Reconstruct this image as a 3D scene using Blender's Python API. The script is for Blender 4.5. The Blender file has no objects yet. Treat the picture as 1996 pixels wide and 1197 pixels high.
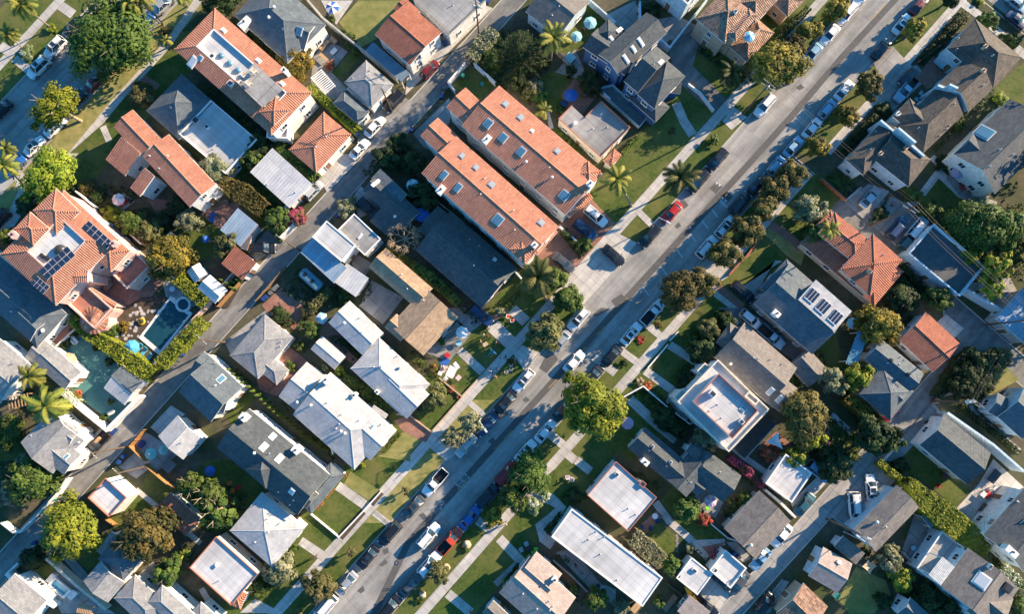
import bpy, bmesh, math, random
from mathutils import Vector, Matrix
from mathutils.bvhtree import BVHTree
random.seed(7)
R = math.radians
scene = bpy.context.scene
col = scene.collection

# ---------------------------------------------------------------- camera, sky, sun, exposure
CAM_H, TILT, FPX = 118.0,6.0,1300.0
cam_d = bpy.data.cameras.new('camera'); cam = bpy.data.objects.new('camera', cam_d); col.objects.link(cam)
cam.location = (0,0, CAM_H); cam.rotation_euler = (R(TILT),0,0)
cam_d.sensor_fit = 'HORIZONTAL'; cam_d.sensor_width = 36; cam_d.lens = FPX/1996*36
cam_d.clip_start = 1; cam_d.clip_end = 3000
scene.camera = cam
SUN_EL, SUN_AZ = 20.0,28.0          # azimuth measured from +X towards +Y
world = bpy.data.worlds.new('World'); scene.world = world; world.use_nodes = True
wn = world.node_tree.nodes; wl = world.node_tree.links
sky = wn.new('ShaderNodeTexSky'); sky.sky_type = 'NISHITA'; sky.sun_disc = False
sky.sun_elevation = R(SUN_EL); sky.sun_rotation = R(90-SUN_AZ)
sky.air_density = 1.0; sky.dust_density = 0.3; sky.ozone_density = 3.0
tint_ = wn.new('ShaderNodeMix'); tint_.data_type = 'RGBA'; tint_.blend_type = 'MULTIPLY'; tint_.inputs[0].default_value = 1; tint_.inputs[7].default_value = (.30,.80,1.0,1)
wl.new(sky.outputs[0], tint_.inputs[6]); wl.new(tint_.outputs[2], wn['Background'].inputs[0]); wn['Background'].inputs[1].default_value = 0.105
sun_d = bpy.data.lights.new('sun','SUN'); sun = bpy.data.objects.new('sun', sun_d); col.objects.link(sun)
sun_d.energy = 5.0; sun_d.angle = R(0.5); sun_d.color = (1.0,0.77,0.52)
SD = Vector((math.cos(R(SUN_EL))*math.cos(R(SUN_AZ)), math.cos(R(SUN_EL))*math.sin(R(SUN_AZ)), math.sin(R(SUN_EL))))
sun.rotation_euler = SD.to_track_quat('Z','Y').to_euler(); sun.location = SD*300
vs = scene.view_settings
vs.view_transform = 'Standard'; vs.look = 'None'; vs.exposure = 1.5; vs.gamma = 1; vs.use_curve_mapping = False
scene.cycles.max_bounces = 6; scene.cycles.diffuse_bounces = 3

# ---------------------------------------------------------------- picture tiles -> world points
TILES = {'s': (0,0,1.0),'bl': (1090,10,4.692),'br': (580,480,4.988),'vi': (0,500,6.65),'se': (1560,780,2.871),
         'ee': (1640,560,3.989),'ww': (0,660,4.986),'cc': (1180,800,5.987),'tt': (1330,0,7.393),
         'ne': (1640,0,4.989),'nf': (1640,180,4.989),'sb': (0,1060,8.317),'pk': (860,600,7.48),'to': (560,0,7.98),
         'st': (1100,600,8.55),'su': (820,900,9.975)}
for c_ in range(5):
 for r_ in range(4):
  TILES['%d%d' % (c_, r_)] = ((0,400,800,1200,1596)[c_],(0,300,600,897)[r_],3.99)
CT, ST = math.cos(R(TILT)), math.sin(R(TILT))
CAMP = Vector((0,0, CAM_H))
def pix(t, x, y):
 a, b, s = TILES[t]; return a + x/s, b + y/s
def ray(t, x, y):
 px, py = pix(t, x, y); dx, dy = px-998,-(py-598.5)
 return Vector((dx, dy*CT + FPX*ST, dy*ST - FPX*CT))
def W(t, x, y, h=0.0):
 d = ray(t, x, y); k = (CAM_H-h)/(-d.z)
 return Vector((d.x*k, d.y*k, h))
def dirw(t, p, q, h=0.0):
 d = W(t, q[0], q[1], h)-W(t, p[0], p[1], h); d.z = 0; return d.normalized()
U = (W('s',1591,12)-W('s',548,1185)).normalized()      # along the streets, up-right
V = Vector((U.y, -U.x, 0))                                  # across them, down-right
UA = math.atan2(U.y, U.x)

# ---------------------------------------------------------------- materials
M = {}
def nd(nt, t, **kw):
 n = nt.nodes.new(t)
 for k, v in kw.items(): setattr(n, k, v)
 return n
def mat(name, c, rough=0.85, c2=None, scale=2.0, bump=0.0, metal=0.0, detail=6, spec=0.3, fine=0.0):
 """base colour broken up between c and c2 by noise"""
 m = bpy.data.materials.new(name); m.use_nodes = True; nt = m.node_tree; b = nt.nodes['Principled BSDF']
 b.inputs['Roughness'].default_value = rough; b.inputs['Metallic'].default_value = metal
 b.inputs['Specular IOR Level'].default_value = spec
 if c2 is None: c2 = tuple(min(1, x*1.22) for x in c); c = tuple(x*0.82 for x in c)
 tc = nd(nt, 'ShaderNodeTexCoord'); n1 = nd(nt, 'ShaderNodeTexNoise'); n1.inputs['Scale'].default_value = scale
 n1.inputs['Detail'].default_value = detail; n1.inputs['Roughness'].default_value = 0.62
 geo = nd(nt, 'ShaderNodeNewGeometry'); nt.links.new(geo.outputs['Position'], n1.inputs['Vector'])
 cr = nd(nt, 'ShaderNodeValToRGB'); cr.color_ramp.elements[0].position = 0.32; cr.color_ramp.elements[1].position = 0.68
 cr.color_ramp.elements[0].color = (*c, 1); cr.color_ramp.elements[1].color = (*c2,1)
 nt.links.new(n1.outputs['Fac'], cr.inputs[0]); nt.links.new(cr.outputs[0], b.inputs['Base Color'])
 if bump:
  n2 = nd(nt, 'ShaderNodeTexNoise'); n2.inputs['Scale'].default_value = fine or 9; n2.inputs['Detail'].default_value = 4
  nt.links.new(geo.outputs['Position'], n2.inputs['Vector'])
  bp = nd(nt, 'ShaderNodeBump'); bp.inputs['Strength'].default_value = 0.6; bp.inputs['Distance'].default_value = bump
  nt.links.new(n2.outputs['Fac'], bp.inputs['Height']); nt.links.new(bp.outputs[0], b.inputs['Normal'])
 M[name] = m; return m
def ground_mat(name, c, c2, scale, stain, sstr=0.35, cracks=0.0, bump=0.01, rough=0.9, joints=None, streak=0.0):
 """paving / lawn: two-tone noise, large stains and optional slab joints or cracks"""
 m = mat(name, c, rough, c2, scale, bump); nt = m.node_tree; b = nt.nodes['Principled BSDF']
 src = b.inputs['Base Color'].links[0].from_socket
 geo = [n for n in nt.nodes if n.type == 'NEW_GEOMETRY'][0]
 n = nd(nt, 'ShaderNodeTexNoise'); n.inputs['Scale'].default_value = scale*0.12; n.inputs['Detail'].default_value = 5
 nt.links.new(geo.outputs['Position'], n.inputs['Vector'])
 cr = nd(nt, 'ShaderNodeValToRGB'); cr.color_ramp.elements[0].position = 0.42; cr.color_ramp.elements[1].position = 0.66
 cr.color_ramp.elements[0].color = (0,0,0,1); cr.color_ramp.elements[1].color = (1,1,1,1)
 nt.links.new(n.outputs['Fac'], cr.inputs[0])
 mx = nd(nt, 'ShaderNodeMix', data_type='RGBA')
 ml = nd(nt, 'ShaderNodeMath', operation='MULTIPLY'); ml.inputs[1].default_value = sstr
 nt.links.new(cr.outputs[0], ml.inputs[0]); nt.links.new(ml.outputs[0], mx.inputs[0])
 nt.links.new(src, mx.inputs[6]); mx.inputs[7].default_value = (*stain, 1); out = mx.outputs[2]
 if cracks:
  v = nd(nt, 'ShaderNodeTexVoronoi', feature='DISTANCE_TO_EDGE'); v.inputs['Scale'].default_value = cracks
  wv = nd(nt, 'ShaderNodeVectorMath', operation='ADD'); ns = nd(nt, 'ShaderNodeTexNoise'); ns.inputs['Scale'].default_value = 0.8
  nt.links.new(geo.outputs['Position'], ns.inputs['Vector']); nt.links.new(geo.outputs['Position'], wv.inputs[0]); nt.links.new(ns.outputs['Color'], wv.inputs[1])
  nt.links.new(wv.outputs[0], v.inputs['Vector'])
  lt = nd(nt, 'ShaderNodeMath', operation='LESS_THAN'); lt.inputs[1].default_value = 0.025*cracks; nt.links.new(v.outputs['Distance'], lt.inputs[0])
  m2 = nd(nt, 'ShaderNodeMath', operation='MULTIPLY'); m2.inputs[1].default_value = 0.22; nt.links.new(lt.outputs[0], m2.inputs[0])
  mx2 = nd(nt, 'ShaderNodeMix', data_type='RGBA'); nt.links.new(m2.outputs[0], mx2.inputs[0]); nt.links.new(out, mx2.inputs[6])
  mx2.inputs[7].default_value = (*[x*0.35 for x in c],1); out = mx2.outputs[2]
 if joints or streak:
  mp = nd(nt, 'ShaderNodeVectorRotate', rotation_type='Z_AXIS'); mp.inputs['Angle'].default_value = -UA; nt.links.new(geo.outputs['Position'], mp.inputs['Vector'])
 if joints:
  bk = nd(nt, 'ShaderNodeTexBrick'); bk.inputs['Scale'].default_value = 1; bk.inputs['Brick Width'].default_value = joints[0]; bk.inputs['Row Height'].default_value = joints[1]; bk.offset = 0
  bk.inputs['Mortar Size'].default_value = joints[2]; bk.inputs['Color1'].default_value = (1,1,1,1); bk.inputs['Color2'].default_value = (.86,.86,.87,1); bk.inputs['Mortar'].default_value = (.45,.45,.46,1)
  nt.links.new(mp.outputs[0], bk.inputs['Vector']); m3 = nd(nt, 'ShaderNodeMix', data_type='RGBA', blend_type='MULTIPLY'); m3.inputs[0].default_value = 1
  nt.links.new(out, m3.inputs[6]); nt.links.new(bk.outputs['Color'], m3.inputs[7]); out = m3.outputs[2]
 if streak:
  sc = nd(nt, 'ShaderNodeVectorMath', operation='MULTIPLY'); sc.inputs[1].default_value = (.05,.8,1); nt.links.new(mp.outputs[0], sc.inputs[0])
  n5 = nd(nt, 'ShaderNodeTexNoise'); n5.inputs['Scale'].default_value = 1; n5.inputs['Detail'].default_value = 6; nt.links.new(sc.outputs[0], n5.inputs['Vector'])
  c5 = nd(nt, 'ShaderNodeValToRGB'); c5.color_ramp.elements[0].position = .35; c5.color_ramp.elements[1].position = .65; v_ = 1-streak; c5.color_ramp.elements[0].color = (v_, v_, v_, 1); c5.color_ramp.elements[1].color = (1.08,1.08,1.08,1)
  nt.links.new(n5.outputs['Fac'], c5.inputs[0]); m4 = nd(nt, 'ShaderNodeMix', data_type='RGBA', blend_type='MULTIPLY'); m4.inputs[0].default_value = 1
  nt.links.new(out, m4.inputs[6]); nt.links.new(c5.outputs[0], m4.inputs[7]); out = m4.outputs[2]
 nt.links.new(out, b.inputs['Base Color']); return m
def roof_mat(name, c, c2, kind, wear=0.0, wc=(.5,.45,.35)):
 """UV-space roof covering: barrel tile, shingle, metal seam"""
 m = bpy.data.materials.new(name); m.use_nodes = True; nt = m.node_tree; b = nt.nodes['Principled BSDF']
 b.inputs['Roughness'].default_value = 0.8 if kind != 'seam' else 0.5; b.inputs['Specular IOR Level'].default_value = 0.25
 uv = nd(nt, 'ShaderNodeUVMap'); sx = nd(nt, 'ShaderNodeSeparateXYZ'); nt.links.new(uv.outputs[0], sx.inputs[0])
 br = nd(nt, 'ShaderNodeTexBrick'); br.inputs['Scale'].default_value = 1; br.inputs['Mortar Size'].default_value = 0.015 if kind != 'seam' else 0.02
 bw, rh = {'tile': (.36,.45),'shingle': (.55,.3),'seam': (.55,30)}[kind]
 br.inputs['Brick Width'].default_value = bw; br.inputs['Row Height'].default_value = rh
 br.offset = 0.0 if kind != 'shingle' else 0.5; br.inputs['Bias'].default_value = 0.0
 br.inputs['Color1'].default_value = (*c, 1); br.inputs['Color2'].default_value = (*c2,1); br.inputs['Mortar'].default_value = (*[x*.6 for x in c],1)
 nt.links.new(uv.outputs[0], br.inputs['Vector'])
 n = nd(nt, 'ShaderNodeTexNoise'); n.inputs['Scale'].default_value = 0.55; n.inputs['Detail'].default_value = 8; n.inputs['Roughness'].default_value = .7
 geo = nd(nt, 'ShaderNodeNewGeometry'); nt.links.new(geo.outputs['Position'], n.inputs['Vector'])
 cr = nd(nt, 'ShaderNodeValToRGB'); cr.color_ramp.elements[0].position = 0.3; cr.color_ramp.elements[1].position = 0.72
 cr.color_ramp.elements[0].color = (.74,.74,.76,1); cr.color_ramp.elements[1].color = (1.12,1.1,1.06,1)
 nt.links.new(n.outputs['Fac'], cr.inputs[0])
 mu = nd(nt, 'ShaderNodeMix', data_type='RGBA', blend_type='MULTIPLY'); mu.inputs[0].default_value = 1
 nt.links.new(br.outputs['Color'], mu.inputs[6]); nt.links.new(cr.outputs[0], mu.inputs[7]); out = mu.outputs[2]
 if wear:
  n2 = nd(nt, 'ShaderNodeTexNoise'); n2.inputs['Scale'].default_value = 0.9; n2.inputs['Detail'].default_value = 9
  nt.links.new(uv.outputs[0], n2.inputs['Vector'])
  c3 = nd(nt, 'ShaderNodeValToRGB'); c3.color_ramp.elements[0].position = 0.55; c3.color_ramp.elements[1].position = 0.8
  c3.color_ramp.elements[0].color = (0,0,0,1); c3.color_ramp.elements[1].color = (wear, wear, wear, 1)
  nt.links.new(n2.outputs['Fac'], c3.inputs[0])
  m3 = nd(nt, 'ShaderNodeMix', data_type='RGBA'); nt.links.new(c3.outputs[0], m3.inputs[0]); nt.links.new(out, m3.inputs[6]); m3.inputs[7].default_value = (*wc, 1)
  out = m3.outputs[2]
 nt.links.new(out, b.inputs['Base Color'])
 # relief
 if kind == 'tile':
  s = nd(nt, 'ShaderNodeMath', operation='MULTIPLY'); s.inputs[1].default_value = 2*math.pi/0.36; nt.links.new(sx.outputs[0], s.inputs[0])
  w = nd(nt, 'ShaderNodeMath', operation='SINE'); nt.links.new(s.outputs[0], w.inputs[0])
  h = w.outputs[0]; dist = 0.05
 elif kind == 'seam':
  h = br.outputs['Fac']; dist = 0.04
 else:
  n3 = nd(nt, 'ShaderNodeTexNoise'); n3.inputs['Scale'].default_value = 5; n3.inputs['Detail'].default_value = 5
  nt.links.new(uv.outputs[0], n3.inputs['Vector'])
  ad = nd(nt, 'ShaderNodeMath', operation='SUBTRACT'); nt.links.new(n3.outputs['Fac'], ad.inputs[0]); nt.links.new(br.outputs['Fac'], ad.inputs[1])
  h = ad.outputs[0]; dist = 0.02
 bp = nd(nt, 'ShaderNodeBump'); bp.inputs['Strength'].default_value = 0.8; bp.inputs['Distance'].default_value = dist
 nt.links.new(h, bp.inputs['Height']); nt.links.new(bp.outputs[0], b.inputs['Normal'])
 M[name] = m; return m
def leaf_mat(name, c, c2, c3):
 m = bpy.data.materials.new(name); m.use_nodes = True; nt = m.node_tree; b = nt.nodes['Principled BSDF']
 b.inputs['Roughness'].default_value = 0.65; b.inputs['Specular IOR Level'].default_value = 0.25
 at = nd(nt, 'ShaderNodeAttribute', attribute_name='tint'); oi = nd(nt, 'ShaderNodeObjectInfo')
 cr = nd(nt, 'ShaderNodeValToRGB'); e = cr.color_ramp.elements
 e[0].color = (*c, 1); e[0].position = 0.1; e[1].color = (*c3,1); e[1].position = 0.95
 x = e.new(0.55); x.color = (*c2,1)
 nt.links.new(at.outputs['Fac'], cr.inputs[0])
 hs = nd(nt, 'ShaderNodeHueSaturation'); nt.links.new(cr.outputs[0], hs.inputs['Color'])
 mr = nd(nt, 'ShaderNodeMapRange'); mr.inputs[3].default_value = 0.8; mr.inputs[4].default_value = 1.2; nt.links.new(oi.outputs['Random'], mr.inputs[0]); nt.links.new(mr.outputs[0], hs.inputs['Value'])
 mh = nd(nt, 'ShaderNodeMapRange'); mh.inputs[3].default_value = 0.485; mh.inputs[4].default_value = 0.512; nt.links.new(oi.outputs['Random'], mh.inputs[0]); nt.links.new(mh.outputs[0], hs.inputs['Hue'])
 nt.links.new(hs.outputs[0], b.inputs['Base Color'])
 tr = nd(nt, 'ShaderNodeBsdfTranslucent'); nt.links.new(hs.outputs[0], tr.inputs[0])
 ms = nd(nt, 'ShaderNodeMixShader'); ms.inputs[0].default_value = 0.2
 nt.links.new(b.outputs[0], ms.inputs[1]); nt.links.new(tr.outputs[0], ms.inputs[2])
 nt.links.new(ms.outputs[0], nt.nodes['Material Output'].inputs[0])
 M[name] = m; return m
def plain(name, c, rough=0.5, metal=0.0, spec=0.4, coat=0.0):
 m = bpy.data.materials.new(name); m.use_nodes = True; b = m.node_tree.nodes['Principled BSDF']
 b.inputs['Base Color'].default_value = (*c, 1); b.inputs['Roughness'].default_value = rough; b.inputs['Metallic'].default_value = metal
 b.inputs['Specular IOR Level'].default_value = spec; b.inputs['Coat Weight'].default_value = coat; b.inputs['Coat Roughness'].default_value = 0.05
 nt = m.node_tree
 n = nd(nt, 'ShaderNodeTexNoise'); n.inputs['Scale'].default_value = 3; n.inputs['Detail'].default_value = 3
 mr = nd(nt, 'ShaderNodeMapRange'); mr.inputs[3].default_value = max(0.02, rough-.07); mr.inputs[4].default_value = min(1, rough+.1)
 nt.links.new(n.outputs['Fac'], mr.inputs[0]); nt.links.new(mr.outputs[0], b.inputs['Roughness'])
 M[name] = m; return m

# setting
ground_mat('yard',(.07,.06,.04),(.13,.11,.07),0.9,(.035,.055,.015),0.85)
ground_mat('asphalt',(.32,.315,.30),(.41,.40,.38),1.3,(.20,.195,.185),0.7,0.14, joints=(5.2,3.4,.016), streak=.3)
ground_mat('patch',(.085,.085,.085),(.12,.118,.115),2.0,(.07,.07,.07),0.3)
ground_mat('alley',(.19,.187,.18),(.29,.285,.27),0.9,(.07,.07,.07),0.6,0.25, streak=.3)
ground_mat('concrete',(.46,.44,.41),(.58,.55,.515),0.8,(.33,.31,.28),0.55, joints=(1.5,1.6,.03), streak=.12)
ground_mat('slab',(.32,.31,.295),(.44,.425,.40),0.7,(.13,.125,.12),0.6,0.3, joints=(3.2,3.2,.05), streak=.15)
ground_mat('brick',(.24,.12,.09),(.36,.19,.145),1.6,(.17,.09,.07),0.5)
ground_mat('lawn',(.032,.062,.010),(.088,.122,.022),1.8,(.17,.15,.05),0.6, bump=0.05)
ground_mat('lawn_dry',(.18,.18,.055),(.36,.30,.12),0.8,(.09,.13,.025),0.6, bump=0.05)
ground_mat('teal_paint',(.06,.17,.17),(.09,.23,.22),0.6,(.05,.13,.135),0.5)
ground_mat('soil',(.055,.04,.03),(.10,.075,.055),1.4,(.04,.035,.02),0.5)
ground_mat('kerb',(.42,.41,.38),(.52,.50,.47),1.5,(.25,.24,.23),0.4)
# roofs
roof_mat('terracotta',(.48,.20,.125),(.58,.265,.175),'tile',.35,(.34,.13,.08))
roof_mat('rust_tile',(.36,.13,.08),(.45,.175,.115),'tile',.4,(.26,.10,.065))
roof_mat('mottled_tile',(.20,.125,.09),(.46,.29,.21),'tile',.5,(.17,.10,.08))
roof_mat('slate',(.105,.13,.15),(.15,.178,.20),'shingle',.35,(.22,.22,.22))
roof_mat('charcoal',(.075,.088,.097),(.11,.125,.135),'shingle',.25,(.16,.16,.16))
roof_mat('grey_shingle',(.26,.265,.27),(.36,.36,.36),'shingle',.4,(.2,.2,.2))
roof_mat('pale_shingle',(.45,.455,.465),(.55,.55,.55),'shingle',.6,(.31,.31,.325))
roof_mat('brown_shingle',(.08,.07,.063),(.14,.122,.105),'shingle',.45,(.06,.053,.05))
roof_mat('tan_shingle',(.33,.235,.155),(.46,.33,.225),'shingle',.4,(.26,.19,.13))
roof_mat('pink_shingle',(.36,.295,.265),(.45,.375,.34),'shingle',.4,(.32,.26,.22))
roof_mat('taupe_shingle',(.17,.155,.145),(.24,.22,.205),'shingle',.4,(.13,.12,.115))
roof_mat('white_seam',(.55,.55,.56),(.63,.625,.62),'seam',.35,(.4,.4,.4))
roof_mat('blue_seam',(.26,.36,.46),(.33,.43,.52),'seam',.4,(.42,.45,.47))
ground_mat('white_flat',(.55,.55,.55),(.66,.65,.645),0.7,(.42,.415,.41),0.7, joints=(1.05,9,.02), streak=.12)
ground_mat('grey_flat',(.30,.30,.30),(.40,.395,.385),0.7,(.17,.17,.17),0.75, joints=(1.05,9,.02), streak=.1)
ground_mat('dark_flat',(.07,.075,.08),(.11,.112,.115),0.8,(.14,.14,.14),0.4)
ground_mat('brown_flat',(.30,.13,.07),(.40,.19,.10),0.8,(.22,.10,.06),0.4)
ground_mat('red_floor',(.33,.14,.10),(.43,.20,.15),0.9,(.25,.11,.08),0.4)
# walls
for n_, c_ in dict(white=(.70,.69,.66), cream=(.62,.56,.46), pink=(.62,.42,.36), grey=(.38,.38,.37), blue=(.05,.12,.26), tan=(.46,.34,.24),
                   teal=(.20,.45,.47), paleblue=(.46,.56,.62), brown=(.22,.13,.08), ochre=(.36,.19,.075), wood=(.26,.17,.10), darkwood=(.10,.07,.05),
                   greywood=(.22,.21,.20), brickred=(.30,.12,.08)).items():
 mat(n_, c_, 0.85, None, 1.6,0.008, fine=14)
plain('trim',(.72,.71,.68),.5); plain('trim_dark',(.10,.09,.085),.5); plain('trim_red',(.36,.15,.11),.7)
plain('glass',(.02,.035,.05),.08,0,.8); plain('skyglass',(.10,.22,.30),.12,0,.8); plain('pane_white',(.52,.54,.56),.3,0,.5)
plain('pane_grey',(.30,.33,.35),.2,0,.5); plain('metal',(.45,.46,.47),.35,.8); plain('dark_metal',(.06,.06,.065),.45,.5); plain('black',(.012,.012,.013),.5); plain('rubber',(.02,.02,.02),.8)
plain('solar',(.016,.03,.065),.25,0,.5); plain('solar_frame',(.62,.63,.65),.4,.1)
plain('headlamp',(.75,.76,.78),.1,0,.8); plain('taillamp',(.35,.015,.012),.2,0,.6)
plain('canvas_white',(.72,.70,.68),.8); plain('canvas_blue',(.025,.11,.38),.8); plain('canvas_teal',(.10,.42,.60),.8); plain('canvas_sage',(.22,.42,.38),.8)
plain('canvas_mauve',(.42,.30,.42),.8); plain('canvas_tan',(.48,.34,.22),.8); plain('canvas_aqua',(.25,.50,.56),.8); plain('canvas_pink',(.62,.46,.44),.8)
plain('red',(.50,.03,.025),.5); plain('lime',(.22,.62,.04),.5); plain('green_plastic',(.03,.22,.16),.5); plain('grey_plastic',(.13,.14,.14),.55)
plain('blue_plastic',(.015,.05,.19),.5); plain('yellow',(.70,.36,.02),.5); plain('white_plastic',(.74,.74,.73),.45); plain('orange',(.60,.17,.03),.6)
plain('wood_light',(.45,.28,.15),.7); plain('skin',(.45,.27,.19),.6); plain('hair',(.05,.03,.02),.7); plain('road_white',(.50,.50,.49),.8); plain('road_yellow',(.42,.26,.07),.8)
plain('water_pale',(.03,.38,.55),.08,0,.6); plain('water_deep',(.012,.06,.085),.06,0,.6); plain('bark',(.13,.10,.075),.9); plain('bark_pale',(.34,.26,.18),.9); plain('palm_bark',(.27,.22,.17),.9)
for n_, c_ in dict(paint_white=(.74,.74,.74), paint_silver=(.42,.44,.46), paint_black=(.012,.013,.016), paint_navy=(.012,.035,.11), paint_blue=(.02,.10,.33), paint_red=(.40,.015,.013),
                   paint_maroon=(.13,.01,.012), paint_orange=(.55,.07,.025), paint_grey=(.10,.105,.11), paint_teal=(.03,.10,.12), paint_sky=(.22,.38,.52), cover=(.40,.42,.45)).items():
 plain(n_, c_, .3 if n_ != 'cover' else .8,.35 if n_ in ('paint_silver','paint_grey') else 0,.5,0.6 if n_ != 'cover' else 0)
# foliage: three tones each
leaf_mat('fol_green',(0.035,0.066,0.011),(0.074,0.119,0.021),(0.143,0.190,0.034))
leaf_mat('fol_dark',(0.013,0.026,0.008),(0.028,0.051,0.013),(0.061,0.090,0.020))
leaf_mat('fol_lime',(0.089,0.125,0.011),(0.190,0.238,0.021),(0.357,0.357,0.035))
leaf_mat('fol_gold',(0.071,0.071,0.011),(0.190,0.161,0.024),(0.428,0.285,0.035))
leaf_mat('fol_olive',(0.057,0.066,0.021),(0.113,0.116,0.038),(0.202,0.178,0.066))
leaf_mat('fol_rust',(.05,.052,.014),(.115,.10,.026),(.24,.17,.04))
leaf_mat('fol_pale',(0.101,0.119,0.059),(0.214,0.226,0.119),(0.392,0.369,0.226))
leaf_mat('fol_dry',(0.217,0.152,0.087),(0.377,0.275,0.160),(0.609,0.464,0.290))
leaf_mat('fol_pink',(.06,.09,.02),(.26,.05,.08),(.55,.06,.22))
leaf_mat('fol_red',(0.102,0.087,0.029),(0.406,0.087,0.043),(0.696,0.174,0.087))
leaf_mat('fol_white',(0.072,0.116,0.029),(0.232,0.290,0.131),(0.750,0.750,0.725))
leaf_mat('fol_palm',(0.053,0.077,0.016),(0.155,0.178,0.031),(0.357,0.309,0.059))
leaf_mat('fol_palmdark',(0.029,0.041,0.011),(0.061,0.074,0.018),(0.131,0.115,0.033))

# ---------------------------------------------------------------- mesh helpers
class MB:
 def __init__(s): s.v = []; s.f = []; s.m = []; s.uv = []
 def poly(s, pts, mi=0, uvs=None):
  n = len(s.v); s.v += [Vector(p) for p in pts]; s.f.append(list(range(n, n+len(pts)))); s.m.append(mi); s.uv.append(uvs)
 def box(s, c, sx, sy, sz, rz=0.0, mi=0, taper=1.0, mtx=None):
  """box standing on c (centre of its base)"""
  P = []
  for z, k in ((0,1),(sz, taper)):
   for x, y in ((-1,-1),(1,-1),(1,1),(-1,1)):
    p = Vector((x*sx/2*k, y*sy/2*k, z)); p.rotate(Matrix.Rotation(rz, 3,'Z')); P.append(Vector(c)+p if mtx is None else mtx @ (Vector(c)+p))
  n = len(s.v); s.v += P
  for q in ((3,2,1,0),(4,5,6,7),(0,1,5,4),(1,2,6,5),(2,3,7,6),(3,0,4,7)):
   s.f.append([n+i for i in q]); s.m.append(mi); s.uv.append(None)
 def tube(s, a, b, ra, rb=None, n=8, mi=0, cap=True):
  a, b = Vector(a), Vector(b); rb = ra if rb is None else rb; d = (b-a).normalized()
  x = d.orthogonal().normalized(); y = d.cross(x); k = len(s.v)
  for p, r in ((a, ra),(b, rb)):
   for i in range(n):
    t = 2*math.pi*i/n; s.v.append(p + x*math.cos(t)*r + y*math.sin(t)*r)
  for i in range(n):
   j = (i+1) % n; s.f.append([k+i, k+j, k+n+j, k+n+i]); s.m.append(mi); s.uv.append(None)
  if cap:
   s.f.append([k+i for i in reversed(range(n))]); s.m.append(mi); s.uv.append(None)
   s.f.append([k+n+i for i in range(n)]); s.m.append(mi); s.uv.append(None)
 def lathe(s, c, prof, n=12, mi=0):
  """prof: (r, z) from bottom to top"""
  c = Vector(c); k = len(s.v)
  for r, z in prof:
   for i in range(n):
    t = 2*math.pi*i/n; s.v.append(c+Vector((r*math.cos(t), r*math.sin(t), z)))
  for q in range(len(prof)-1):
   for i in range(n):
    j = (i+1) % n; s.f.append([k+q*n+i, k+q*n+j, k+(q+1)*n+j, k+(q+1)*n+i]); s.m.append(mi); s.uv.append(None)
  s.f.append([k+i for i in reversed(range(n))]); s.m.append(mi); s.uv.append(None)
  e = k+(len(prof)-1)*n; s.f.append([e+i for i in range(n)]); s.m.append(mi); s.uv.append(None)
 def mesh(s, name, mats, off=Vector((0,0,0)), smooth=False, tint=None):
  me = bpy.data.meshes.new(name); me.from_pydata([p-off for p in s.v],[], s.f)
  for m in mats: me.materials.append(M[m] if isinstance(m, str) else m)
  me.polygons.foreach_set('material_index', s.m)
  if any(u is not None for u in s.uv):
   uvl = me.uv_layers.new(name='UVMap')
   for p, u in zip(me.polygons, s.uv):
    if u:
     for li, q in zip(p.loop_indices, u): uvl.data[li].uv = q
  if smooth: me.polygons.foreach_set('use_smooth',[True]*len(me.polygons))
  if tint is not None:
   at = me.attributes.new('tint','FLOAT','FACE'); at.data.foreach_set('value', tint)
  me.update(); return me
def link(name, me, parent=None, loc=None):
 o = bpy.data.objects.new(name, me); col.objects.link(o)
 if parent is not None: o.parent = parent
 if loc is not None: o.location = loc
 return o
def root(name, loc, label, cat, group=None, rz=0.0):
 o = bpy.data.objects.new(name, None); col.objects.link(o); o.location = loc; o.rotation_euler = (0,0, rz); o.empty_display_size = .3
 tag(o, label, cat, group); return o
def tag(o, label=None, cat=None, group=None, kind=None):
 if label: o['label'] = label
 if cat: o['category'] = cat
 if group: o['group'] = group
 if kind: o['kind'] = kind
 return o
def part(mb, name, mats, parent, smooth=False):
 """a mesh part built in world coordinates, hung under its thing"""
 return link(name, mb.mesh(name, mats, Vector(parent.location), smooth), parent)
YARD = 0.12
# ---------------------------------------------------------------- ground sheets
SHEETS = {}; SHC = {}
def sheet(name, m, t, pts, z):
 """flat polygon on the ground, corners given in the tile's coordinates"""
 mb = SHEETS.setdefault((name, m),(MB(), m))[0]; k = SHC[name] = SHC.get(name, -1)+1
 P = [W(t, x, y, z) for x, y in pts]
 ar = sum(P[i].x*P[(i+1) % len(P)].y-P[(i+1) % len(P)].x*P[i].y for i in range(len(P)))
 if ar < 0: P.reverse()
 mb.poly([p+Vector((0,0,(k % 11)*.001)) for p in P])
def strip(name, m, t, pts, width, z):
 """a path of constant width (metres) through pts"""
 SHC[name] = SHC.get(name, -1)+1; z += (SHC[name] % 11)*.001; P = [W(t, x, y, z) for x, y in pts]; Lf = []; Rt = []
 for i, p in enumerate(P):
  d = (P[min(i+1, len(P)-1)]-P[max(i-1,0)]).normalized(); n = Vector((-d.y, d.x, 0))*width/2
  Lf.append(p+n); Rt.append(p-n)
 mb = SHEETS.setdefault((name, m),(MB(), m))[0]
 for i in range(len(P)-1): mb.poly([Rt[i], Rt[i+1], Lf[i+1], Lf[i]])
def lay_sheets():
 for (n, _),(mb, m) in SHEETS.items(): tag(link(n, mb.mesh(n, [m])), kind='structure')
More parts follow.
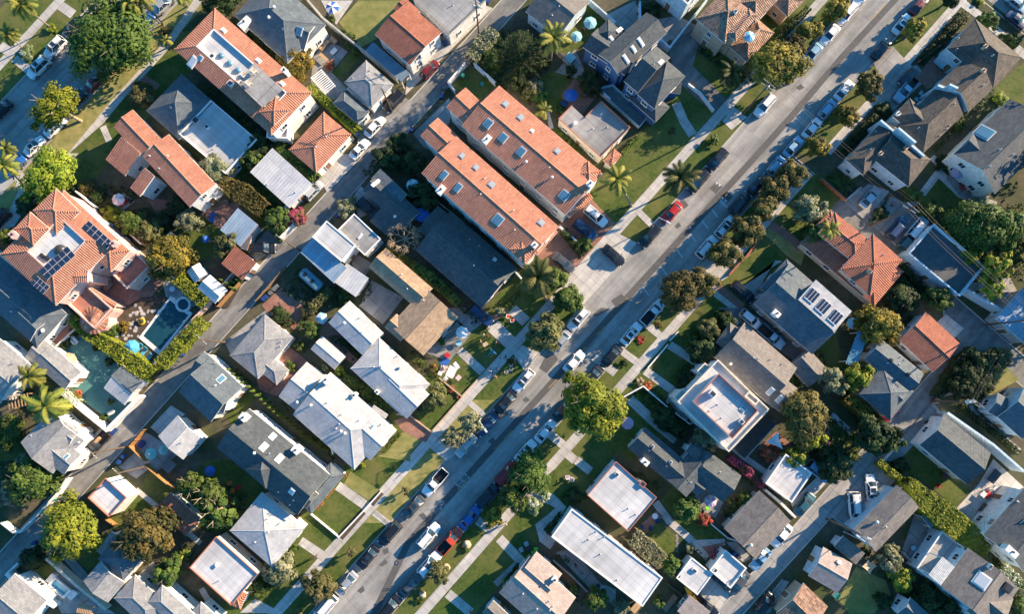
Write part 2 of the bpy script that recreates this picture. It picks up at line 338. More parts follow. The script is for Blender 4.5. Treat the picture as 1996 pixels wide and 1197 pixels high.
def block(name, pts):
 """raised parcel of land with a kerb face, top YARD above the road; pts in source pixels"""
 P = [W('s', x, y, YARD) for x, y in pts]
 if sum(P[i].x*P[(i+1) % len(P)].y-P[(i+1) % len(P)].x*P[i].y for i in range(len(P))) < 0: P.reverse()
 mb = MB(); mb.poly(P, 0)
 for i, p in enumerate(P):
  q = P[(i+1) % len(P)]; z = Vector((0,0, YARD-.0)); mb.poly([p-z, q-z, q, p],1)
  n = (q-p).normalized(); n = Vector((-n.y, n.x, 0))*.16; e = Vector((0,0,.004)); mb.poly([p+e, q+e, q+e+n, p+e+n],1)
 tag(link(name, mb.mesh(name, ['yard','kerb'])), kind='structure')

# ---------------------------------------------------------------- houses
_win = {}
def window_mesh(w, h, style):
 k = (round(w, 1), round(h, 1), style)
 if k not in _win:
  f = MB(); p = MB(); tm = 'trim' if style != 'dark' else 'trim_dark'
  for x, z, sx, sz in ((0,0, w+.16,.09),(0, h-.09, w+.16,.09),(-w/2,0.09,.1, h-.18),(w/2,0.09,.1, h-.18),(0,.09,.05, h-.18)):
   f.box((x, 0.0, z-h/2), sx, .14, sz)
  f.box((0,.07,-h/2-.07), w+.3,.2,.07)
  p.box((0,0,-h/2+.09), w-.1,.06, h-.18)
  _win[k] = (f.mesh('window',[tm]), p.mesh('pane',['glass']))
 return _win[k]
_door = {}
def door_mesh(w, style):
 k = (w, style)
 if k not in _door:
  f = MB(); h = 2.1
  f.box((0,0,0), w, .1, h, mi=0); f.box((0,0.03, h), w+.24,.14,.12, mi=1)
  for s in (-1,1): f.box((s*(w/2+.06),.03,0),.12,.14, h, mi=1)
  n = 4 if w > 1.5 else 2
  for i in range(n): f.box((0,.055,.15+i*(h-.2)/n), w*.82,.03,(h-.2)/n*.72, mi=0)
  kn = MB(); kn.box((w*.38,.08,1),.06,.08,.14)
  _door[k] = (f.mesh('door',[style, 'trim']), kn.mesh('handle',['metal']))
 return _door[k]

class Sec:
 """one roof section: A>B is the ridge direction, C lies across; pixels of the eave corners"""
 def __init__(s, t, spec, roof):
  s.kind = spec[0]; s.eave = spec[4]; s.rise = spec[5]; s.o = spec[6] if len(spec) > 6 else {}
  a, b, c = [W(s.o.get('t', t), *p, s.eave) for p in spec[1:4]]
  s.a = a; s.L = (b-a).length; s.e1 = (b-a).normalized(); p = Vector((-s.e1.y, s.e1.x, 0))
  d = (c-b).dot(p); s.e2 = p if d > 0 else -p; s.Wd = abs(d); s.roofm = s.o.get('roof', roof)
  s.rh = d > 0
  if s.kind in ('gable','hip','hipA','hipB') and not s.o.get('steep'):
   s.rise = min(s.rise, s.Wd/2*{'terracotta': .20,'rust_tile': .20,'mottled_tile': .31,'pale_shingle': .27,'grey_shingle': .29,'slate': .40,'charcoal': .44,'taupe_shingle': .40,'brown_shingle': .52,'tan_shingle': .36,'pink_shingle': .34}.get(s.roofm, .35))
  s.ov = s.o.get('ov',.12 if s.kind in ('flat','deck') and s.kind == 'flat' else .35)
 def P(s, u, v, z=0): return s.a + s.e1*u + s.e2*v + Vector((0,0, z))
 def inside(s, p, m=0.0):
  d = p-s.a; u = d.dot(s.e1); v = d.dot(s.e2); return m < u < s.L-m and m < v < s.Wd-m
 def faces(s):
  """top faces as (points, is_flat)"""
  L, w, r, P, k = s.L, s.Wd, s.rise, s.P, s.kind
  if k == 'flat': return [([P(0,0), P(L, 0), P(L, w), P(0, w)],1)]
  if k == 'shed': return [([P(0,0), P(L, 0), P(L, w, r), P(0, w, r)],0)]
  if k == 'deck':
   i = s.o.get('inset',2.5); q = [P(i, i, r), P(L-i, i, r), P(L-i, w-i, r), P(i, w-i, r)]; o = [P(0,0), P(L, 0), P(L, w), P(0, w)]
   dz = Vector((0,0,-.45)); g = .22; q2 = [P(i+g, i+g, r), P(L-i-g, i+g, r), P(L-i-g, w-i-g, r), P(i+g, w-i-g, r)]
   fs = [([o[j], o[(j+1) % 4], q[(j+1) % 4], q[j]],0) for j in range(4)]
   fs += [([q[j], q[(j+1) % 4], q2[(j+1) % 4], q2[j]],2) for j in range(4)]
   fs += [([q2[j], q2[(j+1) % 4], q2[(j+1) % 4]+dz, q2[j]+dz],2) for j in range(4)]
   return fs + [([x+dz for x in q2],1)]
  ia = ib = 0.0
  if k in ('hip','hipA'): ia = min(w/2, L/2 - .01 if k == 'hip' else L*.7)
  if k in ('hip','hipB'): ib = min(w/2, L/2 - .01 if k == 'hip' else L*.7)
  if k == 'hip' and L < w*1.02: ia = ib = L/2-.02
  r1, r2 = P(ia, w/2, r), P(L-ib, w/2, r); c = [P(0,0), P(L, 0), P(L, w), P(0, w)]
  fs = [([c[0], c[1], r2, r1],0),([c[2], c[3], r1, r2],0)]
  if ia: fs.append(([c[3], c[0], r1],0))
  if ib: fs.append(([c[1], c[2], r2],0))
  return fs
 def height(s, u, v):
  L, w, r, k = s.L, s.Wd, s.rise, s.kind
  if k in ('flat','deck','hip'): return 0
  if k == 'shed': return r*v/w
  h = r*(1-abs(v-w/2)/(w/2))
  if k == 'hipA' and u < L/2: return 0
  if k == 'hipB' and u > L/2: return 0
  return h

def house(name, label, t, wall, roof, secs, extras=(), trim='trim', cat='house', win=True, ridge=True, style='w', group=None, door='brown', flatm='white_flat', coping=None, winw=1.2):
 S = [Sec(t, sp, roof) for sp in secs]
 base = S[0].P(S[0].L/2, S[0].Wd/2); base.z = YARD
 rt = root(name, base, label, cat, group)
 rm = {}; wb = MB(); bv = []; bf = []
 for si, s in enumerate(S):
  dz = Vector((0,0, si*.006)); fs = s.faces(); cen = s.P(s.L/2, s.Wd/2)
  mats = rm.setdefault(s.roofm, MB()); flatname = s.o.get('flat', flatm)
  edges = {}
  for pts, fl in fs:
   pts = [p+dz for p in pts]
   n = (pts[1]-pts[0]).cross(pts[2]-pts[0]).normalized()
   if n.z < 0 or (abs(n.z) < .01 and n.dot(cen-pts[0]) < 0 and fl == 2): pts = pts[::-1]; n = -n
   if fl: ux, vx = s.e1, s.e2
   else: ux = Vector((0,0,1)).cross(n).normalized(); vx = n.cross(ux)
   parapet = s.o.get('parapet',.35 if s.kind == 'flat' else 0)
   if s.kind == 'flat':
    g = .13 if (s.o.get('coping', coping) == 'trim_red') else .22; ln = parapet
    sk = s.o.get('skip',()); g0, g1, g2, g3 = [0 if e in sk else g for e in range(4)]; q = [s.P(x, y)+dz for x, y in ((g3, g0),(s.L-g1, g0),(s.L-g1, s.Wd-g2),(g3, s.Wd-g2))]; o = [s.P(x, y)+dz for x, y in ((0,0),(s.L, 0),(s.L, s.Wd),(0, s.Wd))]
    lo = [x-Vector((0,0, max(.05, parapet))) for x in q]; up = Vector((0,0,1))
    fl_mb = rm.setdefault(flatname, MB())
    l2 = lo if s.rh else lo[::-1]; fl_mb.poly(l2); bf.append(list(range(len(bv), len(bv)+4))); bv.extend(l2)
    cm = s.o.get('coping', coping or trim)
    cb = rm.setdefault(cm, MB())
    for j in range(4):
     if j in sk: continue
     a_, b_, c_, d_ = o[j], o[(j+1) % 4], q[(j+1) % 4], q[j]
     for quad in ([a_, b_, c_, d_],[d_, c_, lo[(j+1) % 4], lo[j]],[b_, a_, a_-up*.22, b_-up*.22]):
      cb.poly(quad if s.rh else quad[::-1])
    continue
   tgt = mats if fl == 0 else rm.setdefault(flatname if fl == 1 else (s.o.get('coping', coping or trim)), MB())
   tgt.poly(pts, 0,[(p.dot(ux), p.dot(vx)) for p in pts])
   bf.append(list(range(len(bv), len(bv)+len(pts)))); bv.extend(pts)
   if fl == 0:
    th = .2; tb = rm.setdefault(trim, MB())
    tb.poly([p-Vector((0,0, th)) for p in reversed(pts)])
    for j in range(len(pts)):
     p, q = pts[j], pts[(j+1) % len(pts)]; k = tuple(sorted((tuple(round(x, 2) for x in p), tuple(round(x, 2) for x in q))))
     edges.setdefault(k, []).append((p, q, n))
  for k, e in edges.items():
   if len(e) == 1:
    p, q, n = e[0]; tb = rm[trim]; z = Vector((0,0,.2)); lip = Vector((0,0,.0))
    if s.kind == 'deck' and min(p.z, q.z) > s.eave+.1: continue
    tb.poly([p-z, q-z, q, p])
   elif ridge and (e[0][2]-e[1][2]).length > .15:
    p, q, _ = e[0]; cb = rm.setdefault(s.roofm, MB()); d = (q-p).normalized(); sd = d.cross(Vector((0,0,1))).normalized()
    wdt = .17 if 'til' in s.roofm or 'terra' in s.roofm else .12; zz = Vector((0,0,.10 if wdt > .15 else .045))
    n1, n2 = e[0][2], e[1][2]
    for sg in (1,-1):
     nn = n1 if n1.dot(sd)*sg > n2.dot(sd)*sg else n2
     dn = sd*sg*wdt; dn = dn - nn*dn.dot(nn); dn = dn.normalized()*wdt*1.1
     quad = [p+zz, q+zz, q+dn+zz*.35, p+dn+zz*.35]
     if (quad[1]-quad[0]).cross(quad[2]-quad[0]).z < 0: quad.reverse()
     cb.poly(quad, 0,[(v_.dot(d), v_.dot(sd)) for v_ in quad])
  # walls
  o = s.ov; zt = -.16; u0, u1, v0, v1 = o, s.L-o, o, s.Wd-o; ring = []
  if s.kind == 'flat': zt = -.1
  for ei, ((ua, va),(ub, vb), along) in enumerate( (((u0, v0),(u1, v0),0),((u1, v0),(u1, v1),1),((u1, v1),(u0, v1),0),((u0, v1),(u0, v0),1))):
   pts = [(ua, va)]; zt = (-.6 if ei in s.o.get('skip',()) else -.1) if s.kind == 'flat' else -.16
   if along == 1: pts.append((ua, s.Wd/2))
   pts.append((ub, vb)); top = [s.P(x, y, s.height(x, y)+zt) for x, y in pts]
   lo = [Vector((p.x, p.y, 0)) for p in (top[0], top[-1])]
   q = [lo[0], lo[1]] + top[::-1]
   nrm = (lo[1]-lo[0]).cross(Vector((0,0,1))).normalized(); mid = (lo[0]+lo[1])/2
   if nrm.dot(mid-Vector((cen.x, cen.y, 0))) < 0: nrm = -nrm; q = q[::-1]
   wb.poly(q, 0); ring.append((lo[0], lo[1], nrm))
  if win and s.o.get('win',1): s.ring = ring
  else: s.ring = []
 part(wb, 'wall',[wall], rt)
 for i, (m, b) in enumerate(rm.items()):
  nm = 'roof' if m in [s.roofm for s in S] and 'trim' not in m else ('roof_deck' if 'flat' in m or 'floor' in m else 'fascia')
  part(b, nm, [m], rt)
 # openings on the walls that show
 did = False
 for s in S:
  for a, b, n in s.ring:
   Ln = (b-a).length; mid = (a+b)/2
   if n.dot(-mid) < mid.length*.15 or Ln < 2.2: continue
   d = (b-a).normalized(); k = max(1, int(Ln/3.3))
   floors = [1.45] if s.eave < 4.9 else [1.45,4.3]
   for fl in floors:
    if fl+.7 > s.eave-.3: fl = s.eave-1.1
    for i in range(k):
     c = a + d*(Ln*(i+.5)/k); c.z = fl+.1
     if any(x is not s and x.inside(c+n*.25,-.1) and x.eave > fl+.3 for x in S): continue
     ang = math.atan2(n.y, n.x)-math.pi/2; p = c-base
     if not did and fl < 2 and i == k//2:
      did = True; me, hm = door_mesh(1.0, door); dm = link('door', me, rt, p-Vector((0,0, c.z-YARD-.02))); dm.rotation_euler.z = ang; dm.location += n*.04
      link('handle', hm, dm); continue
     me, pm = window_mesh(random.choice((.9, winw, winw)),1.15, style); w_ = link('window', me, rt, p+n*.04); w_.rotation_euler.z = ang; link('pane', pm, w_)
 # things on the roof
 if extras:
  bvh = BVHTree.FromPolygons(bv, bf)
  e1, e2 = S[0].e1, S[0].e2
  for ex in extras:
   k = ex[0]
   if k == 'p':
    tt, A, B, C, nu, nv, lift = ex[1:8]
    def hit(q):
     if len(ex) > 8 and ex[8] != 's': return W(tt, *q, ex[8])
     h = (BVHTree.FromPolygons(bv, bf[:4]) if len(ex) > 8 else bvh).ray_cast(CAMP, ray(tt, *q).normalized()); return h[0]
    a, b, c = hit(A), hit(B), hit(C)
    if None in (a, b, c): continue
    eu = b-a; ev = c-b; nn = eu.cross(ev).normalized(); nn = nn if nn.z > 0 else -nn; up = nn*lift
    ev = ev - eu*ev.dot(eu)/eu.length_squared
    for i in range(nu):
     for j in range(nv):
      pb = MB(); q = [a+eu*((i+x)/nu)+ev*((j+y)/nv)+up for x, y in ((.02,.03),(.98,.03),(.98,.97),(.02,.97))]
      if (q[1]-q[0]).cross(q[2]-q[0]).z < 0: q.reverse()
      q2 = [sum(q, Vector())/4+(x-sum(q, Vector())/4)*(.87 if lift < .2 else .955)+nn*.012 for x in q]
      pb.poly(q, 1); pb.poly(q2,0); pb.poly([x-nn*.06 for x in reversed(q)],1)
      for m_ in range(4): pb.poly([q[m_]-nn*.06, q[(m_+1) % 4]-nn*.06, q[(m_+1) % 4], q[m_]],1)
      part(pb, 'solar_panel',['solar','solar_frame'], rt)
    if lift > .3:
     rb = MB()
     for x, y in ((.1,.1),(.9,.1),(.9,.9),(.1,.9)):
      p = a+eu*x+ev*y; rb.tube(p, p+up, .04, n=5)
     part(rb, 'panel_rack',['metal'], rt)
    continue
   tt, x, y = (ex[1], ex[2], ex[3]); o = ex[4:]
   h = bvh.ray_cast(CAMP, ray(tt, x, y).normalized())
   if h[0] is None: continue
   p, n = h[0], h[1]; n = n if n.z > 0 else -n
   ux = Vector((0,0,1)).cross(n); ux = ux.normalized() if ux.length > .05 else e1; vx = n.cross(ux)
   mb = MB(); B3 = Matrix((ux, vx, n)).transposed().to_4x4(); B3.translation = p; ang = math.atan2(e1.y, e1.x)
   if k == 'v': mb.tube(p-Vector((0,0,.1)), p+Vector((0,0,.45)),.07, n=8); mb.lathe(p, [(.16,-.05),(.14,.06),(.07,.1)],8); part(mb, 'vent_pipe',[o[0] if o else 'metal'], rt)
   elif k == 't': mb.lathe(p, [(.12,-.1),(.12,.25),(.24,.3),(.27,.45),(.2,.6),(.05,.68)],12); part(mb, 'roof_vent',[o[0] if o else 'white_plastic'], rt, True)
   elif k == 's':
    w, l = (o[0], o[1]) if o else (.9,1.2)
    mb.box((0,0,-.02), w+.16, l+.16,.14, mi=0, mtx=B3); f = part(mb, 'skylight',[o[3] if len(o) > 3 else 'trim'], rt)
    g = MB(); g.box((0,0,.12), w-.02, l-.02,.07, mtx=B3, taper=.86); g2 = g.mesh('pane',[o[2] if len(o) > 2 else 'skyglass'], base); link('pane', g2, f)
   elif k == 'c':
    w, l, hh = (o[0], o[1], o[2]) if len(o) > 2 else (.9,.7,1.3); m_ = o[3] if len(o) > 3 else wall
    mb.box(p-Vector((0,0,.8)), w, l, .8+hh, ang, mi=0); mb.box(p+Vector((0,0, hh)), w+.16, l+.16,.12, ang, mi=0); ch = part(mb, 'chimney',[m_], rt)
    g = MB(); g.lathe(p+Vector((0,0, hh+.12)),[(.16,0),(.15,.3),(.19,.32),(.19,.38)],8); link('flue', g.mesh('flue',['dark_metal'], base), ch)
   elif k == 'u':
    w, l, hh = (o[0], o[1], o[2]) if len(o) > 2 else (.9,.9,.7)
    mb.box(p-Vector((0,0,.1)), w, l, hh+.1, ang); mb.box(p+Vector((0,0, hh)), w*.7, l*.7,.06, ang, mi=1); part(mb, 'rooftop_unit',[o[3] if len(o) > 3 else 'white_plastic','dark_metal'], rt)
   elif k == 'd': mb.lathe(p, [(o[0],-.05),(o[0],.15),(o[0]*.86, o[0]*.45),(o[0]*.5, o[0]*.72),(.05, o[0]*.8)],20); part(mb, 'roof_dome',[o[1]], rt, True)
   elif k == 'floor':
    a, b, c = W(tt, *ex[2], p.z+.03) if False else None, None, None
   elif k == 'w': mb.tube(p-Vector((0,0,.1)), p+Vector((0,0,.25)),.1, n=8); mb.tube(p+Vector((0,0,.25)), p+Vector((0,0,.25))+e1*.55,.04, n=5); mb.lathe(p+Vector((0,0,.3))+e1*.3,[(.02,-.1),(.36,.06),(.38,.1)],12); part(mb, 'satellite_dish',['white_plastic'], rt)
 return rt

# ---------------------------------------------------------------- cars
def car_meshes(kind):
 """local x forward; returns dict part -> mesh (body carries slot 0 = paint, 1 = dark trim)"""
 L, w, zb, zr, hood, tail, cab, prof = dict(
  sedan=(4.65,1.80,.92,1.44,.80,.86,(-1.75,1.05,-1.05,.28),'s'),
  coupe=(4.45,1.80,.86,1.32,.74,.82,(-1.6,.85,-.85,.05),'s'),
  hatch=(4.15,1.74,.95,1.50,.86,.92,(-1.98,1.05,-1.55,.30),'s'),
  wagon=(4.7,1.80,.94,1.50,.82,.92,(-2.22,1.05,-1.85,.30),'s'),
  suv=(4.75,1.92,1.08,1.78,1.02,1.06,(-2.28,1.10,-2.0,.42),'s'),
  van=(5.1,1.96,1.10,1.86,.98,1.08,(-2.45,1.55,-2.25,.85),'s'),
  pickup=(5.5,1.94,1.08,1.80,1.04,1.08,(-.45,1.30,-.2,.62),'p'))[kind]
 b = MB(); n = 9; hw = w/2
 st = [(-L/2,.80, tail-.16),(-L/2+.10,.90, tail-.03),(-L/2+.45,.97, tail),(cab[0]+.05,1.0, zb),(-.2,1.0, zb),(cab[1],1.0, zb-.02),(cab[1]+.35,.99, hood+.06),(L/2-.75,.96, hood),(L/2-.28,.88, hood-.10),(L/2-.08,.76, hood-.24),(L/2,.66, hood-.34)]
 rings = []
 for x, k, zt in st:
  y = hw*k; lo = .24 if abs(x) < L/2-.2 else .34
  rings.append([Vector((x, -y*.90, lo)), Vector((x, -y, .48)), Vector((x, -y*.985, zt-.14)), Vector((x, -y*.92, zt-.02)), Vector((x, -y*.5, zt+.025)), Vector((x, 0, zt+.035)),
                      Vector((x, y*.5, zt+.025)), Vector((x, y*.92, zt-.02)), Vector((x, y*.985, zt-.14)), Vector((x, y, .48)), Vector((x, y*.90, lo))])
 open_bed = kind == 'pickup'
 for i in range(len(rings)-1):
  a, c = rings[i], rings[i+1]
  for j in range(10):
   if open_bed and 3 <= j <= 6 and st[i][0] >= -L/2+.05 and st[i+1][0] <= cab[0]+.06: continue
   b.poly([a[j], c[j], c[j+1], a[j+1]])
  b.poly([a[10], c[10], c[0], a[0]],1)
 b.poly(rings[0][::1],0); b.poly(rings[-1][::-1],0)
 if open_bed:
  x0, x1 = -L/2+.1, cab[0]+.05; y = hw*.84; z0, z1 = .62, tail-.02
  for q in ([(x0,-y, z0),(x1,-y, z0),(x1, y, z0),(x0, y, z0)],[(x0,-y, z0),(x0,-y, z1),(x1,-y, z1),(x1,-y, z0)],[(x0, y, z0),(x1, y, z0),(x1, y, z1),(x0, y, z1)],
                  [(x0,-y, z0),(x0, y, z0),(x0, y, z1),(x0,-y, z1)],[(x1,-y, z0),(x1,-y, z1),(x1, y, z1),(x1, y, z0)]): b.poly(q, 1)
  for s in (-1,1): b.poly([(x0, s*y, z1),(x1, s*y, z1),(x1, s*hw*.92, z1),(x0, s*hw*.90, z1)][::s],0)
 # cabin: lower ring at the belt, upper ring = roof
 lo = [(cab[0],-hw*.88),(cab[1],-hw*.84),(cab[1]+.12,0),(cab[1], hw*.84),(cab[0], hw*.88),(cab[0]-.08,0)]
 hi = [(cab[2],-hw*.68),(cab[3],-hw*.66),(cab[3]+.09,0),(cab[3], hw*.66),(cab[2], hw*.68),(cab[2]-.07,0)]
 Lo = [Vector((x, y, zb-.06)) for x, y in lo]; Hi = [Vector((x, y, zr-(.0 if y else -.03))) for x, y in hi]
 mid = [Vector((cab[2],0, zr+.05)), Vector((cab[3],0, zr+.05))]
 b.poly([Hi[0], Hi[1], mid[1], mid[0]]); b.poly([mid[0], mid[1], Hi[3], Hi[4]]); b.poly([Hi[1], Hi[2], mid[1]]); b.poly([mid[1], Hi[2], Hi[3]]); b.poly([Hi[4], Hi[5], mid[0]]); b.poly([mid[0], Hi[5], Hi[0]])
 sh = Vector((0,0,1))
 def pillar(p, q, wd=.09):
  b.tube(p, q, wd*.55, n=5)
 for i in (0,1,3,4): pillar(Lo[i], Hi[i]-sh*.03)
 for s, (i0, i1) in ((-1,(0,1)),(1,(4,3))): pillar((Lo[i0]*.55+Lo[i1]*.45),(Hi[i0]*.6+Hi[i1]*.4)-sh*.02,.08)
 for s in (-1,1): b.box((cab[1]-.12, s*(hw+.07), zb-.04),.16,.2,.14)
 if kind in ('suv','wagon','van'):
  for s in (-1,1): b.tube((cab[2]+.2, s*hw*.58, zr+.07),(cab[3]-.1, s*hw*.57, zr+.07),.03, n=5, mi=1)
 b.box((L/2-.16,0,.30),.16, w*.7,.2, mi=1); b.box((-L/2+.12,0,.36),.16, w*.75,.16, mi=1)
 out = {'body': b}
 g = MB(); g.poly([Lo[1], Lo[2], Hi[2], Hi[1]]); g.poly([Lo[2], Lo[3], Hi[3], Hi[2]]); out['windshield'] = g
 g = MB(); g.poly([Lo[4], Lo[5], Hi[5], Hi[4]]); g.poly([Lo[5], Lo[0], Hi[0], Hi[5]]); out['rear_window'] = g
 g = MB(); g.poly([Lo[0], Lo[1], Hi[1], Hi[0]]); out['side_window0'] = g
 g = MB(); g.poly([Lo[3], Lo[4], Hi[4], Hi[3]]); out['side_window1'] = g
 wr = .34 if kind not in ('suv','van','pickup') else .39; xs = (L/2-.92,-L/2+.95)
 out['_wheels'] = (wr, xs, hw*.93)
 for s, nm in ((1,'headlight1'),(-1,'headlight0')):
  g = MB(); g.box((L/2-.22, s*hw*.62, hood-.30),.26,.36,.13, s*-.35); out[nm] = g
  g = MB(); g.box((-L/2+.08, s*hw*.70, tail-.32),.12,.34,.17,0); out['tail'+nm] = g
 return out
_cars = {}
CARL = []
def space_cars():
 for g in set(c[1] for c in CARL):
  cs = sorted([c for c in CARL if c[1] == g], key=lambda c: c[0].location.dot(U))
  for _ in range(12):
   for a, b in zip(cs, cs[1:]):
    d = (b[0].location-a[0].location); s = d.dot(U); need = (a[2]+b[2])/2+.35
    if s < need and abs(d.dot(V)) < 1.8: k = (need-s)/2; a[0].location -= U*k; b[0].location += U*k
def car(kind, paint, t, x, y, head, label, group=None, cat=None, sunroof=False, h=.75, roofp=None):
 if kind not in _cars:
  P = car_meshes(kind); d = {}
  for k, g in P.items():
   if k == '_wheels': d[k] = g; continue
   nm = k.rstrip('01') if not k.startswith('tail') else 'taillight'
   d[k] = g.mesh(nm, [{'body': 'paint_white'}.get(nm, {'headlight': 'headlamp','taillight': 'taillamp'}.get(nm, 'glass'))] + (['black'] if nm == 'body' else []), smooth=False)
  wr, xs, yy = P['_wheels']; wb = MB()
  wb.lathe((0,0,0),[(wr*.8,-.11),(wr, -.07),(wr, .07),(wr*.8,.11)],16); wm = wb.mesh('wheel',['rubber']); wm.transform(Matrix.Rotation(R(90),4,'X'))
  rb = MB(); rb.lathe((0,0,0),[(wr*.62,-.118),(wr*.62,.118)],12); rmm = rb.mesh('rim',['metal']); rmm.transform(Matrix.Rotation(R(90),4,'X'))
  sr = MB(); c4 = dict(sedan=(-.35,1.47), coupe=(-.4,1.35), hatch=(-.3,1.53), wagon=(-.3,1.53), suv=(-.25,1.81), van=(0,1.89), pickup=(.2,1.83))[kind]
  sr.box((c4[0],0, c4[1]-.02),.75,.85,.05); d['_sr'] = sr.mesh('sunroof',['glass'])
  d['_wm'] = (wm, rmm); _cars[kind] = d
 d = _cars[kind]; p = W(t, x, y, h)
 if head == 'u': ang = UA
 elif head == 'd': ang = UA+math.pi
 elif head == 'v': ang = math.atan2(V.y, V.x)
 elif head == '-v': ang = math.atan2(-V.y, -V.x)
 else: q = W(t, x+head[0], y+head[1], h)-p; ang = math.atan2(q.y, q.x)
 ang += random.uniform(-.02,.02)
 z = 0.01 if group and 'kerb' in group or head in ('uu',) else 0.01
 rt = root({'sedan': 'sedan','coupe': 'coupe','hatch': 'hatchback','wagon': 'station_wagon','suv': 'sport_utility_vehicle','van': 'minivan','pickup': 'pickup_truck'}[kind],
              (p.x, p.y, CARZ[0]), label, cat or {'pickup': 'pickup truck','van': 'van','suv': 'suv'}.get(kind, 'car'), group, ang)
 for k, me in d.items():
  if k == '_wheels':
   wr, xs, yy = me
   for xx in xs:
    for s in (-1,1):
     w_ = link('wheel', d['_wm'][0], rt, (xx, s*yy, wr)); link('rim', d['_wm'][1], w_)
  elif k[0] != '_':
   o = link(me.name.split('.')[0], me, rt)
   if k == 'body': o.material_slots[0].link = 'OBJECT'; o.material_slots[0].material = M[paint]
 if sunroof: link('sunroof', d['_sr'], rt)
 if group: CARL.append((rt, group, max(v.co.x for v in d['body'].vertices)*2))
 return rt
CARZ = [0.02]

# ---------------------------------------------------------------- trees and shrubs
def crown_mesh(seed, nclump, nleaf, leaf, style='round', ragged=.18):
 """leaf-sized faces gathered in clumps through a unit crown (radius 1, z -1..1)"""
 rg = random.Random(seed); mb = MB(); tint = []; cl = []
 for i in range(nclump):
  z = 1-1.75*(i+.5)/nclump; th = i*2.39996+rg.uniform(-.4,.4); rr = math.sqrt(max(0,1-z*z))
  k = rg.uniform(.62-ragged*.8,.80+ragged*.25)*(1+.16*math.sin(2*th+seed)+.12*math.sin(3*th+seed*1.7))
  if style == 'open': k = rg.uniform(.35,.86)
  cl.append((Vector((rr*math.cos(th)*k, rr*math.sin(th)*k, z*k)), rg.uniform(.20,.34) if style != 'open' else rg.uniform(.14,.26), rg.uniform(0,1)))
 if style != 'open':
  for i in range(nclump//4): cl.append((Vector((rg.uniform(-.4,.4), rg.uniform(-.4,.4), rg.uniform(-.3,.45))),.4, rg.uniform(0,.6)))
 per = nleaf//len(cl)
 for c, r, tn in cl:
  for j in range(per):
   d = Vector((rg.gauss(0,1), rg.gauss(0,1), rg.gauss(.25,1))).normalized(); p = c + d*r*(rg.random()**.45)
   n = (d+c.normalized()*.6+Vector((rg.uniform(-.7,.7), rg.uniform(-.7,.7), rg.uniform(-.3,.9)))).normalized()
   x = n.orthogonal().normalized(); x.rotate(Matrix.Rotation(rg.uniform(0,6.28),3, n)); y = n.cross(x)
   a = leaf*rg.uniform(.6,1.25); b_ = a*rg.uniform(.45,.75)
   mb.poly([p-x*a*.5, p+y*b_*.5-n*a*.08, p+x*a*.5, p-y*b_*.5-n*a*.08])
   tint.append(min(1, max(0,.62*tn + .38*rg.random() + rg.uniform(-.06,.06))))
 return mb, tint
_cr = {}
def crown(cls, style, var, m):
 k = (cls, style, var, m)
 if k not in _cr:
  nc, nl, lf = {'S': (9,560,.36),'M': (22,2500,.22),'L': (44,6400,.14),'X': (64,10500,.105)}[cls]
  if style == 'open': nl = int(nl*.55); nc = int(nc*1.3)
  base = (cls, style, var)
  if base not in _cr: _cr[base] = crown_mesh(hash(base) % 9999 if False else (ord(cls)*31+len(style)*7+var*131), nc, nl, lf, style)
  mb, tint = _cr[base]; _cr[k] = mb.mesh('crown',[m], tint=tint)
 return _cr[k]
def trunk_mb(h, r, spread, n=4, seed=1, bark='bark', lean=(0,0)):
 rg = random.Random(seed); mb = MB(); top = Vector((lean[0], lean[1], h*.62)); mb.tube((0,0,-.1),(0,0,.25), r*1.5, r*1.1,8); mb.tube((0,0,.2), top*.55, r*1.1, r*.9,8); mb.tube(top*.53, top, r*.9, r*.7,8)
 for i in range(n):
  a = 6.28*i/n+rg.uniform(-.4,.4); q = top+Vector((math.cos(a)*spread*.55, math.sin(a)*spread*.55, h*rg.uniform(.12,.3))); mb.tube(top*.92, q, r*.55, r*.25,6)
  for s in (-1,1): mb.tube(q*.98, q+Vector((math.cos(a+s*.6)*spread*.3, math.sin(a+s*.6)*spread*.3, h*.12)), r*.25, r*.08,5)
 return mb
def tree(name, m, t, x, y, rz, h, label, style='round', cat='tree', group=None, squash=None, bark='bark', stretch=1.0, base=None, z0=YARD):
 """crown centred on the pixel, rz = crown radius in tile pixels, h = total height"""
 s = TILES[t][2]; hc = h*.6; c = W(t, x, y, hc); r = (W(t, x+rz, y, hc)-c).length
 th = squash if squash else min(r*.95, h*.42); hc = h-th; c = W(t, x, y, max(hc, .3)); r = (W(t, x+rz, y, hc)-c).length
 b = Vector((c.x, c.y, z0)) if base is None else W(t, *base, z0)
 rt = root(name, b, label, cat, group)
 cls = 'S' if r < 1.25 else 'M' if r < 3.0 else 'L' if r < 5.0 else 'X'
 o = link('crown', crown(cls, style, random.randint(0,2), m), rt, c-b+Vector((0,0,0)))
 o.location.z = hc-z0; k_ = random.uniform(1.12,1.24); o.scale = (r*k_*stretch, r*k_/stretch, th*1.08); o.rotation_euler.z = random.uniform(0,6.28) if stretch == 1 else UA
 if h > 1.2:
  mb = trunk_mb(h, .05+.028*h, r, seed=random.randint(0,99), bark=bark, n=5 if style == 'open' else 4, lean=((c-b).x*.85,(c-b).y*.85)); link('trunk', mb.mesh('trunk',[bark]), rt)
 else:
  mb = MB()
  for i in range(5): a = i*1.256; mb.tube((0,0,0),(math.cos(a)*r*.5, math.sin(a)*r*.5, h*.6),.03,.012,5)
  link('stem', mb.mesh('stem',['bark']), rt)
 return rt
def shrub(m, t, x, y, rz, h, label, name='shrub', style='round', group=None, **k): return tree(name, m, t, x, y, rz, h, label, style, 'shrub', group, squash=h*.5, **k)
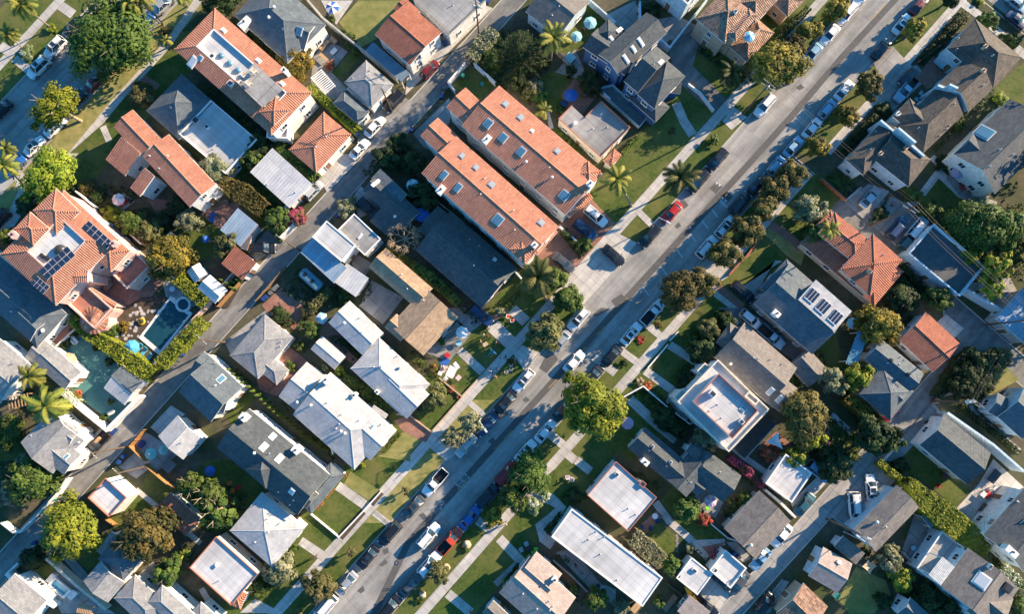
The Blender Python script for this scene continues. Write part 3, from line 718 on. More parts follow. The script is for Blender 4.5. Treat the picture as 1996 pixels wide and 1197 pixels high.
def palm_mb(seed, n, Lf, droop, w=.42):
 rg = random.Random(seed); mb = MB(); tint = []
 for i in range(n):
  az = i*2.39996+rg.uniform(-.15,.15); el = R(70)-R(105+15*(seed % 3))*(i/n)**(.75+.2*(seed % 3)); tn = rg.random() if i < n*.8 else 1.0; az += rg.uniform(-.3,.3); seg = 9; L = Lf*rg.uniform(.85,1.1)
  p = Vector((0,0,0)); d = Vector((math.cos(az)*math.cos(el), math.sin(az)*math.cos(el), math.sin(el))); side = Vector((-math.sin(az), math.cos(az),0))
  pts = [p.copy()]; dr = droop*rg.uniform(.6,1.7)
  for k in range(seg):
   p = p + d*L/seg; d = (d+Vector((rg.uniform(-.03,.03), rg.uniform(-.03,.03),-dr))).normalized(); pts.append(p.copy())
  for k in range(seg):
   a, b = pts[k], pts[k+1]; mb.poly([a-side*.03, b-side*.03, b+side*.03, a+side*.03]); tint.append(tn*.5+.4)
   f = math.sin(math.pi*min(.97,(k+1.2)/(seg+1)))**.6*w*Lf*.42
   for q in range(4):
    o = a.lerp(b, q/4); fw = (b-a).normalized()
    for sg in (-1,1):
     tip = o+side*sg*f*rg.uniform(.8,1.1)+fw*f*.55-Vector((0,0, f*rg.uniform(.25,.5))); wd = fw*L*.02
     mb.poly([o-wd, o+wd, tip+wd*.3, tip-wd*.3]); tint.append(min(1, max(0, tn*.6+rg.random()*.4)))
 return mb, tint
_pm = {}
def palm(t, x, y, rz, h, label, m='fol_palm', base=None, n=26, droop=.16, tr=.17, z0=YARD, kind='palm_tree'):
 c = W(t, x, y, h); r = (W(t, x+rz, y, h)-c).length; k = (random.randint(0,2), m, n)
 if k not in _pm:
  mb, ti = palm_mb(k[0]*17+n, n, 1.0, droop*1.0); _pm[k] = mb.mesh('crown',[m], tint=ti)
 b = Vector((c.x, c.y, z0)) if base is None else W(t, *base, z0); rt = root(kind, b, label, 'palm tree')
 o = link('crown', _pm[k], rt, (c.x-b.x, c.y-b.y, h-z0)); o.scale = (r, r, r); o.rotation_euler.z = random.uniform(0,6.28)
 mb = MB(); e = Vector((c.x-b.x, c.y-b.y, h-z0)); pr = Vector((0,0,-.1)); K = 7
 for i in range(K):
  q = Vector((e.x*((i+1)/K)**1.0, e.y*((i+1)/K), e.z*(i+1)/K)); mb.tube(pr, q, tr*(1.25 if i == 0 else 1.05-.04*i), tr*(.95-.04*i),9); pr = q
 link('trunk', mb.mesh('trunk',['palm_bark']), rt); return rt
def conifer(t, x, y, rz, h, label, m='fol_dark'):
 c = W(t, x, y, h*.45); r = (W(t, x+rz, y, h*.45)-c).length; b = Vector((c.x, c.y, YARD)); rt = root('pine_tree', b, label, 'tree'); rg = random.Random(3); mb = MB(); ti = []; tk = MB(); tk.tube((0,0,-.1),(0,0, h),.3,.05,9)
 for q in range(15):
  z = h*(.14+.84*q/15); L = r*(1-.86*(q/15)**1.1); nb = 9 if q < 9 else 7
  for k in range(nb):
   az = 6.283*k/nb+q*.7+rg.uniform(-.25,.25); l = L*rg.uniform(.6,1.12); tn = rg.random(); d = Vector((math.cos(az), math.sin(az),0)); s = Vector((-d.y, d.x, 0)); tk.tube((0,0, z), d*l*.8+Vector((0,0, z-.1*l)),.06,.02,4)
   for i in range(int(16+l*9)):
    u = rg.random()**.7; wd = .34*l*(1-u)*.5+.22; p = d*l*u+s*rg.uniform(-wd, wd)+Vector((0,0, z-.13*l*u*u+rg.uniform(-.15,.15))); e = (d+s*rg.uniform(-.8,.8)+Vector((0,0, rg.uniform(-.3,.2)))).normalized(); f = e.cross(Vector((rg.uniform(-.4,.4), rg.uniform(-.4,.4),1))).normalized(); w = rg.uniform(.25,.55)
    mb.poly([p-e*w*.5, p-f*w*.16, p+e*w*.7, p+f*w*.16]); ti.append(min(1, max(0, tn*.5+rg.random()*.5)))
 link('crown', mb.mesh('crown',[m], tint=ti), rt); link('trunk', tk.mesh('trunk',['bark']), rt)
_cy = {}
def cypress(t, x, y, h, r, label, m='fol_green', group=None):
 c = W(t, x, y, h*.5); rt = root('cypress',(c.x, c.y, YARD), label, 'tree', group)
 k = (random.randint(0,2), m)
 if k not in _cy:
  rg = random.Random(k[0]); mb = MB(); ti = []
  for i in range(520):
   z = rg.random()**1.15; a = rg.uniform(0,6.28); rr = (1-z)**.62*rg.uniform(.7,1.0)*(.75+.25*min(1, z*6)); p = Vector((math.cos(a)*rr, math.sin(a)*rr, z)); n = Vector((math.cos(a), math.sin(a),.6)).normalized()
   x_ = n.orthogonal().normalized(); x_.rotate(Matrix.Rotation(rg.uniform(0,6.28),3, n)); y_ = n.cross(x_); s_ = .3
   mb.poly([p-x_*s_, p+y_*s_*.5, p+x_*s_, p-y_*s_*.5]); mb.v[-4:] = [Vector((v.x, v.y, p.z+(v.z-p.z)*.22)) for v in mb.v[-4:]]; ti.append(rg.random())
  _cy[k] = mb.mesh('crown',[m], tint=ti)
 o = link('crown', _cy[k], rt, (0,0,.1)); o.scale = (r, r, h); o.rotation_euler.z = random.uniform(0,6.28)
 mb = MB(); mb.tube((0,0,-.1),(0,0, h*.5),.07,.03,6); link('trunk', mb.mesh('trunk',['bark']), rt)
def hedge(m, t, pts, width, h, label, leaf=.42, dens=34, name='hedge', taper=True, group=None, lumpy=.18, cat='hedge'):
 P = [W(t, x, y, h) for x, y in pts]; P = [Vector((p.x, p.y, YARD)) for p in P]; rg = random.Random(len(label)+int(h*10)); mb = MB(); ti = []
 b0 = sum(P, Vector())/len(P); rt = root(name, b0, label, cat, group); wd = width if isinstance(width, (list, tuple)) else [width]*len(P)
 for i in range(len(P)-1):
  a, b = P[i], P[i+1]; L = (b-a).length; d = (b-a).normalized(); s = Vector((-d.y, d.x, 0)); w0, w1 = wd[i], wd[i+1]
  area = L*(w0+2*h); N = int(area*dens)
  for j in range(N):
   u = rg.uniform(-.03,1.03); w = w0+(w1-w0)*u; k = rg.random()*(w+2*h)
   lump = lumpy*(math.sin(u*L*2.1+i)+math.sin(u*L*4.7+w)*.6)
   if k < w: p = Vector((0, k-w/2, h+lump*.5+rg.uniform(-.12,.08))); n = Vector((0,0,1))
   elif k < w+h: p = Vector((0, w/2+lump*.35+rg.uniform(-.15,.05),(k-w))); n = Vector((0,1,.35))
   else: p = Vector((0,-w/2-lump*.35+rg.uniform(-.05,.15),(k-w-h))); n = Vector((0,-1,.35))
   q = a + d*u*L + s*p.y + Vector((0,0, p.z)); n = (d*n.x+s*n.y+Vector((0,0, n.z))+Vector((rg.uniform(-.7,.7), rg.uniform(-.7,.7), rg.uniform(-.4,.7)))).normalized()
   x = n.orthogonal().normalized(); x.rotate(Matrix.Rotation(rg.uniform(0,6.28),3, n)); y = n.cross(x); e = leaf*rg.uniform(.6,1.2)
   mb.poly([q-x*e*.5, q+y*e*.3, q+x*e*.5, q-y*e*.3]); ti.append(min(1, max(0,.35*(math.sin(u*L*1.3+i*2)*.5+.5)+.65*rg.random())))
 link('foliage', mb.mesh('foliage',[m], b0, tint=ti), rt)
 st = MB()
 for i in range(len(P)-1):
  L = (P[i+1]-P[i]).length
  for j in range(max(1, int(L/1.2))): q = P[i].lerp(P[i+1],(j+.5)/max(1, int(L/1.2))); st.tube(q-b0, q-b0+Vector((0,0, h*.75)),.05,.03,5)
 link('stem', st.mesh('stem',['bark']), rt)
 return rt
def bare_tree(t, x, y, rz, h, label):
 c = W(t, x, y, h*.6); r = (W(t, x+rz, y, h*.6)-c).length; rt = root('bare_tree',(c.x, c.y, YARD), label, 'tree'); rg = random.Random(5); mb = MB()
 mb.tube((0,0,-.1),(0,0, h*.4),.28,.2,8); lim = MB()
 def br(p, d, L, rad, k):
  q = p+d*L; lim.tube(p, q, rad, rad*.6,5)
  if k: [br(q, (d+Vector((rg.uniform(-.8,.8), rg.uniform(-.8,.8), rg.uniform(-.2,.5)))).normalized(), L*.72, rad*.6, k-1) for _ in range(3)]
 for i in range(7): a = i*.9; br(Vector((0,0, h*.38)), Vector((math.cos(a), math.sin(a),.55)).normalized(), r*.38,.13,4)
 link('trunk', mb.mesh('trunk',['bark_pale']), rt); link('crown', lim.mesh('crown',['bark_pale']), rt)

COV = {}
def cover(t, *pts, m='fol_dark', dens=22, h=1.0):
 P = [W(t, x, y, .3) for x, y in pts]; mb, ti = COV.setdefault(m, (MB(),[])); rg = random.Random(int(P[0].x*7))
 x0, x1, y0, y1 = min(p.x for p in P), max(p.x for p in P), min(p.y for p in P), max(p.y for p in P)
 for i in range(int((x1-x0)*(y1-y0)*dens)):
  x, y = rg.uniform(x0, x1), rg.uniform(y0, y1); c = False
  for a, b in zip(P, P[1:]+P[:1]):
   if (a.y > y) != (b.y > y) and x < (b.x-a.x)*(y-a.y)/(b.y-a.y)+a.x: c = not c
  if not c: continue
  k = math.sin(x*1.9+y*.7)*math.sin(y*1.6-x*.5)+.5*math.sin(x*4.1)*math.sin(y*3.7)
  if k < -.5: continue
  q = Vector((x, y, YARD+.05+max(0, k+.4)*h*rg.random())); n = Vector((rg.uniform(-.8,.8), rg.uniform(-.8,.8),1)).normalized(); u = n.orthogonal().normalized(); u.rotate(Matrix.Rotation(rg.uniform(0,6.28),3, n)); v = n.cross(u); e = rg.uniform(.2,.5)
  mb.poly([q-u*e*.5, q+v*e*.3, q+u*e*.5, q-v*e*.3]); ti.append(min(1, max(0,.3+.25*k+.5*rg.random())))
def lay_cover():
 for m, (mb, ti) in COV.items(): tag(link('ground_cover', mb.mesh('ground_cover',[m], tint=ti)), kind='stuff')

# ---------------------------------------------------------------- walls, fences, poles, garden things
def wall(t, pts, h, label, m='white', th=.2, name='garden_wall', cap=None, cat='wall', at_top=False):
 P = [W(t, x, y, h+YARD if at_top else YARD) for x, y in pts]; P = [Vector((p.x, p.y, YARD)) for p in P]; rt = root(name, sum(P, Vector())/len(P), label, cat); mb = MB(); cp = MB()
 for i in range(len(P)-1):
  a, b = P[i], P[i+1]; d = b-a; e = .0 if i == 0 else th/2
  mb.box((a+b)/2-Vector((0,0,.1)), d.length+th*.98, th, h+.1+i*.004, math.atan2(d.y, d.x)); cp.box((a+b)/2+Vector((0,0, h+i*.004)), d.length+th+.1+i*.004, th+.08,.06, math.atan2(d.y, d.x))
 part(mb, 'panel',[m], rt); part(cp, 'coping',[cap or m], rt); return rt
def fence(t, pts, h, label, m='greywood', name='board_fence', gap=.16, at_top=False):
 P = [W(t, x, y, h+YARD if at_top else YARD) for x, y in pts]; P = [Vector((p.x, p.y, YARD)) for p in P]; rt = root(name, sum(P, Vector())/len(P), label, 'fence'); mb = MB(); ps = MB()
 for i in range(len(P)-1):
  a, b = P[i], P[i+1]; d = (b-a); L = d.length; d.normalize(); n = max(1, int(L/gap)); ang = math.atan2(d.y, d.x); sd = Vector((-d.y, d.x, 0))*.05
  for k in range(n): mb.box(a+d*L*(k+.5)/n+Vector((0,0,.05)), L/n*.9,.025, h-.05+random.uniform(-.015,.015), ang)
  for z in (.3, h-.3): mb.box((a+b)/2+sd+Vector((0,0, z)), L, .05,.09, ang)
  for k in range(int(L/2.2)+1): q = MB(); q.box(a+d*min(L, k*2.2)+sd*1.6,.1,.1, h+.06, ang); part(q, 'post',[m], rt)
 part(mb, 'board_panel',[m], rt); return rt
def pole(t, base, h, label, arms=1, transformer=0, lamp=None, lean_top=None, z0=YARD):
 b = W(t, *base, z0); rt = root('utility_pole', b, label, 'utility pole'); mb = MB(); mb.tube((0,0,-.2),(0,0, h),.17,.11,9); link('pole', mb.mesh('pole',['darkwood']), rt)
 for i in range(arms):
  a = MB(); z = h-.35-i*1.1; rz = UA if i == 0 else UA+.15; a.box((0.0,0, z),.1,2.4,.12, rz); link('crossarm', a.mesh('crossarm',['greywood']), rt)
  for k in (-1.1,-.6,.6,1.1):
   g = MB(); g.lathe((-math.sin(rz)*k, math.cos(rz)*k, z+.12),[(.03,0),(.05,.1),(.02,.18)],6); link('insulator', g.mesh('insulator',['white_plastic']), rt)
 for i in range(transformer):
  g = MB(); a = 2.1*i+.6; g.lathe((math.cos(a)*.42, math.sin(a)*.42, h-2.6),[(.22,0),(.26,.05),(.26,.85),(.12,.98)],12); link('transformer', g.mesh('transformer',['pane_white']), rt)
 if lamp:
  g = MB(); d = Vector((math.cos(lamp), math.sin(lamp),0)); g.tube((0,0, h*.72), d*2.2+Vector((0,0, h*.80)),.05, n=6); am = link('lamp_arm', g.mesh('lamp_arm',['metal']), rt)
  g = MB(); g.box(d*2.4+Vector((0,0, h*.79)),.75,.28,.14, lamp); link('lamp_head', g.mesh('lamp_head',['pane_white']), am)
 return b+Vector((0,0, h-.2))
def streetlight(t, base, h, ang, L, label):
 b = W(t, *base, YARD); rt = root('street_lamp', b, label, 'street lamp'); mb = MB(); mb.lathe((0,0,0),[(.17,0),(.15,.4),(.09,.5),(.06, h)],10); link('pole', mb.mesh('pole',['pane_white']), rt)
 d = Vector((math.cos(ang), math.sin(ang),0)); g = MB(); g.tube((0,0, h-.1), d*L+Vector((0,0, h+.35)),.05,.04,7); am = link('lamp_arm', g.mesh('lamp_arm',['pane_white']), rt)
 g = MB(); g.box(d*(L+.25)+Vector((0,0, h+.28)),.8,.32,.16, ang, taper=.8); link('lamp_head', g.mesh('lamp_head',['pane_white']), am)
def wires(a, b, label, offs=(-1.1,-.6,.6,1.1), sag=.9):
 for i, o in enumerate(offs):
  off = (b-a).cross(Vector((0,0,1))).normalized()*o; n = 12; mb = MB()
  P = [(b-a)*(k/n)+off-Vector((0,0, sag*4*(k/n)*(1-k/n))) for k in range(n+1)]
  for k in range(n): mb.tube(P[k], P[k+1],.012, n=4, cap=False)
  ob = link('power_line', mb.mesh('power_line',['dark_metal']), None, a); tag(ob, label, 'power line','overhead power lines')
_um = {}
def umbrella(t, x, y, rz, m, label, m2=None, h=2.45, base=None, n=8):
 c = W(t, x, y, h); r = (W(t, x+rz, y, h)-c).length; rt = root('patio_umbrella',(c.x, c.y, YARD), label, 'umbrella', rz=random.uniform(0,1))
 mb = MB()
 for i in range(n):
  a0, a1 = 6.283*i/n, 6.283*(i+1)/n; am = (a0+a1)/2; e0 = Vector((math.cos(a0)*r, math.sin(a0)*r, h-.42)); e1 = Vector((math.cos(a1)*r, math.sin(a1)*r, h-.42)); tp = Vector((0,0, h+.08)); md = Vector((math.cos(am)*r*.5, math.sin(am)*r*.5, h-.22))
  k = i % 2 if m2 else 0
  mb.poly([e0,(e0+e1)/2+Vector((0,0,.03)), md], k); mb.poly([(e0+e1)/2+Vector((0,0,.03)), e1, md], k); mb.poly([e1, tp, md], k); mb.poly([tp, e0, md], k); mb.poly([e0, e0-Vector((0,0,.14)), e1-Vector((0,0,.14)), e1][::-1], k)
 link('canopy', mb.mesh('canopy',[m]+([m2] if m2 else [])), rt)
 mb = MB(); mb.tube((0,0,0),(0,0, h+.16),.03, n=7); mb.lathe((0,0,0),[(.28,0),(.28,.06),(.06,.1)],10); link('pole', mb.mesh('pole',['wood_light']), rt)
 mb = MB()
 for i in range(n): a = 6.283*i/n; mb.tube((0,0, h-.02),(math.cos(a)*r*.97, math.sin(a)*r*.97, h-.45),.012, n=4)
 link('rib', mb.mesh('rib',['wood_light']), rt)
_ch = {}
def chair(t, x, y, ang, label, m='white_plastic', seat=None, group=None, k=1.0, z=YARD):
 key = (m, seat)
 if key not in _ch:
  s = MB(); s.box((0,0,.36),.52,.52,.06); b = MB(); b.box((-.27,0,.38),.07,.54,.52); b.box((0,.28,.56),.5,.07,.04); b.box((0,-.28,.56),.5,.07,.04)
  l = [];
  for sx in (-1,1):
   for sy in (-1,1): q = MB(); q.box((sx*.22, sy*.24,0),.05,.05,.37); l.append(q.mesh('leg',[m]))
  _ch[key] = (s.mesh('seat',[seat or m]), b.mesh('backrest',[m]), l)
 p = W(t, x, y, z); rt = root('garden_chair', p, label, 'chair', group, ang); rt.scale = (k, k, k); s, b, l = _ch[key]; link('seat', s, rt); link('backrest', b, rt)
 for q in l: link('leg', q, rt)
 return rt
def table(t, x, y, r, label, m='wood_light', rect=None, h=.74, group=None, rz=None, z=YARD):
 p = W(t, x, y, z); rt = root('garden_table', p, label, 'table', group, UA if rz is None else rz); mb = MB()
 if rect: mb.box((0,0, h-.05), rect[0], rect[1],.05)
 else: mb.lathe((0,0, h-.05),[(r, 0),(r, .05)],16)
 link('tabletop', mb.mesh('tabletop',[m]), rt); a, b = (rect[0]*.42, rect[1]*.4) if rect else (r*.6, r*.6)
 for sx in (-1,1):
  for sy in (-1,1): q = MB(); q.box((sx*a, sy*b, 0),.06,.06, h-.05); link('leg', q.mesh('leg',['dark_metal']), rt)
def sofa(t, x, y, L, ang, label, m='white', cush='canvas_tan'):
 p = W(t, x, y, YARD); rt = root('garden_sofa', p, label, 'sofa', None, ang); f = MB(); f.box((0,0,0), L, .85,.3); f.box((0,.38,.3), L, .12,.4)
 for s in (-1,1): f.box((s*(L/2-.06),0,.3),.12,.85,.25)
 link('frame', f.mesh('frame',[m]), rt); n = max(2, int(L/.7))
 for i in range(n): q = MB(); q.box((-L/2+.12+(L-.24)*(i+.5)/n, -.04,.3),(L-.24)/n*.95,.72,.14, taper=.94); link('cushion', q.mesh('cushion',[cush]), rt)
def lounger(t, x, y, ang, label, m='canvas_teal', group='pool loungers'):
 p = W(t, x, y, YARD); rt = root('sun_lounger', p, label, 'sun lounger', group, ang); f = MB(); f.box((0,0,.26),1.3,.65,.08); link('seat', f.mesh('seat',[m]), rt)
 b = MB(); b.box((0,0,0),.75,.65,.08, mtx=Matrix.Translation((.62,0,.3)) @ Matrix.Rotation(R(-35),4,'Y') @ Matrix.Translation((.37,0,0))); link('backrest', b.mesh('backrest',[m]), rt)
 for sx in (-.55,.55):
  for sy in (-.27,.27): q = MB(); q.box((sx, sy, 0),.06,.06,.27); link('leg', q.mesh('leg',['white_plastic']), rt)
_bn = {}
def bin_(t, x, y, m, label, ang=None, group='wheeled rubbish bins', z=YARD):
 if m not in _bn:
  b = MB(); b.box((0,0,.08),.5,.48,.9, taper=1.18); l = MB(); l.box((0,0,.98),.66,.62,.07, taper=.92); l.box((-.34,0,.98),.08,.5,.06); w = MB(); w.tube((-.26,-.26,.1),(-.26,.26,.1),.1, n=10)
  _bn[m] = (b.mesh('body',[m]), l.mesh('lid',[m]), w.mesh('wheel',['rubber']))
 p = W(t, x, y, z); rt = root('wheelie_bin', p, label, 'rubbish bin', group, UA if ang is None else ang)
 for q in _bn[m]: link(q.name.split('.')[0], q, rt)
def pergola(t, A, B, C, h, label, m='white', nsl=10, name='pergola', slat='v', fill=None, sw=.10):
 a, b, c = [W(t, *q, h) for q in (A, B, C)]; e1 = (b-a); L = e1.length; e1.normalize(); e2 = Vector((-e1.y, e1.x, 0)); w = (c-b).dot(e2); 
 rt = root(name, Vector(((a+c)/2).to_tuple()[:2]+(YARD,)), label, 'pergola'); o = MB(); ang = math.atan2(e1.y, e1.x)
 def P(u, v, z): return a+e1*u+e2*v+Vector((0,0, z))
 for u in (.1, L-.1):
  for v in (w*.04, w*.96):
   q = MB(); q.box(Vector((P(u, v, 0).x, P(u, v, 0).y, YARD)),.13,.13, h-YARD-.1, ang); part(q, 'post',[m], rt)
 for v in (w*.04, w*.96): o.box(P(L/2, v, -.12), L, .1,.16, ang)
 part(o, 'beam',[m], rt); sl = MB()
 for i in range(nsl): u = L*(i+.5)/nsl; sl.box(P(u, w/2,.045), sw, abs(w)*1.06,.12, ang)
 part(sl, 'rafter',[m], rt)
 if fill: f = MB(); f.box(P(L/2, w/2,.17), L, abs(w),.03, ang); part(f, 'roof_sheet',[fill], rt)
 return rt
def deck_box(name, label, cat, t, pts, z0, z1, m, rail=None):
 P = [W(t, x, y, z1) for x, y in pts]
 if sum(P[i].x*P[(i+1) % len(P)].y-P[(i+1) % len(P)].x*P[i].y for i in range(len(P))) < 0: P.reverse()
 c = sum(P, Vector())/len(P); rt = root(name, (c.x, c.y, z0), label, cat); mb = MB(); mb.poly(P)
 for i in range(len(P)): p, q = P[i], P[(i+1) % len(P)]; dz = Vector((0,0, z1-z0)); mb.poly([p-dz, q-dz, q, p])
 part(mb, 'platform',[m], rt)
 if rail:
  r = MB()
  for i in range(len(P)):
   p, q = P[i], P[(i+1) % len(P)]; d = q-p; r.box((p+q)/2, d.length, .12,.9+i*.004, math.atan2(d.y, d.x))
  part(r, 'railing',[rail], rt)
 return rt
def sail(t, pts, h, label, m='canvas_white'):
 P = [W(t, x, y, h) for x, y in pts]; c = sum(P, Vector())/len(P); rt = root('shade_sail',(c.x, c.y, YARD), label, 'shade sail'); mb = MB(); n = len(P); ct = c-Vector((0,0,.5))
 for i in range(n):
  p, q = P[i], P[(i+1) % n]; md = (p+q)/2*.86+c*.14-Vector((0,0,.15))
  for tri in ((p, md, ct),(md, q, ct)):
   tri = list(tri) if (tri[1]-tri[0]).cross(tri[2]-tri[0]).z > 0 else list(tri)[::-1]; mb.poly(tri); mb.poly([v-Vector((0,0,.01)) for v in reversed(tri)])
 part(mb, 'cloth',[m], rt); pm = MB()
 for p in P: pm.tube((p.x, p.y, YARD), p+Vector((0,0,.1)),.05, n=6)
 part(pm, 'post',['metal'], rt)
# people: one continuous skinned body each
def person(t, x, y, ang, label, pose='stand', top='canvas_blue', legs='dark_metal', hair='hair', k=1.0, z=YARD):
 p = W(t, x, y, z); rt = root('person', p, label, 'person', None, ang); rt.scale = (k, k, k)
 if pose == 'sit': J = dict(pel=(0,0,.22), chest=(.0,0,.58), neck=(.02,0,.76), kl=(.42,.14,.34), kr=(.42,-.14,.34), al=(.78,.16,.06), ar=(.78,-.16,.06))
 elif pose == 'walk': J = dict(pel=(0,0,.94), chest=(.03,0,1.28), neck=(.05,0,1.46), kl=(.2,.1,.5), kr=(-.06,-.1,.5), al=(.3,.1,.08), ar=(-.36,-.1,.12))
 elif pose == 'bend': J = dict(pel=(-.1,0,.9), chest=(.22,0,1.1), neck=(.38,0,1.18), kl=(.02,.12,.5), kr=(.02,-.12,.5), al=(-.02,.13,.08), ar=(-.02,-.13,.08))
 else: J = dict(pel=(0,0,.94), chest=(0,0,1.28), neck=(.01,0,1.47), kl=(.02,.11,.5), kr=(.02,-.11,.5), al=(-.01,.13,.08), ar=(-.01,-.13,.08))
 ch = Vector(J['chest']); nk = Vector(J['neck']); up = (nk-Vector(J['pel'])).normalized(); fw = Vector((up.z, 0,-up.x)); hd = nk+up*.17; swing = .18 if pose == 'walk' else .05
 V_ = [(J['pel'],.15),(ch, .16),(nk, .06),(hd-up*.05,.085),(hd+up*.06+fw*.012,.095),(J['kl'],.075),(J['al'],.05),(Vector(J['al'])+Vector((.17,.02,-.03)),.04),(J['kr'],.075),(J['ar'],.05),(Vector(J['ar'])+Vector((.17,-.02,-.03)),.04)]
 E = [(0,1),(1,2),(2,3),(3,4),(0,5),(5,6),(6,7),(0,8),(8,9),(9,10)]
 for s in (1,-1):
  sh = ch+up*.12+Vector((0, s*.19,0)); el = sh-up*.27+Vector((0, s*.06,0))+fw*(.02-s*swing*.3); ha = el+fw*(.16+s*swing*.4)-up*.18; i = len(V_)
  V_ += [(sh, .065),(el, .045),(ha, .032),(ha+(ha-el).normalized()*.08,.03)]; E += [(1, i),(i, i+1),(i+1, i+2),(i+2, i+3)]
  j = len(V_); tip = ha+(ha-el).normalized()*.1
  for f in range(4): V_.append((tip+(ha-el).normalized()*(.055+.012*(f in (1,2)))+Vector((0,(f-1.5)*.02,0)),.009)); E.append((i+3, len(V_)-1))
  V_.append((tip+fw*.05-Vector((0, s*.03,0)),.01)); E.append((i+3, len(V_)-1))
 me = bpy.data.meshes.new('body'); me.from_pydata([Vector(v[0]) for v in V_], E, []); ob = link('body', me, rt); md = ob.modifiers.new('Skin','SKIN')
 for i, (v, r) in enumerate(V_): me.skin_vertices[0].data[i].radius = (r, r) if i else (r*.85, r)
 me.skin_vertices[0].data[0].use_root = True; sb = ob.modifiers.new('Sub','SUBSURF'); sb.levels = 1; sb.render_levels = 1
 dg = bpy.context.evaluated_depsgraph_get(); m2 = bpy.data.meshes.new_from_object(ob.evaluated_get(dg)); ob.modifiers.clear(); ob.data = m2
 m2.materials.clear()
 for m in ('skin', top, legs, 'black'): m2.materials.append(M[m])
 pel = Vector(J['pel'])
 for q in m2.polygons:
  c = q.center; a = (c-pel).dot(up); lat = abs(c.y)
  q.use_smooth = True
  if (c-nk).dot(up) > .02: q.material_index = 0
  elif a > .06 and (lat < .24 or (c-(ch)).dot(up) > -.1): q.material_index = 1
  elif a > .05 or lat > .23: q.material_index = 0
  else: q.material_index = 2 if min((c-Vector(J['al'])).length, (c-Vector(J['ar'])).length) > .2 else (3 if c.z < .1 else 0)
 h = MB(); h.lathe((0,0,0),[(.098,-.03),(.112,.03),(.10,.09),(.06,.13),(.01,.145)],12); hm = h.mesh('hair',[hair], smooth=True); ho = link('hair', hm, rt, hd+up*.03-fw*.015); ho.rotation_euler = (0, math.atan2(up.x, up.z),0)
 f = MB(); c = hd+fw*.10; f.box(c-up*.01,.035,.025,.04); 
 for s in (-1,1): f.box(c+Vector((0, s*.035,0))+up*.035-fw*.018,.02,.022,.012, mi=1)
 f.box(c-up*.055-fw*.012,.015,.05,.012, mi=2); link('face', f.mesh('face',['skin','black','red']), rt)
 return rt
# ================================================================ THE SETTING
mb = MB(); z = 900; mb.poly([(-z, -z, 0),(z, -z, 0),(z, z, 0),(-z, z, 0)]); tag(link('ground', mb.mesh('ground',['yard'])), kind='structure')
def ln(x0, y0, s): return lambda y: x0+(y-y0)/s
kA0, kA1 = ln(88,105,-1.08), ln(213,148,-1.087)          # left street kerbs
aL, aR = ln(38,1036,-1.103), ln(25,1115,-1.116)          # left alley edges
kB, kC = ln(673,1120,-1.134), ln(800,1155,-1.143)        # main street kerbs
rL, rR = ln(1400,1193,-1.12), ln(1450,1195,-1.102)       # right alley edges
wB, wC = ln(548,1185,-1.125), ln(825,1193,-1.139)        # main street pavements, centre lines
y0, y1 = -200,1400
sheet('road','asphalt','s',[(kA0(y0)-9, y0),(kA1(y0)+9, y0),(kA1(y1)+9, y1),(kA0(y1)-9, y1)],.004)
sheet('road','asphalt','s',[(kB(y0)-9, y0),(kC(y0)+12, y0),(kC(y1)+9, y1),(kB(y1)-9, y1)],.004)
sheet('road','asphalt','s',[(1840,-70),(2420,400),(2420,250),(1990,-200),(1850,-200)],.006)
sheet('alley','alley','s',[(aL(y0)-4, y0),(aR(y0)+4, y0),(aR(y1)+4, y1),(aL(y1)-4, y1)],.004)
sheet('alley','slab','s',[(rL(1400)-4,1400),(rL(830),830),(rR(830)+4,830),(rR(1400)+4,1400)],.004)
sheet('alley','alley','s',[(rL(830),830),(rL(640),640),(rR(690)+30,650),(rR(830)+4,830)],.004)
sheet('alley','alley','s',[(1500,300),(1560,280),(2400,1020),(2400,1130),(1826,625),(1500,345)],.008)
block('pavement_block',[(-900, y0),(kA0(y0), y0),(kA0(600),600),(-900,600)])
block('pavement_block',[(kA1(y0), y0),(aL(y0), y0),(aL(y1), y1),(kA1(y1), y1)])
block('pavement_block',[(aR(y0), y0),(kB(y0), y0),(kB(y1), y1),(aR(y1), y1)])
block('pavement_block',[(1526,326),(1840,599),(1846,693),(rL(y1), y1),(kC(y1), y1)])
block('pavement_block',[(1545,303),(1853,-52),(2400,397),(2400,1047)])
block('pavement_block',[(1822,785),(1895,700),(1940,706),(2400,1110),(2400, y1),(rR(y1), y1)])
LZ, SZ, DZ, PZ = .130,.142,.156,.170
# --- lawns: verges and front gardens
def band(name, m, fa, da, fb, db, ya, yb, z): sheet(name, m, 's',[(fa(ya)+da, ya),(fb(ya)+db, ya),(fb(yb)+db, yb),(fa(yb)+da, yb)], z)
band('lawn','lawn', wB, 0, kB, -3, y0,1000, LZ); band('lawn','lawn_dry', wB, 0, kB, -3,780,1020, LZ+.006); band('lawn','lawn', wB, 0, kB, -3,1000, y1, LZ)
band('lawn','lawn', wB, -120, wB, 0, y0, y1, LZ); band('lawn','lawn', kC, 3, wC, 0,330, y1, LZ); band('lawn','lawn', wC, 0, wC, 105,340, y1, LZ)
band('lawn','lawn', kC, 3, wC, 0,-40,300, LZ)
band('lawn','lawn_dry', kA1,3, kA1,60, y0,600, LZ); band('lawn','lawn', kA1,60, kA1,150,60,420, LZ); band('lawn','lawn', kA0,-60, kA0,-3, y0,300, LZ); band('lawn','lawn', kA0,-170, kA0,-60, y0,300, LZ)
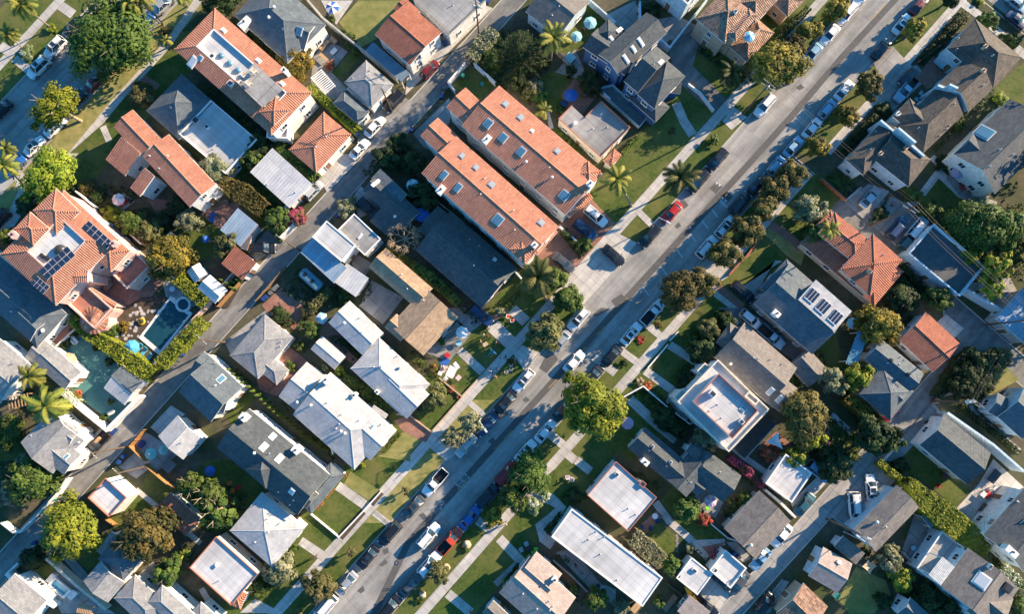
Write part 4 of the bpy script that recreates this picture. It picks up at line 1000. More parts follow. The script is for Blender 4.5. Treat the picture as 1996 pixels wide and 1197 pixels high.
# --- pavements
for f, w_, ya, yb in ((wB, 1.75, y0, y1),(wC, 1.65,335, y1),(wC, 1.65,-60,296)): strip('sidewalk','concrete','s',[(f(ya), ya),(f((ya+yb)/2),(ya+yb)/2),(f(yb), yb)], w_, SZ)
strip('sidewalk','concrete','s',[(400,-20),(325,88),(234,188),(143,298),(60,392)],1.5, SZ); strip('sidewalk','concrete','s',[(150,-38),(60,62),(0,126),(-60,190)],1.6, SZ)
strip('sidewalk','concrete','40',[(1090,0),(1240,110),(1596,420),(1700,500)],1.6, SZ)
L_ = lambda t, *p, m='lawn': sheet('lawn', m, t, p, LZ+.008)
L_('20',(330,660),(480,520),(660,660),(540,790)); L_('20',(970,600),(1250,500),(1330,700),(1180,860),(1050,830)); L_('20',(1230,110),(1400,10),(1580,160),(1240,420),(1130,380))
L_('10',(980,560),(1130,400),(1220,420),(1060,620)); L_('10',(1190,0),(1540,0),(1330,300),(1200,370),(1040,170), m='lawn_dry')
L_('30',(610,380),(800,530),(880,720),(840,740),(600,510)); L_('30',(490,720),(760,880),(600,1050),(520,800)); L_('30',(150,1150),(460,850),(520,950),(580,1080),(480,1197))
L_('31',(1230,530),(1440,290),(1560,360),(1596,700),(1480,730)); L_('31',(1020,790),(1140,640),(1320,800),(1150,915)); L_('31',(1145,610),(1240,540),(1480,740),(1440,870),(1330,790), m='lawn_dry'); L_('31',(890,930),(965,860),(1090,960),(1030,1045))
L_('41',(800,330),(950,190),(1110,320),(1150,390),(1000,560),(780,380)); L_('41',(760,430),(1000,560),(1596,400),(1596,900),(1150,740)); L_('40',(1350,700),(1596,480),(1596,900),(1500,880)); L_('41',(530,1197),(560,1050),(690,950),(840,1080),(720,1197))
L_('42',(0,200),(120,190),(210,440),(400,430),(200,700),(0,560)); L_('42',(1080,600),(1250,420),(1450,450),(1560,560),(1330,680),(1200,760), m='lawn_dry'); L_('42',(620,1100),(770,1050),(930,1197),(560,1197)); L_('42',(0,880),(120,830),(330,1000),(300,1197),(0,1197))
L_('43',(640,80),(860,-110),(1180,240),(1060,370),(860,200)); L_('43',(150,1090),(290,830),(520,940),(560,1050),(430,1197),(240,1197), m='lawn_dry')
L_('33',(235,570),(330,480),(470,590),(480,690),(410,760), m='lawn'); L_('33',(350,320),(470,180),(700,430),(860,610),(620,650)); L_('32',(0,900),(330,760),(420,1000),(100,1197),(0,1100))
L_('03',(850,450),(1060,280),(1340,380),(930,560)); L_('03',(560,760),(740,640),(890,520),(780,800),(680,860)); L_('03',(260,870),(420,760),(530,860),(340,930)); L_('03',(1080,260),(1160,60),(1380,220),(1230,370),(1180,330))
L_('02',(0,870),(100,900),(330,1197),(0,1197)); L_('00',(540,1190),(800,960),(1060,820),(900,1197)); L_('01',(500,100),(700,-20),(830,60),(760,190),(560,180))
L_('03',(1370,220),(1596,20),(1900,120),(1900,560),(1596,560),(1450,430)); L_('13',(0,0),(200,0),(480,240),(300,420),(0,420)); L_('01',(1380,560),(1596,480),(1800,640),(1700,800),(1480,840))
L_('11',(180,110),(330,90),(640,420),(480,600),(200,330)); L_('22',(60,740),(300,640),(400,700),(170,970),(10,830)); L_('22',(390,330),(470,200),(750,310),(570,470),(400,360)); L_('12',(240,720),(330,640),(390,700),(220,920),(150,850))
L_('23',(1040,140),(1210,0),(1390,110),(1360,270),(1200,350),(1060,260)); L_('13',(1080,190),(1290,330),(1360,240),(1130,90), m='lawn_dry'); L_('12',(1300,1150),(1500,980),(1596,1000),(1596,1197), m='lawn_dry'); L_('22',(-100,1000),(0,930),(100,1020),(-20,1150), m='lawn_dry')
# --- front walks, driveways, patios
D_ = lambda m, t, *p: sheet('driveway', m, t, p, DZ)
S_ = lambda m, t, w_, *p: strip('path', m, t, p, w_, DZ+.006)
P_ = lambda m, t, *p: sheet('patio', m, t, p, PZ)
D_('concrete','31',(-420,860),(-120,560),(150,690),(90,800),(-180,1090),(-260,1000)); D_('concrete','21',(1160,1010),(1390,890),(1520,960),(1340,1180),(1200,1060)); D_('concrete','21',(1480,780),(1620,620),(1760,690),(1600,880))
D_('brick','21',(990,790),(1130,580),(1400,340),(1590,540),(1180,1010),(1090,930),(1020,830))
D_('concrete','22',(800,360),(870,290),(1000,350),(880,480)); D_('concrete','22',(590,170),(680,100),(820,240),(740,310)); D_('brick','22',(-130,880),(10,830),(170,970),(120,1050),(-60,960)); D_('concrete','22',(150,1090),(240,1010),(400,1110),(280,1197))
D_('alley','30',(410,380),(590,200),(660,270),(600,510),(860,770),(760,880),(470,620)); D_('concrete','30',(830,940),(910,820),(1020,910),(900,1010)); D_('slab','40',(420,480),(560,340),(680,470),(840,610),(560,880),(440,820),(500,660)); D_('slab','40',(640,560),(760,500),(850,600),(600,840),(470,800))
D_('concrete','31',(600,920),(740,770),(960,700),(1000,790),(870,960),(790,1010),(990,1197),(880,1197),(740,1090)); D_('concrete','31',(940,1060),(1030,1000),(1300,830),(1240,830),(1140,1000),(1250,1180),(1100,1180)); D_('alley','32',(800,0),(1000,0),(1500,350),(1380,410),(960,110))
D_('slab','10',(1180,1197),(1190,980),(1310,850),(1450,700),(1596,780),(1596,830),(1280,1197)); D_('concrete','20',(-20,520),(230,260),(300,280),(530,20),(640,60),(-40,740)); D_('slab','20',(20,1040),(300,760),(330,830),(300,960),(120,1160)); D_('concrete','11',(880,190),(1040,0),(1240,0),(950,300))
D_('alley','11',(330,760),(480,590),(610,700),(400,830)); D_('slab','11',(1130,360),(1210,250),(1400,400),(1200,500)); D_('concrete','02',(1170,930),(1330,760),(1440,830),(1240,990)); D_('slab','12',(150,260),(470,20),(560,0),(200,370)); D_('slab','02',(570,1160),(800,920),(880,950),(650,1197))
D_('concrete','32',(870,200),(950,130),(1020,60),(900,-20),(840,40)); D_('slab','41',(190,370),(390,230),(550,290),(420,540),(340,500)); D_('slab','41',(400,550),(560,330),(720,400),(900,570),(690,760)); D_('concrete','42',(920,110),(990,50),(1130,160),(1050,240))
D_('slab','43',(80,430),(420,20),(620,130),(230,560)); D_('concrete','33',(1360,330),(1560,140),(1640,180),(1400,430)); D_('slab','33',(860,640),(940,640),(1060,770),(990,800)); D_('concrete','33',(640,1080),(740,880),(900,1040),(1010,850),(1030,870),(780,1197)); D_('slab','42',(490,1197),(890,735),(960,830),(620,1197)); D_('slab','33',(1080,1197),(1290,930),(1350,950),(1200,1197))
D_('concrete','13',(270,1190),(390,1080),(540,1160),(520,1197)); D_('concrete','01',(-20,620),(140,300),(60,-20),(290,300),(110,560)); D_('concrete','02',(200,380),(330,300),(500,400),(590,560),(500,620))
S_('concrete','22',1.5,(380,330),(560,500)); S_('concrete','13',1.6,(1030,200),(1240,350)); S_('concrete','13',1.5,(740,630),(920,750)); S_('slab','23',1.5,(520,470),(640,560)); S_('concrete','23',1.6,(690,610),(900,830)); S_('concrete','23',1.6,(290,1040),(470,1190))
S_('concrete','23',1.9,(920,240),(1100,310),(1170,370),(1110,450),(1010,520),(1040,610),(1110,660)); S_('concrete','23',1.5,(1290,0),(1400,90)); S_('concrete','32',1.5,(420,290),(640,430)); S_('concrete','32',1.5,(230,490),(440,640),(420,720),(560,870)); S_('concrete','32',1.7,(110,710),(300,890),(470,1030))
S_('concrete','32',1.3,(240,130),(350,220)); S_('concrete','32',1.3,(50,340),(190,440)); S_('concrete','32',1.5,(-170,380),(0,510)); S_('concrete','30',1.7,(470,800),(530,940),(600,1050)); S_('concrete','00',1.2,(800,980),(850,1100)); S_('concrete','00',1.6,(110,450),(220,540)); S_('concrete','00',1.8,(470,40),(570,110)); S_('concrete','00',1.8,(0,350),(110,430)); S_('brick','00',1.4,(1110,600),(1230,680))
S_('brick','31',1.6,(1200,545),(1320,620),(1430,720),(1560,720)); S_('brick','31',1.4,(800,1040),(990,1190)); S_('concrete','33',1.3,(310,330),(420,480),(560,600),(720,760)); S_('concrete','33',1.1,(620,650),(850,640)); S_('concrete','41',1.3,(1040,0),(760,370),(650,400)); S_('concrete','20',.8,(970,540),(1050,830),(1100,1000)); S_('concrete','41',1.5,(920,130),(1100,310),(1380,400))
S_('concrete','42',1.0,(100,830),(250,970)); S_('concrete','13',1.1,(1310,410),(1430,500)); S_('concrete','22',1.0,(460,740),(580,840)); S_('concrete','22',2.0,(790,10),(900,110)); S_('concrete','31',1.2,(170,440),(290,560)); S_('concrete','22',1.5,(1080,980),(1200,1080)); S_('concrete','22',1.5,(1200,1120),(1280,1190)); S_('concrete','42',1.2,(1130,730),(1270,880),(1560,1120)); S_('concrete','42',1.2,(1250,360),(1130,480),(1020,610))
S_('concrete','41',1.2,(880,20),(960,110)); S_('concrete','03',.9,(1060,230),(1240,380),(1560,650)); S_('slab','03',1.4,(490,720),(670,930)); S_('concrete','13',1.0,(-30,1000),(80,1197)); S_('concrete','32',1.0,(900,1080),(1010,1170),(1180,1290)); S_('slab','23',1.1,(660,970),(840,800)); S_('soil','13',1.1,(1370,250),(1290,345)); S_('soil','13',1.1,(1230,400),(1050,605))
P_('slab','10',(840,440),(960,300),(1110,400),(980,560),(1110,690),(980,790),(820,640)); P_('concrete','10',(900,0),(1150,0),(1020,190),(960,110)); P_('teal_paint','02',(440,330),(640,190),(900,400),(1000,640),(1080,700),(890,900),(540,650),(650,510)); P_('brick','02',(350,330),(530,110),(640,190),(480,350))
P_('slab','01',(870,380),(960,300),(1050,370),(940,450)); P_('brick','01',(1140,330),(1330,370),(1400,440),(1200,440)); P_('brick','11',(0,440),(230,370),(290,430),(120,590),(0,500)); P_('brick','11',(440,1180),(590,1040),(780,1160),(760,1260),(500,1260)); P_('brick','12',(390,520),(600,260),(800,420),(560,690),(420,640)); P_('brick','12',(640,0),(800,0),(740,130),(690,170),(560,80)); P_('brick','12',(900,90),(960,110),(1190,390),(1150,440),(880,220))
P_('slab','br',(600,580),(720,330),(1030,500),(830,760)); P_('slab','br',(1250,1040),(1560,720),(1690,850),(1480,1120)); P_('brick','01',(880,1197),(760,1060),(960,830),(1280,980),(1150,1150)); P_('soil','02',(750,130),(1100,-80),(1320,-100),(1080,240),(960,330),(850,200)); P_('slab','02',(1000,1080),(1120,960),(1400,1130),(1200,1290))
P_('slab','41',(860,910),(1250,1010),(1480,950),(1540,1060),(1480,1197),(1300,1197),(1100,1080)); P_('slab','41',(990,190),(1060,100),(1330,330),(1240,400),(1100,330)); P_('concrete','se',(870,610),(1000,470),(1080,330),(1252,490),(1080,560),(1000,720)); P_('slab','se',(560,870),(640,640),(830,780),(650,930)); P_('brick','32',(1100,1100),(1250,960),(1400,1090),(1290,1197)); P_('slab','cc',(1010,1010),(1200,930),(1380,1080),(1280,1260),(1100,1210)); P_('slab','23',(1130,720),(1250,690),(1480,960),(1596,1010),(1596,1140),(1400,1010))
P_('brick','20',(1170,740),(1280,600),(1450,740),(1330,900),(1210,830)); P_('slab','20',(1130,560),(1280,380),(1360,560),(1300,610)); P_('brick','33',(160,540),(320,390),(370,440),(230,580)); P_('brick','33',(670,680),(850,640),(810,700),(740,760)); P_('slab','03',(350,940),(450,850),(700,1080),(900,1197),(480,1197)); P_('slab','03',(1010,950),(1190,790),(1360,970),(1200,1080)); P_('slab','02',(920,1240),(1060,1120),(1180,1240),(1060,1330))
P_('soil','20',(830,120),(700,330),(720,560),(930,830),(1050,500),(960,160)); P_('brick','40',(760,610),(880,430),(1090,500),(940,660),(840,690)); P_('slab','30',(-100,130),(150,0),(200,130),(420,300),(350,400)); P_('slab','30',(190,170),(480,120),(640,200),(450,320)); P_('slab','22',(300,0),(380,130),(470,190),(560,120),(430,0)); P_('brick','22',(590,90),(640,60),(720,0),(760,10),(680,90)); P_('slab','11',(1180,780),(1310,860),(1200,1000),(1140,850))
P_('slab','32',(780,640),(960,680),(1050,620)); P_('soil','11',(0,920),(130,850),(300,990),(180,1197),(60,1197)); P_('slab','01',(1260,980),(1340,940),(1480,1080),(1596,1160),(1470,1197),(1290,1110)); P_('brick','42',(0,950),(60,870),(120,1100),(20,1197))
# --- darker patches, dashes, lettering on the roads
RZ = .012
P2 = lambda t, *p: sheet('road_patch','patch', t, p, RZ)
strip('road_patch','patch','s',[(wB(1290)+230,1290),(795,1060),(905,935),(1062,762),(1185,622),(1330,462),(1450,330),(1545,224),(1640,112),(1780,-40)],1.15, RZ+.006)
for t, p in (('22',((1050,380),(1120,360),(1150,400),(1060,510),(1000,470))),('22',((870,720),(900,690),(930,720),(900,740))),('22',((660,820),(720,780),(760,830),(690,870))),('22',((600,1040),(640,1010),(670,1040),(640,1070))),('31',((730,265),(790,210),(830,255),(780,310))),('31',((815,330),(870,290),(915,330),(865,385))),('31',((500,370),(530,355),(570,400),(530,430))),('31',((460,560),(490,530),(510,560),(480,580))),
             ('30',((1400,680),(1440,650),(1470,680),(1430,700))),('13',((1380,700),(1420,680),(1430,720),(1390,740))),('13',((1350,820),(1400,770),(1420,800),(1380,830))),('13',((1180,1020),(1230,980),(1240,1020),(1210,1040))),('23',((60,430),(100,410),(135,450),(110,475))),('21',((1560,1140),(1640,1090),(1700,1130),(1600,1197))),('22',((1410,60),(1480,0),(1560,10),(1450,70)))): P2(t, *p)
sheet('road_marking','road_white','31',[(800,360),(808,352),(872,412),(864,420)],.014)
for x, y in ((770,460),(695,550),(600,650),(497,775),(375,910),(235,1070)): sheet('road_marking','road_white','31',[(x-28, y-30),(x-20, y-36),(x+28, y+28),(x+20, y+34)],.014)
for x, y in ((820,560),(640,760),(430,740),(240,960),(60,1150)): sheet('centre_line','road_yellow','31',[(x-30, y+34),(x-34, y+30),(x+30, y-34),(x+34, y-30)],.014)
for t, x, y in (('22',1480,180),('22',1330,340),('22',1110,590),('22',760,990),('22',690,1070),('23',400,200),('23',230,410),('40',500,50),('40',440,120),('00',430,670),('00',380,730),('00',240,880),('00',70,1080)): sheet('centre_line','road_yellow', t, [(x-32, y+36),(x-36, y+32),(x+32, y-36),(x+36, y-32)],.014)
for x, y in ((788,225),(810,240),(833,345),(857,365)): sheet('road_marking','road_white','31',[(x-10, y+14),(x-6, y-16),(x+14, y+2)],.026)
def stencil(t, x, y, txt, ang, sx=2.0, sy=3.3):
 c = bpy.data.curves.new('road_lettering','FONT'); c.body = txt; c.align_x = 'CENTER'; c.align_y = 'CENTER'; c.size = 1; c.materials.append(M['road_worn']); o = link('road_lettering', c); bpy.context.view_layer.update()
 d = o.dimensions; o.location = W(t, x, y, .02); o.rotation_euler.z = ang; o.scale = (sx/d.x, sy/d.y, 1); tag(o, kind='structure')
ground_mat('road_worn',(.26,.26,.26),(.50,.50,.49),3.0,(.24,.24,.23),0.7)
stencil('st',770,400,'HUMP', UA-math.pi/2); stencil('st',395,850,'SPEED', UA-math.pi/2); stencil('su',345,855,'HUMP', UA+math.pi/2,1.8,2.7); stencil('su',800,340,'SPEED', UA+math.pi/2,1.8,2.7)
# manhole covers
for t, x, y in (('13',1487,803),('31',580,570)):
 mb = MB(); mb.lathe(W(t, x, y, .01),[(.4,0),(.4,.012)],18); mb.lathe(W(t, x, y, .02),[(.22,0),(.22,.006)],12,1); tag(link('manhole_cover', mb.mesh('manhole_cover',['dark_metal','metal'])), kind='structure')
# ================================================================ HOUSES
H = house
# --- left block, top to bottom
H('spanish_house','long white house with orange tile slopes around a flat white roof deck and sunken terrace','10','white','terracotta',
  [('deck',(75,60),(830,720),(475,1015),6.2,.62,{'inset': 2.9}),('hip',(425,870),(535,975),(650,850),6.9,1.0),('flat',(655,900),(640,1075),(480,1010),3.4,0,{'parapet': .5})],
  [('c','10',640,575,1.1,.7,1.5),('d','10',125,432,.55,'skyglass'),('d','10',190,492,.55,'skyglass'),('d','10',255,547,.55,'skyglass'),('u','10',205,655),('s','10',145,235,.9,.6,'pane_white'),('s','10',415,470,.9,.6,'pane_white'),('s','10',600,650,.9,.6,'pane_white'),('u','10',60,440,.8,.8,.4),('s','00',1500,480,1.2,2.0,'pane_white'),('s','00',1560,450,.8,.8)], coping='trim')
H('tiled_garage','small garage apartment under a square orange tile hip roof beside the left alley','10','white','terracotta',[('hip',(1135,1045),(865,1345),(650,1165),3.6,1.7)],[('v','10',940,1060,'pane_white'),('v','10',860,1140,'pane_white')], cat='garage')
H('hip_roof_house','slate grey house with white window wall facing a paved patio, at top edge','10','white','slate',[('hip',(225,115),(640,490),(940,190),4.6,2.5),('gable',(560,300),(770,390),(945,195),4.6,1.6)],
  [('s','10',735,240,.9,1.4),('t','10',500,140),('v','10',605,225),('t','10',540,60),('c','10',320,190,1.0,2.2,.9,'white')])
H('hip_roof_garage','grey square hip roof garage with white walls right next to the white pergola patio','10','white','grey_shingle',[('hip',(1250,465),(1465,655),(1305,840),3.8,1.7)],[('v','10',1280,550),('w','10',1350,540),('v','10',1145,605)], cat='garage')
H('hip_roof_garage','narrow grey hip roof garage between ivy hedge and a square grey roofed garage','10','white','slate',[('hip',(990,800),(1190,965),(1275,860),3.2,1.3),('flat',(1100,690),(1300,850),(1330,815),2.6,0)], cat='garage')
H('orange_gable_house','orange tile gable house with glazed carport at the top of the left alley','20','white','rust_tile',[('gable',(-276,265),(-4,505),(230,238),5.0,1.9),('gable',(-130,60),(-10,170),(60,70),4.6,1.0)])
H('flat_roof_garage','large grey flat roofed garage with pale front wall at the top of the left alley','20','white','grey_flat',[('flat',(15,-10),(300,265),(570,-30),4.2,0)],[('v','20',330,40)], flatm='grey_flat', coping='greywood', cat='garage')
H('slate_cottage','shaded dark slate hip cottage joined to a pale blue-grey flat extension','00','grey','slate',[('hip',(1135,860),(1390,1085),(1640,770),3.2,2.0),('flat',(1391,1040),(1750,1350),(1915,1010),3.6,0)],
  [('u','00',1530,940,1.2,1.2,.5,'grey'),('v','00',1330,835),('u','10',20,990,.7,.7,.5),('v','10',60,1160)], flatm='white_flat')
H('orange_gable_house','orange tile gable house with stepped left wings and a sunlit white end wall','01','white','terracotta',[('gable',(1110,20),(1475,415),(1684,243),5.5,1.9),('gable',(880,-212),(1100,20),(1275,-92),4.7,1.5,{'win': 0}),('shed',(820,42),(972,170),(1120,10),3.9,1.0),('shed',(1010,262),(1088,330),(1225,185),4.6,.9)],
  [('v','01',1240,112,'pane_white'),('v','01',1305,15,'pane_white'),('v','01',1165,15,'pane_white')])
villa = H('pink_villa','big pink villa with orange tiled towers, solar panels and a flat white inner deck','01','pink','terracotta',
  [('deck',(5,780),(435,1180),(898,646),7.0,.8,{'inset': 3.5,'coping': 'pink'}),('hip',(255,440),(440,625),(612,440),7.6,1.9),('hip',(110,582),(260,715),(395,590),8.0,1.3,{'win': 0}),('hip',(715,790),(865,918),(1005,745),6.6,1.7), 
   ('flat',(870,935),(985,1050),(1150,860),4.0,0,{'parapet': .8,'flat': 'red_floor','coping': 'pink'}),('flat',(850,600),(1215,930),(1470,690),4.0,0,{'t': 'vi','parapet': .8,'flat': 'red_floor','coping': 'pink'}),('gable',(1235,940),(1475,700),(1440,640),3.7,.4,{'t': 'vi','win': 0}),('gable',(1100,440),(1480,680),(1530,620),3.5,.5,{'t': 'vi','win': 0}),('gable',(590,905),(690,905),(600,1000),7.1,.6,{'win': 0})],
  [('p','01',(315,910),(535,718),(610,785),6,2,.4,7.5),('p','01',(700,520),(890,692),(832,738),5,2,.36,7.35),('p','01',(300,950),(400,1035),(365,1112),4,2,.36,7.3),('d','01',470,750,1.0,'dark_metal'),('c','01',150,640,1.1,1.0,1.4,'pink'),('c','01',40,830,1.1,1.0,1.5,'pink'),('c','01',912,705,.9,.9,1.0,'pink'),('u','01',335,795,.8,.6,.4,'dark_metal'),('u','01',370,815,.8,.6,.4,'dark_metal')], coping='pink')
c_ = W('vi',1372,845,0); mb = MB(); mb.lathe(c_, [(2.1,0),(2.1,3.3)],20); part(mb, 'wall',['pink'], villa); mb = MB(); n_ = 20
for i in range(n_):
 P3 = [c_+Vector((2.5*math.cos(6.2832*(i+k)/n_),2.5*math.sin(6.2832*(i+k)/n_),3.3)) for k in (0,1)]; mb.poly([P3[0], P3[1], c_+Vector((0,0,4.2))], i % 2,[(i*.36,0),(i*.36+.36,0),(i*.36+.18,2.5)])
part(mb, 'roof',['mottled_tile','rust_tile'], villa)
H('grey_hip_house','long blue-grey house with white railed brick porch, just below the pink villa','vi','white','slate',[('hipB',(-290,-255),(870,745),(490,1185),3.6,2.3),('gable',(120,850),(390,1100),(640,780),3.8,1.2,{'win': 0})],[('w','vi',560,945),('v','vi',150,715,'pane_white')])
H('grey_gable_house','pale grey gable house at left edge behind the nearer palm and wooden pergola','ww','white','grey_shingle',[('gable',(-330,350),(0,630),(310,265),4.2,2.0)],[('v','ww',125,245)])
H('grey_gable_house','narrow pale grey gable house with white end wall beside the teal courtyard','ww','white','grey_shingle',[('gable',(335,240),(628,505),(795,328),3.6,1.6),('gable',(245,180),(385,300),(560,120),3.0,.6)])
H('many_gabled_house','grey many gabled house with rust stain near its ridge, beside the pickup in the alley','ww','white','grey_shingle',[('gable',(200,1010),(510,690),(930,875),4.6,2.5),('gable',(510,935),(665,1050),(775,915),4.9,1.3),('gable',(430,1170),(620,1330),(790,1130),4.7,1.6),('gable',(250,1000),(405,1150),(500,1010),4.4,1.2)],[('s','ww',650,1148,.5,.8),('v','ww',420,850,'pane_white'),('v','ww',770,1010,'pane_white')])
H('flat_roof_garage','white flat garage with red tile edging and sunlit side walls, lower left alley','03','white','white_flat',[('flat',(680,295),(845,447),(980,290),4.6,0,{'parapet': .5})], cat='garage', coping='trim_red', win=False)
H('red_tile_shed','low rust red tile gable outbuilding dappled with tree shade','03','cream','rust_tile',[('gable',(1210,385),(1445,597),(1555,457),2.9,.9)],[('v','03',1390,480)], cat='shed')
H('grey_hip_house','slate grey hip house under the rust coloured tree with pale roofed front half','03','white','grey_shingle',[('gable',(648,945),(780,788),(975,945),3.8,.9),('hip',(760,770),(960,945),(1165,745),3.6,1.3,{'roof': 'slate'}),('shed',(750,710),(800,750),(930,595),2.8,.3,{'roof': 'grey_shingle','win': 0})])
H('grey_gable_house','grey gable house beside the small turquoise plunge pool, bottom left corner','03','white','grey_shingle',[('gable',(-120,1175),(130,1385),(430,1148),4.2,1.7)])
H('grey_hip_house','twin grey hip roofs with white windowed side wall cut by the bottom edge','03','white','grey_shingle',[('hip',(885,1078),(1150,1330),(1330,1160),3.8,1.5),('hip',(1145,1110),(1400,1340),(1500,1190),4.2,1.7),('hip',(1440,1250),(1596,1390),(1700,1230),3.8,1.2)],[('w','03',945,1150)])
H('flat_roof_garage','long pale flat roofed garage beside the covered car','11','white','white_flat',[('shed',(348,140),(655,420),(812,215),3.0,.25,{'roof': 'white_seam'})],[('v','11',700,300),('v','11',480,240)], cat='garage')
H('metal_roof_shed','blue-grey standing seam metal roofed garage edged in red beside red brick yard','11','grey','blue_seam',[('shed',(115,590),(275,722),(425,560),3.2,.35),('shed',(275,735),(325,750),(475,590),2.7,.15,{'roof': 'slate','win': 0})], trim='trim_red', cat='garage')
H('brown_shed','small burnt orange roofed shed at the alley edge beside wooden gate','11','white','brown_flat',[('shed',(125,855),(288,985),(405,850),3.0,.35,{'roof': 'rust_tile'})], cat='shed', trim='brown')
H('white_shed','white ridged tent-like shed at the foot of a long hedge above the pool spa','11','white','white_seam',[('gable',(-60,1045),(75,1165),(150,1040),2.7,.8)], cat='shed', win=False)
H('white_shed','smaller white shed next to the golden hedge end','01','white','white_seam',[('gable',(1452,915),(1515,1005),(1600,920),2.5,.5)], cat='shed', win=False)
H('pavilion','small pool house with half white and half slate roof in the teal courtyard','02','white','slate',[('shed',(805,625),(968,758),(1032,662),2.5,.5,{'roof': 'white_seam'}),('shed',(1112,585),(955,442),(885,542),2.6,.45)], cat='pool house')
bpy.context.view_layer.update()
# --- middle block, top to bottom
H('taupe_gable_house','brown-grey gable house cut by the top edge above the two aqua umbrellas','20','paleblue','taupe_shingle',[('gable',(895,85),(1150,290),(1395,10),4.2,1.5)],[('v','20',1155,45),('v','20',1100,115)])
H('blue_house','big dark blue clapboard house with white trim and many charcoal gables','bl','blue','charcoal',
  [('gable',(545,640),(985,250),(800,60),6.4,2.8),('gable',(590,690),(720,800),(990,455),6.3,2.2),('hip',(700,800),(870,950),(1100,600),6.0,2.0),('gable',(220,385),(600,640),(700,440),5.6,2.1),('hip',(300,275),(440,400),(590,250),5.6,1.5),('hip',(630,850),(880,1070),(1010,930),3.2,.9,{'win': 0}),('shed',(1010,800),(1110,810),(1190,720),3.0,.4,{'win': 0})],
  [('s','bl',550,225,.5,1.4,'pane_white'),('s','bl',480,310,.5,1.2,'pane_white'),('s','bl',745,335,.5,1.6,'pane_white'),('s','bl',610,490,.5,1.6,'pane_white'),('v','bl',865,535),('s','bl',930,520,.5,1.2,'pane_white'),('s','bl',680,400,.5,1.2,'pane_white')])
H('flat_roof_house','cream house with pale flat roof edged in red, beside the blue house','20','cream','grey_flat',[('flat',(1150,920),(1478,1222),(1582,1113),4.0,0,{'skip': (2,)}),('flat',(1358,905),(1585,1116),(1735,1010),4.0,0,{'skip': (0,)}),('hip',(1500,1250),(1560,1300),(1640,1200),3.4,.8,{'roof': 'terracotta'})],[('v','20',1420,998,'pane_white'),('w','20',1275,950),('v','20',1530,990)], flatm='grey_flat', coping='trim_red')
H('row_of_townhouses','northern of the two long terracotta tile townhouse rows with three flat skylights','20','white','terracotta',
  [('gable',(399,976),(1206,1672),(1500,1352),7.8,2.3),('gable',(275,828),(440,985),(560,800),6.9,1.4),('hip',(1290,1360),(1390,1440),(1500,1345),8.2,1.1,{'win': 0}),('shed',(1240,1690),(1420,1540),(1360,1490),3.0,.5,{'win': 0})],
  [('s','20',605,960,1.2,1.4),('s','20',722,1070,1.2,1.4),('s','20',862,1178,1.2,1.4),('s','21',1197,322,1.4,1.5),('s','20',738,808,.9,1.0,'pane_grey','metal'),('s','20',855,912,.9,1.0,'pane_grey','metal'),('s','20',1140,1175,.85,.9,'pane_grey','metal'),('s','20',945,1018,.5,.5,'pane_white'),('c','20',595,1090,.9,1.5,.5),('t','21',1100,185),('v','21',1080,105),('t','21',900,65),('c','21',1392,245,.9,.9,1.2),('v','20',438,905,'pane_white'),('v','20',640,940)], cat='townhouses')
H('row_of_townhouses','southern of the two long terracotta tile townhouse rows, tiled tower at its end','21','white','terracotta',
  [('gable',(85,148),(885,862),(1150,560),7.8,2.3),('gable',(75-0,-145),(240,10),(370,-140),6.9,1.4),('hip',(765,742),(890,862),(1000,770),8.1,1.5,{'win': 0}),('shed',(990,790),(1150,605),(1120,560),3.2,.5,{'win': 0})],
  [('s','21',262,165,.9,1.4),('s','21',372,262,.9,1.4),('s','21',682,512,1.5,1.6),('s','21',400,15,.8,.9,'pane_grey','metal'),('s','21',508,105,.8,.9,'pane_grey','metal'),('s','21',630,238,1.0,1.0,'pane_grey','metal'),('s','21',1015,535,.95,.95,'pane_grey','metal'),('c','21',240,285,.9,1.5,.6),('v','21',810,592),('v','21',545,312),('c','21',965,715,.8,.8,.8),('v','21',575,190),('v','21',800,440)], cat='townhouses')
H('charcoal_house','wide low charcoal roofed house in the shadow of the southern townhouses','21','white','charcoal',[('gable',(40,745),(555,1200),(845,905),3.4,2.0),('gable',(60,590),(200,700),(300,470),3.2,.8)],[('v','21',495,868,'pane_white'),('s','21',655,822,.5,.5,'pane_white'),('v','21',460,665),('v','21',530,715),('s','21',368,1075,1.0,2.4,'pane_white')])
H('pale_flat_house','pale house of several flat roofs by the left alley, corrugated porch at its end','11','white','grey_flat',
  [('flat',(830,645),(1058,838),(1185,720),4.6,0,{'flat': 'white_flat','parapet': .12}),('flat',(1030,590),(1240,790),(1362,655),3.7,0,{'parapet': .12}),('shed',(740,765),(1000,1005),(1095,880),3.3,.3,{'roof': 'blue_seam'}),('shed',(1000,995),(1170,1112),(1285,975),2.9,.25,{'roof': 'white_seam','win': 0})],
  [('v','11',970,830,'orange'),('u','11',850,605,.8,.8,.5),('v','11',1190,720),('s','11',1205,640,.3,1.0,'pane_white')], flatm='grey_flat')
H('dark_shed_house','cluster of dark low sheds and lean-to roofs in deep shade beside the left alley','11','greywood','charcoal',[('gable',(1225,285),(1550,580),(1640,420),3.0,.7),('shed',(1290,190),(1500,390),(1600,340),3.3,.3,{'roof': 'slate','win': 0}),('shed',(1280,520),(1420,640),(1570,540),2.8,.3,{'win': 0})],[('s','11',1335,220,.5,2.2,'pane_white'),('t','11',1480,490)])
